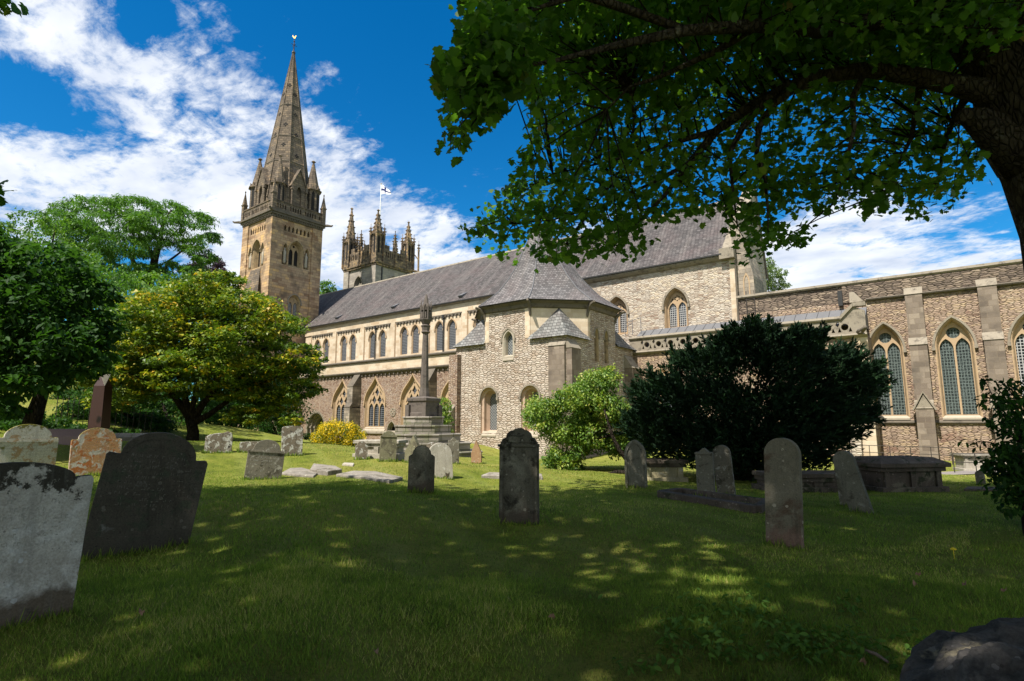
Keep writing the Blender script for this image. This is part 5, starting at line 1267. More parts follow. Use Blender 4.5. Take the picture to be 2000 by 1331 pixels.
gravestone(757, 902, 31, 58, prof_shoulder, M['st_green'], 'greenish gravestone with small rounded head in front of the stepped cross', .1, R(1.5), 0, .12, dict(sw=.12, rise=.30), panel=pan_line)
gravestone(804, 905, 33, 53, prof_gable, M['st_green'], 'gravestone with a steep pointed gable top turned partly away', -.5, R(2), 0, .16, dict(rise=.95))
gravestone(843, 900, 22, 34, prof_round, M['st_mottle'], 'small round-headed lichened gravestone peeping over the whitish one', 0, R(-2), 0, .12)
gravestone(862, 935, 46, 67, prof_round, M['st_white'], 'whitish round-topped gravestone with black spots leaning left, behind a dark one', .15, R(-4), 0, .12)
gravestone(822, 964, 50, 89, prof_ogee, M['st_mid'], 'dark lichen-covered gravestone with curved shoulders in front of the whitish one', .05, R(.5), 0, .12)
gravestone(886, 906, 21, 49, prof_cap, M['st_grey'], 'slim upright grey gravestone with low peaked top beside the cross steps', .15, 0, 0, .12)
gravestone(930, 906, 20, 45, prof_gable, M['st_brown'], 'small orange-brown pointed gravestone against the chapter house', -.25, R(-1), 0, .14, dict(rise=1.25))
gravestone(1013, 1025, 76, 180, prof_ornate, M['st_mid'], 'tall dark gravestone with scroll-carved head in the middle of the lawn', -.12, R(.2), 0, .13, panel=pan_ornate, ins=(.45, .72, M['worn_dark'], .03, .5))
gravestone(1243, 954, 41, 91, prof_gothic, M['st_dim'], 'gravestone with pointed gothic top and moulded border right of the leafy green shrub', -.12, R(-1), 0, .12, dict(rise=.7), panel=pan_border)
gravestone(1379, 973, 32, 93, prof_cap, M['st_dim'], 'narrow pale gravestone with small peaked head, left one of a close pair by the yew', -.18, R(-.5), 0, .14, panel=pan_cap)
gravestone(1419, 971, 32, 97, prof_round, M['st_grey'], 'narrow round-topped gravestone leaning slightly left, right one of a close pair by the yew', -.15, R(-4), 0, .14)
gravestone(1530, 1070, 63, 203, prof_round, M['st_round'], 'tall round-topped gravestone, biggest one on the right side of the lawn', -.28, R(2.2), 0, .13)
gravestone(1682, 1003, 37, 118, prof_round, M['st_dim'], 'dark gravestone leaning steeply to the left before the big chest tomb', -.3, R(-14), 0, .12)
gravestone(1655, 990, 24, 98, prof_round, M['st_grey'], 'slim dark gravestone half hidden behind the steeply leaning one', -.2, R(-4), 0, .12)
gravestone(1916, 948, 14, 27, prof_round, M['st_grey'], 'tiny round-topped gravestone on the sunlit grass at the far right', -.1, R(-2), 0, .14)

def chest_tomb(c, L, Wd, H, yaw, label, mat, lidmat=None, hip=0, over=.12, panels=3, base=True, plinth=.12, end=True):
    """c ground centre; L along yaw direction"""
    U = Vector((math.cos(yaw), math.sin(yaw), 0)); V = Vector((-math.sin(yaw), math.cos(yaw), 0)); C = Vector(c)
    t = empty('chest_tomb', tuple(C), label, 'tomb'); lidmat = lidmat or mat
    def bx(mb, u0, u1, v0, v1, z0, z1, ins=0):
        b_ = [C+U*u+V*v+Vector((0, 0, z0)) for u, v in ((u0, v0), (u1, v0), (u1, v1), (u0, v1))]
        t_ = [C+U*u+V*v+Vector((0, 0, z1)) for u, v in ((u0+ins, v0+ins), (u1-ins, v0+ins), (u1-ins, v1-ins), (u0+ins, v1-ins))]
        mb.prism(b_, t_)
    l, w = L/2, Wd/2
    if base: mb = MB(); bx(mb, -l-.1, l+.1, -w-.1, w+.1, -.4, plinth); part('plinth', mb, mat, t, bevel=.01)
    mb = MB(); bx(mb, -l, l, -w, w, -.3, H-.18); part('chest', mb, mat, t, bevel=.01)
    for i in range(panels+1):
        for sgn in (-1, 1):
            u = -l+.1+(2*l-.2)*i/panels; mb = MB(); bx(mb, u-.07, u+.07, sgn*w-.05, sgn*w+.05, plinth, H-.2); part('pilaster', mb, mat, t)
    mb = MB(); bx(mb, -l-over*.5, l+over*.5, -w-over*.5, w+over*.5, H-.2, H-.1); part('moulding', mb, lidmat, t, bevel=.01)
    mb = MB(); bx(mb, -l-over, l+over, -w-over, w+over, H-.1, H-.0)
    if hip: bx(mb, -l-over+.02, l+over-.02, -w-over+.02, w+over-.02, H+.001, H+hip, .22)
    part('lid', mb, lidmat, t, bevel=.012)
    return t
def gpt(px, py):
    Pg, d = ground_hit(px, py); return Pg, d
# big hipped tomb in the shade on the right
ang = YAW
Pg, d = gpt(1760, 962); c = atd(1752, 962, d+.6); c.z = float(gz(c.x, c.y))
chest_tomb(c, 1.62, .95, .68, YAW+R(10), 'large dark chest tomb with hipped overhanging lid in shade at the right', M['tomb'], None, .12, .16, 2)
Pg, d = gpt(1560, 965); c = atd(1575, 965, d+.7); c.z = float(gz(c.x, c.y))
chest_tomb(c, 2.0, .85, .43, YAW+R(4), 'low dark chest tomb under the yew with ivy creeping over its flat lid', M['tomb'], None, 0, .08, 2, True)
Pg, d = gpt(1285, 940); c = atd(1290, 940, d+.5); c.z = float(gz(c.x, c.y))
chest_tomb(c, 1.1, .8, .60, YAW+R(0), 'yellowish chest tomb at the left foot of the yew, half behind the gothic gravestone', M['tomb_yellow'], M['tomb'], 0, .12, 1)
Pg, d = gpt(742, 897); c = atd(743, 897, d+.5); c.z = float(gz(c.x, c.y))
chest_tomb(c, 1.25, .7, .52, YAW+R(-8), 'pale low chest tomb at the foot of the cross steps', M['tomb_pale'], None, 0, .1, 2)
Pg, d = gpt(1925, 922); c = atd(1928, 922, d+.5); c.z = float(gz(c.x, c.y))
chest_tomb(c, 2.3, .9, .84, YAW+R(-14), 'pale chest tomb in full sun beyond the handrails at the far right', M['tomb_pale'], M['slab'], 0, .14, 1)

def slab(pxpts, th, mat, label, cat='grave marker', name='ledger_stone', tiltz=0):
    P3 = [ground_hit(px, py)[0] for px, py in pxpts]; c = sum(P3, Vector())/len(P3)
    bot = [Vector((p.x, p.y, p.z-.15)) for p in P3]; top = [Vector((p.x, p.y, p.z+th)) for p in P3]
    mb = MB(); mb.prism(bot, top); return single(name, mb, mat, tuple(c), label, cat, bevel=.015)
slab([(656, 932), (760, 945), (787, 938), (735, 926), (690, 925)], .07, M['slab'], 'large flat ledger slab with worn edges lying in the sunny grass')
slab([(548, 928), (612, 934), (622, 926), (590, 917), (566, 918)], .05, M['slab'], 'cracked sunken slab, left half of a broken grave cover')
slab([(605, 926), (640, 930), (668, 926), (655, 919), (612, 914)], .12, M['slab'], 'tilted raised slab, right half of a broken grave cover')
slab([(668, 910), (690, 912), (692, 908), (672, 907)], .05, M['tomb_pale'], 'small white stone plate set in the lawn')
slab([(940, 934), (1060, 938), (1058, 931), (955, 928)], .08, M['slab'], 'flat slab half hidden behind the tall scroll-headed gravestone')
slab([(1883, 960), (1958, 962), (1955, 956), (1890, 955)], .06, M['tomb'], 'flat dark slab in the grass beneath the leafy bush at right')
# kerb set round a grave
K = [ground_hit(px, py)[0] for px, py in ((1290, 972), (1478, 1003), (1500, 990), (1330, 966))]
GK = empty('grave_kerb', tuple(K[0]), 'low dark stone kerb framing a grave behind the tall round-topped gravestone', 'grave kerb')
for a, b_, w_ in ((0, 1, .2), (1, 2, .16), (2, 3, .12), (3, 0, .16)):
    p, q = K[a], K[b_]; t = (q-p).normalized(); nrm = Vector((-t.y, t.x, 0))*w_/2; mb = MB()
    mb.prism([p-nrm-Vector((0, 0, .2)), q-nrm-Vector((0, 0, .2)), q+nrm-Vector((0, 0, .2)), p+nrm-Vector((0, 0, .2))], [v+Vector((0, 0, .14)) for v in (p-nrm, q-nrm, q+nrm, p+nrm)])
    part('kerb_stone', mb, M['tomb'], GK, bevel=.02)
# pink granite scotch block at the left
def coped(px, py, L, label, mat, yaw, h=.34, w=.45):
    Pg, d = ground_hit(px, py); U = Vector((math.cos(yaw), math.sin(yaw), 0)); V = Vector((-math.sin(yaw), math.cos(yaw), 0)); mb = MB()
    pr = [(-w/2, -.2), (w/2, -.2), (w/2, h*.5), (w*.2, h), (-w*.2, h), (-w/2, h*.5)]
    mb.prism([Pg+U*(-L/2)+V*a+Vector((0, 0, z)) for a, z in pr], [Pg+U*(L/2)+V*a+Vector((0, 0, z)) for a, z in pr])
    return single('coped_stone', mb, mat, tuple(Pg), label, 'grave marker', bevel=.01)
coped(133, 867, 1.55, 'pinkish granite coped grave marker lying between two lichened gravestones', M['granite_pink'], YAW+R(-8), .42, .5)
coped(258, 862, 1.1, 'rough low grey kerb block on the grass right of the red obelisk', M['slab'], YAW+R(-4), .26, .3)

# red granite obelisk
Pg, d = ground_hit(191, 858); hgt = (858-731)*d/F; w = 30*d/F
OB = empty('obelisk', tuple(Pg), 'tall red granite obelisk with pale triangular tip among the trees at left', 'obelisk')
a0_ = math.atan2(-Pg.y, -Pg.x)
def sq(r, z, rot): return [(Pg.x+r*math.cos(rot+i*math.pi/2), Pg.y+r*math.sin(rot+i*math.pi/2), Pg.z+z) for i in range(4)]
mb = MB(); mb.prism(sq(w*1.0, -.2, a0_+.15), sq(w*1.0, .12, a0_+.15)); mb.prism(sq(w*.8, .12, a0_+.15), sq(w*.78, .30, a0_+.15)); part('base', mb, M['slab'], OB, bevel=.01)
mb = MB(); mb.prism(sq(w*.60, .30, a0_+.15), sq(w*.50, hgt*.80, a0_+.15)); mb.prism(sq(w*.50, hgt*.801, a0_+.15), sq(w*.16, hgt*.97, a0_+.15)); part('shaft', mb, M['granite'], OB)
mb = MB(); mb.cone(sq(w*.24, hgt*.93, a0_+.15), (Pg.x, Pg.y, Pg.z+hgt*1.02)); part('cap', mb, M['slab'], OB)
mb = MB(); f_ = Vector((math.cos(a0_+.15), math.sin(a0_+.15), 0)); g_ = Vector((-f_.y, f_.x, 0)); zt_ = Pg.z+hgt*.98
bq = [Pg*1+f_*(w*.46)-g_*(w*.26), Pg*1+f_*(w*.46)+g_*(w*.26), Pg*1+f_*(w*.56)]
bq = [Vector((bq[0].x, bq[0].y, zt_)), Vector((bq[1].x, bq[1].y, zt_)), Vector((bq[2].x, bq[2].y, zt_-w*.75))]
mb.add(bq+[b_-f_*.08 for b_ in bq], [(0, 1, 2), (3, 5, 4), (0, 3, 4, 1), (1, 4, 5, 2), (2, 5, 3, 0)]); part('tip_facet', mb, M['tomb_pale'], OB)

# iron railing round the obelisk plot
Pg, d0 = ground_hit(190, 850)
RL = empty('iron_railing', tuple(Pg), 'rusty thin iron railing enclosing the plot behind the red obelisk', 'railing')
pts = [atd(105, 850, d0+.3), atd(200, 850, d0+1.6), atd(305, 850, d0+1.2)]
for q in pts: q.z = float(gz(q.x, q.y))
for a, b_ in ((0, 1), (1, 2)):
    p, q = pts[a], pts[b_]; nb = 9
    for zz_ in (.18, .85): mb = MB(); mb.tube([p+Vector((0, 0, zz_)), q+Vector((0, 0, zz_))], .014, 5); part('rail', mb, M['iron'], RL)
    for i in range(nb):
        r_ = p.lerp(q, i/nb); mb = MB(); mb.tube([r_+Vector((0, 0, -.2)), r_+Vector((0, 0, 1.02)), r_+Vector((0, 0, 1.12))], [.014, .014, .004], 5); part('bar', mb, M['iron'], RL)
# handrails of the access ramp by the lady chapel
def handrail(ptsd, label, h=.95, posts=True):
    q = []
    for r_, d_ in ptsd: x, y = rd(r_, d_); q.append(Vector((x, y, float(gz(x, y)))))
    t = empty('handrail', tuple(q[0]), label, 'handrail')
    for zz_ in (h, h*.55): mb = MB(); mb.tube([p+Vector((0, 0, zz_)) for p in q], .02, 6); part('rail', mb, M['iron'], t)
    for p in q: mb = MB(); mb.tube([p+Vector((0, 0, -.2)), p+Vector((0, 0, h))], .022, 6); part('post', mb, M['iron'], t)
def P2(px, d): p = atd(px, 900, d); return (p.x*RT[0]+p.y*RT[1], p.x*FW[0]+p.y*FW[1])
handrail([P2(1665, 36), P2(1700, 35.6), P2(1740, 35.2), P2(1780, 34.8), P2(1820, 34.4), P2(1860, 33.6)], 'long thin black handrail along the foot of the chapel wall')
handrail([P2(1862, 28), P2(1905, 27.6), P2(1960, 27.2)], 'short black handrail with paired posts before the sunlit chest tomb')

# boulder at the lower right corner
def boulder():
    import bmesh
    from mathutils import noise as mn
    c = atd(2135, 1290, 2.5); c = Vector((c.x, c.y, .14))
    bm = bmesh.new(); bmesh.ops.create_icosphere(bm, subdivisions=7, radius=1)
    for v in bm.verts:
        p = v.co.copy(); n = p.normalized()
        k = 1 + .22*mn.noise(n*1.6+Vector((3, 1, 2))) + .13*mn.noise(n*3.7) + .09*abs(mn.noise(n*5)) - .03*abs(mn.noise(n*12+Vector((5, 2, 1)))) + .012*mn.noise(n*26)+.008*mn.noise(n*60)
        lay = .035*math.sin(p.z*16+4*mn.noise(n*2.2))
        q = Vector((p.x*.88, p.y*.66, p.z*.60))*(k+lay*.8); v.co = Matrix.Rotation(YAW+R(28), 3, 'Z') @ q
    me = bpy.data.meshes.new('boulder'); bm.to_mesh(me); bm.free(); finish_mesh(me, M['rock'], True)
    o = bpy.data.objects.new('boulder', me); COL.objects.link(o); o.location = c; o['label'] = 'big rough dark boulder in the bottom right corner'; o['category'] = 'boulder'
boulder()

# ------------------------------------------------------------------ vegetation
def clump_points(clumps, n, sub=26, sub_r=.16, flat=.45, shell=.55):
    """clumps (cx,cy,cz,rx,ry,rz): leaves gather in little tufts spread through each clump, denser to its skin"""
    C = np.array(clumps, float); vol = (C[:, 3]*C[:, 4]*C[:, 5])**(2/3.); k = rng.choice(len(C), size=len(C)*sub, p=vol/vol.sum())
    d = rng.normal(size=(len(k), 3)); d /= np.linalg.norm(d, axis=1)[:, None]
    rad = rng.uniform(0, 1, len(k))**(1/3.)*(1-shell) + shell*rng.uniform(.75, 1.05, len(k)); rad = np.minimum(rad, 1.08)
    T = C[k, :3] + d*rad[:, None]*C[k, 3:6]; sc = (C[k, 3:6].prod(1))**(1/3.)
    j = rng.integers(0, len(k), n)
    off = rng.normal(size=(n, 3))*np.array([1, 1, flat])*(sub_r*sc[j])[:, None]
    tv = rng.uniform(0, 1, len(k))
    return T[j]+off, tv[j]
def pclumps(lst, d, dj=.1, depth=1.0, seed=0):
    r_ = random.Random(seed+5); out = []
    for q in lst:
        px, py, rx, ry = q[:4]; dd = d + r_.uniform(-dj, dj) + (q[4] if len(q) > 4 else 0)
        P = atd(px, py, dd); out.append((P.x, P.y, P.z, rx*dd/F, rx*dd/F*depth, ry*dd/F))
    return out
def ptube(mb, pts, d, n=6):
    """pts (px, py, radius m, depth offset)"""
    P = [atd(p[0], p[1], d+(p[3] if len(p) > 3 else 0)) for p in pts]; mb.tube(P, [p[2] for p in pts], n); return P
def tree(name, base, label, cat, clumps, n, size, kind, mat, bark, trunks, group=None, tilt=(35, 25), sub=26, sub_r=.16, flat=.45, shell=.55, inner=.0, crown='crown', trunkname='trunk', clip=None, vmix=.6):
    b_ = Vector((base[0], base[1], float(gz(base[0], base[1])) if len(base) < 3 else base[2]))
    t = empty(name, tuple(b_), label, cat, group)
    if trunks:
        mb = MB()
        for P, rr in trunks: mb.tube(P, rr, 7)
        part(trunkname, mb, bark, t, smooth=True)
    P, tv = clump_points(clumps, n, sub, sub_r, flat, shell)
    v = np.clip(tv*vmix + rng.uniform(0, 1, n)*(1-vmix), 0, 1)
    if clip is not None:
        k = clip(P); P = P[k]; v = v[k]
    leaves_at(crown, P, size, kind, mat, t, tilt, v); return t
def seg(pts, d): return ([atd(p[0], p[1], d+(p[3] if len(p) > 3 else 0)) for p in pts], [p[2] for p in pts])
def above_ground(P): return P[:, 2] > gz(P[:, 0], P[:, 1])+.02

# golden japanese-style maple
Bp, dm = ground_hit(375, 866); dm = 23.5; Bm = atd(375, 866, dm)
mc = [(395, 570, 62, 26), (320, 598, 66, 27), (470, 596, 68, 28), (250, 632, 62, 26), (398, 626, 82, 27), (540, 636, 55, 27), (325, 664, 80, 25), (470, 664, 85, 27), (580, 694, 46, 24), (205, 690, 55, 22),
      (250, 728, 72, 22), (385, 706, 80, 26), (505, 722, 78, 26), (588, 758, 38, 22), (310, 762, 55, 18), (450, 762, 55, 22), (545, 790, 42, 22), (565, 820, 28, 16), (430, 548, 45, 16), (355, 575, 40, 18), (600, 722, 30, 16), (290, 700, 60, 20), (190, 735, 45, 20), (230, 780, 50, 22), (520, 770, 50, 24), (480, 810, 40, 18), (350, 740, 60, 24), (430, 730, 60, 24), (610, 700, 26, 14)]
cl = []
for i, q in enumerate(mc):
    for s in (-1, 0, 1): cl += pclumps([q], dm + s*1.3 + random.uniform(-.8, .8), .1, 1.0, i)
tr = [seg([(375, 872, .28), (378, 845, .22), (372, 815, .2)], dm), seg([(372, 818, .17), (345, 780, .13), (325, 755, .10), (300, 710, .06), (270, 680, .03)], dm), seg([(374, 815, .15), (362, 780, .12), (350, 740, .08), (345, 680, .05), (335, 630, .03)], dm),
      seg([(376, 820, .17), (400, 785, .13), (430, 750, .1), (480, 700, .06), (540, 670, .03)], dm), seg([(380, 825, .15), (408, 810, .12), (450, 780, .09), (520, 745, .05), (580, 720, .02)], dm), seg([(372, 810, .12), (385, 760, .09), (400, 700, .06), (400, 620, .03)], dm, ), seg([(330, 760, .06, -.6), (290, 745, .04, -1), (240, 725, .02, -1.2)], dm)]
tree('maple_tree', (Bm.x, Bm.y), 'spreading golden green maple with layered foliage and forked dark trunk left of the tower', 'tree', cl, 90000, .15, 'star', M['lf_maple'], M['bark_dark'], tr, tilt=(22, 18), sub=30, sub_r=.19, flat=.35, shell=.5)
# big-leaved dark tree at the left edge
dl = 15.5; Bl = atd(66, 815, 17); 
lc = [(20, 505, 60, 42), (95, 520, 66, 45), (-40, 560, 70, 60), (165, 580, 52, 45), (60, 590, 80, 55), (195, 640, 40, 38), (120, 660, 70, 45), (20, 670, 70, 50), (165, 705, 45, 30), (70, 735, 60, 28), (-30, 740, 50, 40), (-60, 650, 60, 60), (185, 690, 34, 20), (20, 790, 26, 22), (-50, 480, 60, 50)]
cl = []
for i, q in enumerate(lc):
    for s in (-1, 1): cl += pclumps([q], dl + s*.9 + random.uniform(-.6, .6), .1, 1.0, i+50)
tr = [seg([(62, 830, .24, 1.5), (75, 790, .20, 1.5), (88, 750, .17, 1.5), (95, 700, .14, 1), (80, 620, .1, .5), (60, 540, .05)], dl), seg([(92, 710, .1, 1), (130, 660, .07), (170, 610, .03)], dl), seg([(90, 700, .09, 1), (40, 640, .06), (10, 590, .03)], dl)]
tree('broadleaf_tree', (Bl.x, Bl.y), 'dark green large-leaved tree filling the left edge in front of the maple', 'tree', cl, 21000, .19, 'oval', M['lf_dark'], M['bark_dark'], tr, tilt=(30, 22), sub=30, sub_r=.22, flat=.4, shell=.5)
# feathery acacia high behind
da = 48; ac = [(125, 408, 26, 14), (190, 402, 48, 15), (262, 402, 52, 14), (330, 408, 38, 15), (378, 428, 42, 13), (412, 462, 22, 10), (305, 436, 52, 14), (225, 440, 60, 18), (150, 455, 50, 24), (362, 470, 42, 13), (245, 478, 62, 20), (180, 500, 50, 24), (395, 498, 26, 14), (330, 520, 30, 14), (272, 530, 40, 18), (120, 430, 40, 22), (380, 530, 26, 14), (205, 540, 50, 20), (300, 470, 30, 10)]
cl = []
for i, q in enumerate(ac):
    for s in (-1, 1): cl += pclumps([q], da + s*2.2 + random.uniform(-1.5, 1.5), .1, 1.0, i+90)
tr = [seg([(270, 660, .5), (285, 570, .42), (298, 535, .36), (303, 505, .30), (312, 475, .22), (318, 440, .14), (335, 410, .07)], da), seg([(298, 540, .22), (320, 530, .16), (330, 510, .1), (370, 480, .06)], da), seg([(303, 505, .2), (280, 470, .14), (255, 430, .08), (230, 405, .05)], da), seg([(285, 560, .25), (255, 500, .16), (215, 460, .1), (160, 420, .05)], da), seg([(312, 470, .12), (290, 445, .08), (275, 415, .04)], da), seg([(260, 520, .12), (262, 470, .08), (255, 440, .05)], da)]
Ba = atd(262, 720, da)
tree('acacia_tree', (Ba.x, Ba.y), 'tall airy tree with feathery bright green foliage in flat layers against the sky', 'tree', cl, 36000, .42, 'needle', M['lf_acacia'], M['bark_dark'], tr, tilt=(32, 22), sub=30, sub_r=.16, flat=.35, shell=.5)
# trees and shrubs of the bank behind
def bushy(name, label, cat, lst, d, n, size, kind, mat, basepx, dj=.6, layers=2, sp=1.0, sub_r=.17, shell=.5, group=None, stem=.12, flat=.6, sub=26, tilt=(40, 28)):
    cl = []
    for i, q in enumerate(lst):
        for s in range(layers): cl += pclumps([q], d + (s-(layers-1)/2)*sp + random.uniform(-dj, dj), .1, 1.0, i*7+s)
    B = atd(basepx[0], basepx[1], d); gzb = float(gz(B.x, B.y)); B.z = gzb
    cen = np.mean([c[:3] for c in cl], 0); trs = []
    for k in range(3):
        c = Vector(cl[(k*5+1) % len(cl)][:3]); mid = B.lerp(c, .5)+Vector((0, 0, .1)); trs.append(([B+Vector((0, 0, -.3)), B+Vector((0, 0, .2)), mid, c], [stem, stem*.9, stem*.6, stem*.25]))
    return tree(name, (B.x, B.y), label, cat, cl, n, size, kind, mat, M['bark_dark'], trs, group, tilt, sub, sub_r, flat, shell, clip=above_ground, crown='foliage', trunkname='stem')
bushy('yellowish_tree', 'yellow green sunlit tree between the dark left tree and the feathery tree', 'tree', [(150, 505, 40, 30), (205, 545, 50, 34), (262, 575, 48, 30), (235, 610, 60, 30), (320, 580, 40, 26), (150, 560, 50, 40), (300, 630, 50, 26)], 31, 12000, .17, 'rhomb', M['lf_mid'], (230, 760), 1.2, 2, 2.0)
bushy('sparse_tree', 'thin yellowing tree top with bare twigs at the upper left behind the dark tree', 'tree', [(60, 430, 34, 18), (30, 470, 34, 26), (95, 470, 40, 26), (110, 440, 30, 16), (5, 440, 20, 16), (80, 500, 50, 26)], 33, 4200, .17, 'rhomb', M['lf_mid'], (40, 720), 1, 2, 1.6)
bushy('woodland_tree', 'deep green tree mass seen between the acacia and the maple', 'tree', [(300, 560, 50, 30), (250, 620, 60, 40), (350, 560, 46, 30), (330, 610, 60, 40), (200, 660, 60, 40), (180, 600, 50, 40), (420, 600, 40, 26)], 42, 9000, .26, 'rhomb', M['lf_mid'], (300, 780), 1.5, 2, 3)
bushy('copper_beech', 'dark purple copper beech behind the maple beside the spire tower', 'tree', [(408, 515, 30, 20), (432, 538, 18, 18), (425, 520, 16, 12), (385, 535, 30, 22), (440, 572, 12, 12), (400, 560, 36, 22)], 66, 5200, .30, 'rhomb', M['lf_beech'], (400, 760), 1.5, 2, 3)
for (bx_, lab, lst, d, n) in (
    ((330, 850), 'dark rhododendron clump right of the red obelisk', [(290, 800, 40, 30), (330, 812, 42, 28), (255, 790, 30, 30), (310, 770, 40, 24)], 29, 4200),
    ((235, 840), 'dense dark shrub behind the red obelisk', [(225, 740, 44, 40), (250, 700, 40, 36), (225, 790, 40, 30), (180, 730, 30, 26)], 32, 4800),
    ((110, 800), 'sunlit shrub hanging over the grassy bank at the left', [(130, 745, 30, 22), (160, 770, 26, 18), (120, 780, 20, 12)], 33, 1500),
    ((450, 850), 'green shrub right of the maple trunk', [(430, 800, 40, 30), (470, 815, 40, 26), (500, 790, 40, 28), (440, 770, 40, 24)], 36, 4200),
    ((540, 860), 'shrub of dark leaves in the bed between maple and church door', [(530, 820, 36, 26), (560, 840, 20, 14), (505, 830, 30, 22)], 44, 2600),
    ((60, 840), 'low spreading hedge along the bottom of the bank behind the lichened stones', [(-20, 830, 50, 18), (40, 826, 50, 15), (100, 830, 40, 14), (0, 800, 30, 20), (60, 812, 30, 12)], 21, 4600),
    ((250, 850), 'low ivy-like shrub at the railing foot', [(170, 838, 34, 9), (240, 845, 30, 8)], 22, 1100)):
    bushy('dark_shrub', lab, 'shrub', lst, d, n, .15 if d < 30 else .2, 'rhomb', M['lf_dark'], bx_, .6, 2, 1.0, group='dark shrubs under the trees at left')
for (bx_, lab, lst, d, n) in (
    ((150, 850), 'dense evergreen shrub left of the obelisk behind the railing', [(140, 812, 34, 26), (165, 790, 26, 26), (120, 826, 30, 18)], 27, 3600),
    ((275, 856), 'dense evergreen shrub right of the obelisk behind the railing', [(245, 820, 34, 24), (280, 826, 34, 22), (310, 832, 30, 18), (225, 800, 24, 24)], 26, 4600),
    ((10, 815), 'low evergreen shrub at the left edge under the big-leaved tree', [(-10, 800, 34, 22), (25, 812, 26, 14)], 24, 2200)):
    bushy('dark_shrub', lab, 'shrub', lst, d, n, .15, 'rhomb', M['lf_dark'], bx_, .5, 2, 1.0, group='dark shrubs under the trees at left')
bushy('rose_bush', 'pink flowering rose bush left of the brown flat-topped gravestone', 'shrub', [(465, 846, 22, 10), (450, 842, 16, 9)], 46, 1200, .16, 'rhomb', M['lf_rose'], (460, 858), .3, 1)
bushy('rose_bush', 'rose bush with pink and red blooms by the church door', 'shrub', [(520, 848, 24, 12), (545, 852, 16, 9)], 47, 1400, .16, 'rhomb', M['lf_rose'], (525, 862), .3, 1)
bushy('rose_bush', 'small red flowering bush at the foot of the doorway', 'shrub', [(597, 852, 12, 8)], 60, 500, .16, 'rhomb', M['lf_rose'], (597, 862), .3, 1)
# yellow flowering bush
dy = 33
bushy('yellow_bush', 'round bush thick with yellow flowers in front of the nave wall', 'bush', [(660, 850, 42, 27), (632, 856, 24, 20), (692, 856, 24, 20), (660, 872, 46, 14), (645, 840, 26, 16), (680, 842, 24, 16)], dy, 22000, .085, 'rhomb', M['lf_yellow'], (660, 882), .2, 2, .9, .13, .6, flat=1.0, sub=60)
bushy('wall_shrub', 'green climbing shrub against the last nave window beside the cross', 'shrub', [(866, 800, 18, 22), (872, 830, 16, 18), (860, 820, 16, 22), (868, 785, 12, 10)], 39.5, 2800, .14, 'rhomb', M['lf_shrub'], (868, 850), .2, 2, .5)
# bright shrub before the chapter house
tr = [seg([(1250, 925, .10), (1243, 912, .10), (1225, 898, .09), (1210, 880, .08), (1195, 850, .06), (1180, 800, .03)], 19.5), seg([(1250, 940, .09), (1235, 925, .09), (1205, 922, .07), (1170, 932, .03)], 19.5), seg([(1120, 925, .10), (1128, 890, .08), (1140, 840, .06), (1160, 780, .03)], 20.5), seg([(1195, 850, .05), (1160, 860, .04), (1110, 850, .02)], 20)]
cl = []
for i, q in enumerate([(1165, 748, 36, 26), (1120, 778, 36, 28), (1064, 800, 36, 26), (1175, 795, 42, 30), (1098, 838, 44, 30), (1148, 852, 40, 30), (1215, 815, 34, 26), (1250, 858, 32, 24), (1100, 896, 36, 22), (1202, 866, 30, 22), (1045, 818, 22, 22), (1105, 920, 34, 12), (1240, 880, 30, 18), (1150, 800, 30, 30), (1190, 735, 20, 22)]):
    for s in (-1, 1): cl += pclumps([q], 21 + s*.6, .4, 1.0, i+200)
Bs = atd(1125, 925, 20.8)
tree('leafy_shrub', (Bs.x, Bs.y), 'bushy small tree with fresh yellow green leaves before the chapter house corner', 'shrub', cl, 46000, .105, 'rhomb', M['lf_shrub'], M['bark_dark'], tr, sub=34, sub_r=.2, flat=.7, shell=.45, clip=above_ground)
# yew
dyw = 18.0
yc = [(1300, 785, 52, 45), (1380, 728, 58, 42), (1460, 690, 60, 42), (1400, 810, 80, 60), (1540, 716, 66, 50), (1500, 820, 90, 65), (1610, 720, 50, 36), (1590, 795, 70, 48), (1670, 765, 42, 26), (1350, 870, 75, 42), (1560, 875, 75, 42), (1640, 830, 48, 30), (1275, 845, 34, 34), (1450, 890, 90, 42), (1465, 668, 34, 24), (1550, 675, 34, 22), (1430, 690, 30, 22), (1680, 745, 28, 14)]
cl = []
for i, q in enumerate(yc):
    for s in (-1, 0, 1): cl += pclumps([q], dyw + s*1.3, .5, 1.0, i+300)
By = atd(1455, 945, dyw)
YW = empty('yew_tree', (By.x, By.y, float(gz(By.x, By.y))), 'huge spreading almost black yew in front of the choir aisle', 'tree')
mb = MB()
for pts in ([(1455, 950, .40), (1450, 900, .34), (1445, 840, .25), (1440, 760, .12)], [(1450, 890, .25), (1500, 830, .16), (1560, 770, .08)], [(1448, 880, .22), (1380, 830, .14), (1320, 790, .06)], [(1452, 895, .2), (1540, 850, .13), (1640, 790, .05)]):
    P, rr = seg(pts, dyw); mb.tube(P, rr, 7)
part('trunk', mb, M['bark_dark'], YW, smooth=True)
P, tv = clump_points(cl, 52000, 34, .22, .5, .3); k = above_ground(P); P = P[k]; tv = tv[k]
cen = np.array(atd(1455, 860, dyw)); D = (P-cen); D /= np.linalg.norm(D, axis=1)[:, None]+1e-6; D[:, 2] = np.abs(D[:, 2])*.4+.25; D = D+rng.normal(size=D.shape)*.45
SP = []; sv = []; SD = []
Cn = np.array(cl)
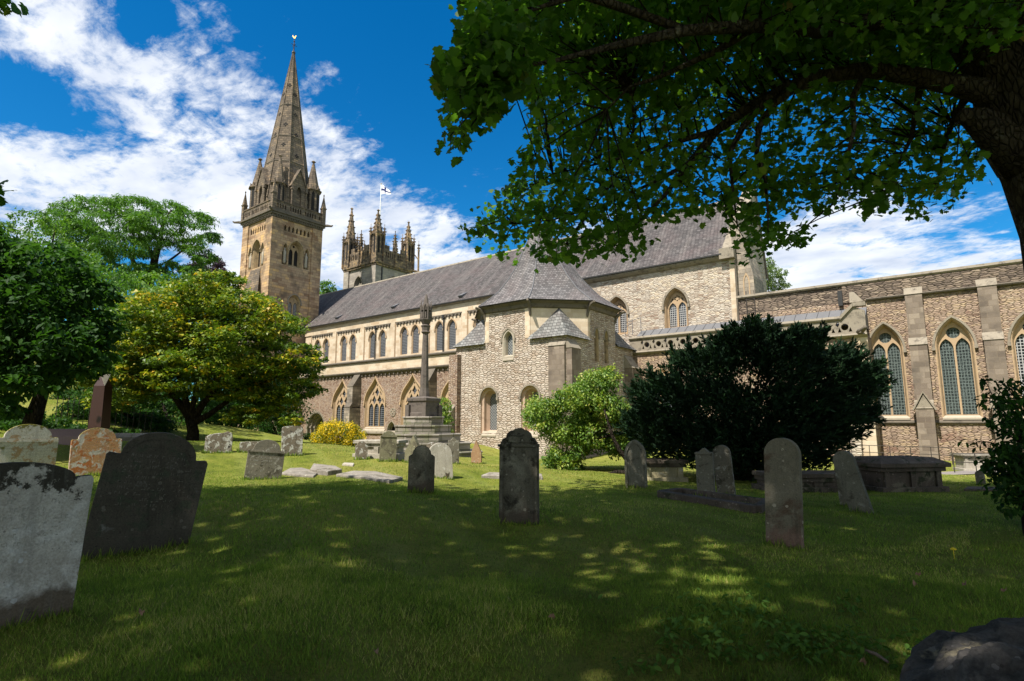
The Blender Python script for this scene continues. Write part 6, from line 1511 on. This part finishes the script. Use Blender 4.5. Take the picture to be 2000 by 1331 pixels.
for i in range(1500):       # feathery shoots that sweep up and outwards
    c = Cn[rng.integers(len(Cn))]; d = rng.normal(size=3); d /= np.linalg.norm(d); d[2] = abs(d[2])*.8 if rng.uniform() < .7 else d[2]; st = c[:3] + d*c[3:6]*rng.uniform(.75, 1.0)
    out = st-cen; out[2] = 0; out /= (np.linalg.norm(out)+1e-6)
    dr = out*rng.uniform(.5, 1.0) + np.array([0, 0, rng.uniform(.2, 1.15)]) + rng.normal(size=3)*.2; dr /= np.linalg.norm(dr); L = rng.uniform(.35, .85); n_ = 34
    t = rng.uniform(0, 1, n_)**.8; sag = np.zeros((n_, 3)); sag[:, 2] = -.12*t*t*L
    SP.append(st + dr*(t*L)[:, None] + sag + rng.normal(size=(n_, 3))*(.05*(1-t*.75))[:, None]); sv.append(np.full(n_, rng.uniform(.2, 1))); SD.append(dr+rng.normal(size=(n_, 3))*.42)
P = np.concatenate([P]+SP); tv = np.concatenate([tv]+sv); D = np.concatenate([D]+SD)
leaves_dir('crown', P, D, .17, 'blade', M['lf_yew'], YW, np.clip(tv*.7+rng.uniform(0, .3, len(tv)), 0, 1))
# near leafy bush at the right edge
cl = []
for i, q in enumerate([(1965, 800, 34, 34), (1990, 870, 42, 50), (1955, 900, 30, 34), (2010, 800, 50, 60), (1990, 950, 46, 40), (2030, 900, 60, 80), (1975, 985, 30, 18)]):
    for s in (-1, 1): cl += pclumps([q], 8.2 + s*.25, .2, 1.0, i+400)
shoots = [[(1990, 900, .012), (1955, 870, .009), (1920, 862, .006), (1885, 866, .003)], [(1985, 840, .012), (1950, 800, .008), (1930, 755, .005), (1918, 735, .003)], [(1985, 780, .01), (1962, 752, .006), (1945, 742, .003)], [(1990, 930, .012), (1945, 905, .007), (1915, 900, .004)], [(1985, 860, .012), (1940, 830, .007), (1925, 815, .004)], [(1975, 790, .01), (1940, 780, .007), (1912, 772, .004)]]
B_ = atd(2000, 1000, 8.3); tr = [([Vector((B_.x, B_.y, -.2)), Vector((B_.x, B_.y, .4)), atd(1990, 850, 8.2), atd(1985, 790, 8.2)], [.05, .04, .03, .01])] + [seg(s_, 8.1) for s_ in shoots]
P0 = []
for s_ in shoots:
    for k in range(26):
        t = rng.uniform(0.15, 1)*(len(s_)-1); i = min(int(t), len(s_)-2); f = t-i; p = atd(s_[i][0]*(1-f)+s_[i+1][0]*f, s_[i][1]*(1-f)+s_[i+1][1]*f, 8.1); P0.append(np.array(p)+rng.normal(size=3)*.035)
RB = empty('leafy_bush', (B_.x, B_.y, float(gz(B_.x, B_.y))), 'dark leafy bush reaching into the picture from the right edge', 'bush')
mb = MB()
for P, rr in tr: mb.tube(P, rr, 5)
part('stem', mb, M['bark_dark'], RB)
P, tv = clump_points(cl, 2600, 22, .2, .7, .4); P = np.concatenate([P, np.array(P0)]); k = above_ground(P); P = P[k]
leaves_at('foliage', P, .095, 'oval', M['lf_dark'], RB, (35, 28))
# birch behind the presbytery wall
bushy('birch_tree', 'pale weeping birch showing above the wall beside the gable', 'tree', [(1500, 530, 18, 20), (1515, 548, 16, 16), (1488, 555, 20, 20), (1500, 512, 12, 12), (1528, 535, 8, 12), (1520, 560, 20, 14)], 70, 4200, .24, 'rhomb', M['lf_birch'], (1500, 760), 1.0, 2, 1.5, .2, .4)
bushy('far_tree', 'dark tree top peeping right of the spire tower above the nave roof', 'tree', [(640, 560, 14, 14), (636, 575, 16, 12), (650, 572, 10, 10)], 108, 1500, .4, 'rhomb', M['lf_mid'], (640, 740), 1.0, 2, 1.5)
bushy('dark_shrub', 'wide evergreen hedge behind the maple trunk', 'shrub', [(380, 800, 50, 30), (440, 805, 50, 30), (500, 800, 50, 34), (560, 805, 50, 34), (330, 800, 50, 30), (470, 770, 60, 30), (540, 770, 50, 30)], 52, 9000, .24, 'rhomb', M['lf_dark'], (460, 835), 1, 2, 2)
bushy('woodland_tree', 'dark mass of tree foliage low between the maple trunk and the tower', 'tree', [(440, 720, 60, 50), (520, 760, 60, 40), (380, 760, 60, 50), (320, 740, 60, 50), (470, 660, 60, 40), (400, 680, 60, 50), (300, 690, 60, 40)], 55, 12000, .34, 'rhomb', M['lf_dark'], (430, 840), 1.5, 2, 3)
bushy('woodland_tree', 'dark tree mass behind the obelisk and railings', 'tree', [(220, 720, 60, 50), (150, 700, 60, 40), (260, 680, 60, 50), (180, 660, 60, 50), (290, 760, 50, 40)], 40, 10000, .26, 'rhomb', M['lf_dark'], (220, 800), 1.5, 2, 3)
for (px, d, hpx, lab) in ((-60, 55, 470, 'rounded tree at the back of the bank, farthest left'), (10, 62, 540, 'rounded tree at the back of the bank left of the acacia'), (90, 70, 560, 'distant rounded tree low behind the acacia')):
    bushy('woodland_tree', lab, 'tree', [(px+random.uniform(-50, 50), hpx+random.uniform(-10, 110), 45, 35) for _ in range(8)], d, 5000, .35, 'rhomb', M['lf_mid'], (px, 780), 2, 2, 3, group='trees on the bank')

# ------------------------------------------------------------------ the big sycamore overhead
CAN = [(890, -5), (885, 50), (900, 95), (850, 105), (842, 165), (865, 205), (855, 275), (890, 312), (935, 262), (975, 270), (985, 205), (1010, 180), (1030, 215), (1030, 260), (995, 320), (975, 375), (905, 395), (885, 428), (910, 465), (965, 490), (970, 530), (1015, 530),
       (1030, 490), (1080, 540), (1105, 508), (1140, 515), (1185, 530), (1200, 500), (1240, 505), (1285, 490), (1275, 450), (1310, 425), (1370, 432), (1420, 432), (1430, 470), (1425, 510), (1475, 525), (1500, 495), (1560, 490), (1590, 465), (1605, 435), (1650, 410), (1700, 425), (1765, 418),
       (1790, 440), (1820, 425), (1880, 422), (1885, 380), (1940, 350), (1935, 310), (1915, 270), (1890, 215), (1900, 170), (1990, 120), (2080, 80), (2080, -60), (905, -60)]
CANx = np.array([p[0] for p in CAN], float); CANy = np.array([p[1] for p in CAN], float)
def inpoly(x, y):
    c = np.zeros(len(x), bool); j = len(CANx)-1
    for i in range(len(CANx)):
        cond = ((CANy[i] > y) != (CANy[j] > y)) & (x < (CANx[j]-CANx[i])*(y-CANy[i])/(CANy[j]-CANy[i]+1e-9)+CANx[i]); c ^= cond; j = i
    return c
dT = 8.2
SB = atd(2085, 900, dT+.2)
SY = empty('sycamore_tree', (SB.x, SB.y, float(gz(SB.x, SB.y))), 'massive sycamore with thick trunk at the right edge arching its leafy boughs over the lawn', 'tree')
limbs = [
 [(2190, 1010, .85, .3), (2180, 900, .68, .3), (2150, 760, .60, .2), (2106, 600, .55, .1), (2084, 450, .54), (2054, 330, .60), (2020, 230, .68), (1998, 140, .66), (1960, 20, .58), (1930, -120, .45), (1900, -300, .3), (1880, -600, .12)],
 [(1990, 180, .5), (1925, 92, .40), (1860, 0, .34), (1780, -120, .26), (1680, -260, .16), (1500, -420, .06)],
 [(2020, 235, .46), (1950, 185, .24), (1890, 172, .165), (1800, 152, .14), (1700, 136, .125), (1620, 146, .115), (1540, 172, .105, .1), (1460, 212, .09, .3), (1400, 255, .075, .5), (1345, 320, .055, .8), (1300, 380, .04, 1.0), (1240, 440, .022, 1.2), (1180, 500, .01, 1.4)],
 [(2010, 300, .5), (1950, 262, .30), (1905, 232, .19), (1880, 226, .12), (1872, 238, .06)],
 [(1690, 140, .05), (1665, 190, .042), (1668, 250, .035), (1655, 310, .028), (1640, 370, .016), (1620, 410, .006)],
 [(1560, 165, .07), (1510, 205, .058), (1482, 250, .05), (1478, 300, .04), (1495, 350, .03), (1500, 420, .014), (1500, 470, .006)],
 [(1500, 190, .06), (1450, 250, .05), (1425, 300, .04), (1430, 360, .022), (1440, 440, .01)],
 [(1800, 152, .06), (1790, 210, .045, .5), (1780, 270, .035, 1), (1750, 330, .022, 1.2), (1720, 390, .008, 1.4)],
 [(1895, 172, .07), (1860, 240, .05, 1), (1840, 300, .03, 1.5), (1830, 380, .012, 1.8)],
 [(1400, 255, .05, .5), (1330, 275, .045, .6), (1250, 300, .03, .8), (1170, 320, .02, 1.0), (1080, 340, .012, 1.1), (1010, 380, .006, 1.2)],
 [(1345, 320, .04, .8), (1270, 360, .03, 1), (1180, 400, .022, 1.3), (1080, 430, .014, 1.5), (980, 440, .006, 1.6)],
 [(1860, 0, .2), (1720, 40, .14, -.5), (1600, 60, .11, -1), (1480, 50, .09, -1.4), (1340, 60, .07, -1.8), (1200, 90, .045, -2.0), (1080, 120, .025, -2.2), (960, 140, .012, -2.4)],
 [(1480, 50, .06, -1.4), (1400, 100, .045, -1.2), (1290, 150, .03, -1), (1230, 170, .02, -1), (1170, 230, .01, -1)],
 [(1340, 60, .05, -1.8), (1200, 10, .05, -2.2), (1130, -10, .04, -2.4), (1040, 20, .02, -2.6)],
 [(1230, 170, .03, -.5), (1240, 240, .02, 0), (1220, 320, .015, .5), (1150, 420, .01, 1), (1090, 500, .004, 1)]]
mb = MB()
for L in limbs[:2]: P, rr = seg(L, dT); mb.tube(P, rr, 16)
part('trunk', mb, M['bark'], SY, smooth=True)
BP = []
for L in limbs[2:]:
    P, rr = seg(L, dT); mb = MB(); mb.tube(P, rr, 8); part('branch', mb, M['bark'], SY, smooth=True)
    for i in range(len(P)-1):
        for t in (0, .25, .5, .75): BP.append(P[i].lerp(P[i+1], t))
BPa = np.array(BP)
# tufts of leaves hung through the outlined mass of the crown, 6 to 13 m away
nt = 2900; TX = rng.uniform(855, 2060, nt*4); TY = rng.uniform(-50, 545, nt*4); k = inpoly(TX, TY); TX = TX[k]; TY = TY[k]
dens = np.where((TY > 180) & (TX > 1440), .42, 1.0)*np.where((TY > 190) & (TX < 1440), .55, 1.0)*np.where((TX < 1010) & (TY > 120), .8, 1.0)*np.where((TY < 230), 1.25, 1.0); k = rng.uniform(0, 1.5, len(TX)) < dens; TX = TX[k][:nt]; TY = TY[k][:nt]
TD = np.where((TX < 1000) & (TY < 310), rng.uniform(5.4, 6.6, len(TX)), rng.uniform(7.4, 12.5, len(TX)))
TD = np.where(TY < 60, rng.uniform(6.2, 12, len(TX)), TD)
TD = np.where((TX > 1330) & (TX < 1930) & (TY > 90) & (TY < 300) & (rng.uniform(0, 1, len(TX)) < .86), rng.uniform(9.2, 13, len(TX)), TD)
ins = inpoly(TX+18, TY) & inpoly(TX-18, TY) & inpoly(TX, TY+16); TX = TX[ins]; TY = TY[ins]; TD = TD[ins]
T = np.array([atd(a, b_, c) for a, b_, c in zip(TX, TY, TD)])
mb = MB()
for i in range(0, len(T), 3):     # twigs
    q = T[i]; dd = np.linalg.norm(BPa-q, axis=1); j = int(dd.argmin())
    if dd[j] < 2.6:
        a = Vector(BPa[j]); b_ = Vector(q); m_ = a.lerp(b_, .5)+Vector((random.uniform(-.15, .15), random.uniform(-.15, .15), random.uniform(.0, .2))); mb.tube([a, m_, b_, b_+Vector((0, 0, -.15))], [.016, .011, .006, .003], 4)
part('twig', mb, M['bark_dark'], SY)
nl = 15; j = np.repeat(np.arange(len(T)), nl); az = rng.uniform(0, 6.28, len(T)); dv = np.stack([np.cos(az), np.sin(az), rng.uniform(-.7, .1, len(T))], -1)
P = T[j]+dv[j]*rng.normal(0, .24, len(j))[:, None]+rng.normal(size=(len(j), 3))*np.array([.09, .09, .08])
x, y, _ = proj(P); k = inpoly(x+rng.normal(size=len(x))*9, y+rng.normal(size=len(x))*9-4); P = P[k]; TVv = rng.uniform(0, 1, len(T))[j][k]
leaves_at('crown', P, .102, 'syc', M['lf_syc'], SY, (34, 26), np.clip(TVv*.55+rng.uniform(0, .45, len(P)), 0, 1), .3)
# upper crown of the same tree above the picture, which shades the lawn
def outframe(P, m=25):
    x, y, dd = proj(P); return ~((dd > 0.05) & (x > -m) & (x < 2000+m) & (y > -m) & (y < 1400))
ct_ = 1/math.tan(R(SUN_EL)); sx_, sy_ = -math.sin(R(SUN_AZ))*ct_, -math.cos(R(SUN_AZ))*ct_
SHR, SHD = sx_*RT[0]+sy_*RT[1], sx_*FW[0]+sy_*FW[1]
def shade_edge(r_, d_):      # crowns cut to shape so their cast shade stops along this lawn line
    e = np.interp(r_, [-14, -8, -4, 0, 4, 8, 14], [8.8, 9.9, 12.3, 13.6, 15.2, 19, 19]); return d_ < e
def canopy(r0, r1, d0, d1, h0, h1, ntuft, nleaf, spread=.5, keep=None):
    r_ = rng.uniform(r0, r1, ntuft); d_ = rng.uniform(d0, d1, ntuft)
    hmin = np.maximum(h0, 2.4+.83*np.maximum(d_, 0)); h_ = hmin + rng.uniform(0, 1, len(r_))*(h1-h0)
    k = keep(r_+SHR*h_, d_+SHD*h_); r_, d_, h_ = r_[k], d_[k], h_[k]
    T = np.stack([r_*RT[0]+d_*FW[0], r_*RT[1]+d_*FW[1], h_], -1); j = np.repeat(np.arange(len(T)), nleaf)
    P = T[j]+rng.normal(size=(len(j), 3))*np.array([spread, spread, spread*.4]); return P[outframe(P)]
P = canopy(1, 15, -5, 11, 9.0, 13.5, 750, 22, .55, shade_edge)
leaves_at('upper_crown', P, .25, 'syc', M['lf_syc'], SY, (22, 18))
# two tall limes standing behind the camera, whose crowns cast most of the shade on the lawn
P = canopy(-24, 8, -19, 7, 11.0, 16.0, 4300, 22, .6, lambda a, b_: shade_edge(a, b_) & (a > -13) & (b_ > -6))
TRK = [(-10.5, -2.0), (0.5, -7.5)]; pr_ = P[:, 0]*RT[0]+P[:, 1]*RT[1]; pd_ = P[:, 0]*FW[0]+P[:, 1]*FW[1]
near = np.array([(pr_-a)**2+(pd_-b_)**2 for a, b_ in TRK]).argmin(0); LT = []
for i, lab in enumerate(('tall lime tree outside the left edge, its twig tips poking into the top left corner', 'tall leafy lime tree standing behind the viewer')):
    r0, d0 = TRK[i]; x, y = rd(r0, d0); S2 = empty('lime_tree', (x, y, float(gz(x, y))), lab, 'tree'); LT.append(S2)
    mb = MB(); mb.tube([(x, y, -.2), (x, y, 2.5), (x+.2, y, 8), (x, y+.3, 14), (x, y, 18)], [.55, .45, .36, .22, .06], 12)
    for k in range(11):
        a = k*2.4; h_ = 8+k*.8; mb.tube([(x, y, h_), (x+2.5*math.cos(a), y+2.5*math.sin(a), h_+2.2), (x+6*math.cos(a), y+6*math.sin(a), h_+4)], [.16, .1, .03], 6)
    if i == 0:
        for tx, ty in ((2, 6), (-8, 368)):
            e_ = atd(tx, ty, 5.0); f_ = atd(tx-120, ty-70, 4.6); mb.tube([(x, y, 6.5), Vector((x, y, 7)).lerp(f_, .6)+Vector((0, 0, .9)), f_, e_], [.12, .06, .015, .004], 5)
    part('trunk', mb, M['bark'], S2, smooth=True)
leaves_at('crown', P[near == 1], .25, 'syc', M['lf_syc'], LT[1], (22, 18)); P = P[near == 0]; S2 = LT[0]
Pt = [np.array(atd(a, b_, 5.0))+rng.normal(size=3)*.05 for a, b_ in [(4, 4), (12, 10), (-6, 12), (0, 16), (18, 2), (-8, 366), (0, 372), (-14, 372), (-4, 362)] for _ in range(3)]
leaves_at('twig_tip', np.array(Pt), .11, 'syc', M['lf_syc'], S2, (30, 25))
leaves_at('crown', P, .24, 'syc', M['lf_syc'], S2, (22, 18), szvar=.2)

# ------------------------------------------------------------------ grass, ground plants, fallen leaves
def vnoise(x, y, s, seed):
    g_ = np.random.default_rng(seed).uniform(0, 1, (257, 257)); X = (x/s) % 256; Y = (y/s) % 256
    xi = X.astype(int); yi = Y.astype(int); fx = X-xi; fy = Y-yi; fx = fx*fx*(3-2*fx); fy = fy*fy*(3-2*fy)
    return (g_[xi, yi]*(1-fx)+g_[xi+1, yi]*fx)*(1-fy)+(g_[xi, yi+1]*(1-fx)+g_[xi+1, yi+1]*fx)*fy
def blades(n, dmin, dmax, h0, h1, w, pw=1.0):
    d = (rng.uniform(0, 1, n)*(dmax**pw-dmin**pw)+dmin**pw)**(1/pw); r = rng.uniform(-1, 1, n)*(.93*d+.3)
    x = r*RT[0]+d*FW[0]; y = r*RT[1]+d*FW[1]
    nz = .55*vnoise(x, y, .9, 1)+.3*vnoise(x, y, .28, 2)+.15*vnoise(x, y, 3.1, 3)
    z = gz(x, y); a = rng.uniform(0, 2*np.pi, n); h = rng.uniform(h0, h1, n)*(.55+.9*nz); b = rng.uniform(0, 2*np.pi, n); lean = rng.uniform(.1, .9, n)*h
    c, s = np.cos(a)*w/2*rng.uniform(.7, 1.3, n), np.sin(a)*w/2
    B = np.stack([x, y, z-.01], -1); V = np.stack([B+np.stack([-c, -s, 0*c], -1), B+np.stack([c, s, 0*c], -1), B+np.stack([np.cos(b)*lean, np.sin(b)*lean, h], -1)], 1)
    dry = vnoise(x, y, 1.6, 7); v = np.clip(nz*.85 + rng.normal(0, .2, n) + (dry > .62)*rng.uniform(-.1, .5, n) + np.clip((d-14)/30, 0, .3), 0, 1)  # blades past the shaded front tinted yellower, putting the sunlight into their colour
    return V, v
A = [blades(170000, 2.7, 6, .02, .06, .007, 1.4), blades(12000, 2.7, 9, .05, .10, .008, 1.6), blades(190000, 6, 14, .02, .055, .011, 1.5), blades(170000, 14, 32, .02, .05, .018, 1.7)]
for Pg, rg, f_, w, d in STONES:      # untrimmed grass hugging the foot of each stone
    n = int(260*w) if d < 20 else 90; u = rng.uniform(-w/2-.05, w/2+.05, n); q = np.where(rng.uniform(0, 1, n) < .75, rng.uniform(.005, .07, n), rng.uniform(-.2, -.13, n))
    x = Pg.x+rg.x*u+f_.x*q; y = Pg.y+rg.y*u+f_.y*q; z = gz(x, y); h = rng.uniform(.04, .13, n)*(.5+vnoise(x, y, .12, 9)); a = rng.uniform(0, 6.28, n); k = .004+.0006*d
    B = np.stack([x, y, z-.01], -1); c, s = np.cos(a)*k, np.sin(a)*k; b = rng.uniform(0, 6.28, n); ln = h*rng.uniform(.1, .6, n)
    A.append((np.stack([B+np.stack([-c, -s, 0*c], -1), B+np.stack([c, s, 0*c], -1), B+np.stack([np.cos(b)*ln, np.sin(b)*ln, h], -1)], 1), np.clip(rng.normal(.5, .22, n), 0, 1)))
V = np.concatenate([a[0] for a in A]); v = np.concatenate([a[1] for a in A])
go = link_mesh('grass', fast_mesh('grass', V, None, M['grass'], v)); go['kind'] = 'stuff'; go['label'] = 'short green lawn grass with drier straw-coloured patches'; go['category'] = 'grass'
# low broad-leaved weeds in the lower right
n = 1500; px = rng.uniform(1150, 1900, n*2); py = rng.uniform(1170, 1345, n*2); k = (.6*vnoise(px, py, 45, 4) + .4*rng.uniform(0, 1, len(px)) + (py-1170)/600 + np.abs(px-1550)*-.0007) > .62; px = px[k][:n]; py = py[k][:n]
PP = []
for a, b_ in zip(px, py):
    r_ = ray(a, b_); t = -CH/r_[2]; x, y = r_[0]*t, r_[1]*t; PP.append((x, y, float(gz(x, y))+random.uniform(.03, .07)))
WD = empty('ground_plants', (PP[0][0], PP[0][1], 0), 'low broad-leaved weeds creeping through the grass at the lower right', 'weeds', None, 'stuff')
PPa = np.array(PP); wl = leaves_at('ground_plants', PPa, .052, 'oval', M['lf_ground'], WD, (20, 18), None, .45)
wl.parent = None; wl.location = WD.location; wl['label'] = WD['label']; wl['category'] = 'weeds'; wl['kind'] = 'stuff'; bpy.data.objects.remove(WD); wl.name = 'ground_plants'
# fallen leaves, one by one
M['lf_fall'] = mottled('fallen_leaf', (.34, .20, .12), (.22, .13, .08), .8, 20)
M['dand'] = simple('dandelion_yellow', (.8, .6, .02), .6)
places = [(735, 1293, 'lying near the bottom edge left of centre'), (1070, 1226, 'curled up on the grass under the tall scroll-headed stone'), (282, 1216, 'small and reddish near the big pale stone'), (1788, 1138, 'pale and round in the shade right of centre'),
          (1884, 1160, 'small and pinkish to the right'), (1957, 1172, 'orange, just above the boulder'), (1680, 1318, 'at the very bottom among the weeds'), (1860, 1257, 'tucked beside the boulder'), (1795, 1160, 'tiny and pale in the right-hand shade')]
for i, (a, b_, w_) in enumerate(places):
    Pg, d = ground_hit(a, b_); Pg.z += .05; s = random.uniform(.035, .05); mb = MB(); an = random.uniform(0, 6)
    pts = [(0, 0, .01), (.3, .35, .02), (.7, .42, .0), (1.2, .1, .015), (1.0, -.3, .03), (.4, -.35, .012)]
    mb.add([Pg+Vector((s*(p*math.cos(an)-q*math.sin(an)), s*(p*math.sin(an)+q*math.cos(an)), z*2+.012*abs(q))) for p, q, z in pts], [(0, 1, 2, 3), (0, 3, 4, 5)])
    single('fallen_leaf', mb, M['lf_fall'], tuple(Pg), 'dry brown fallen leaf '+w_, 'leaf', 'fallen leaves on the lawn')
Pg, d = ground_hit(1864, 1094); mb = MB(); mb.lathe((Pg.x, Pg.y), [(.004, Pg.z), (.004, Pg.z+.11), (.03, Pg.z+.115), (.034, Pg.z+.125), (.01, Pg.z+.14)], 10, 0, 0)
single('dandelion', mb, M['dand'], tuple(Pg), 'single yellow dandelion flower in the shaded grass', 'flower')
Pg, d = ground_hit(1712, 1294); mb = MB(); mb.tube([Pg+Vector((-.07, .05, .04)), Pg+Vector((0, 0, .05)), Pg+Vector((.07, -.07, .04))], [.012, .011, .008], 7); single('stick', mb, mottled('dead_wood', (.22, .16, .11), (.12, .08, .06), .9, 20), tuple(Pg), 'short broken brown stick among the weeds', 'stick')
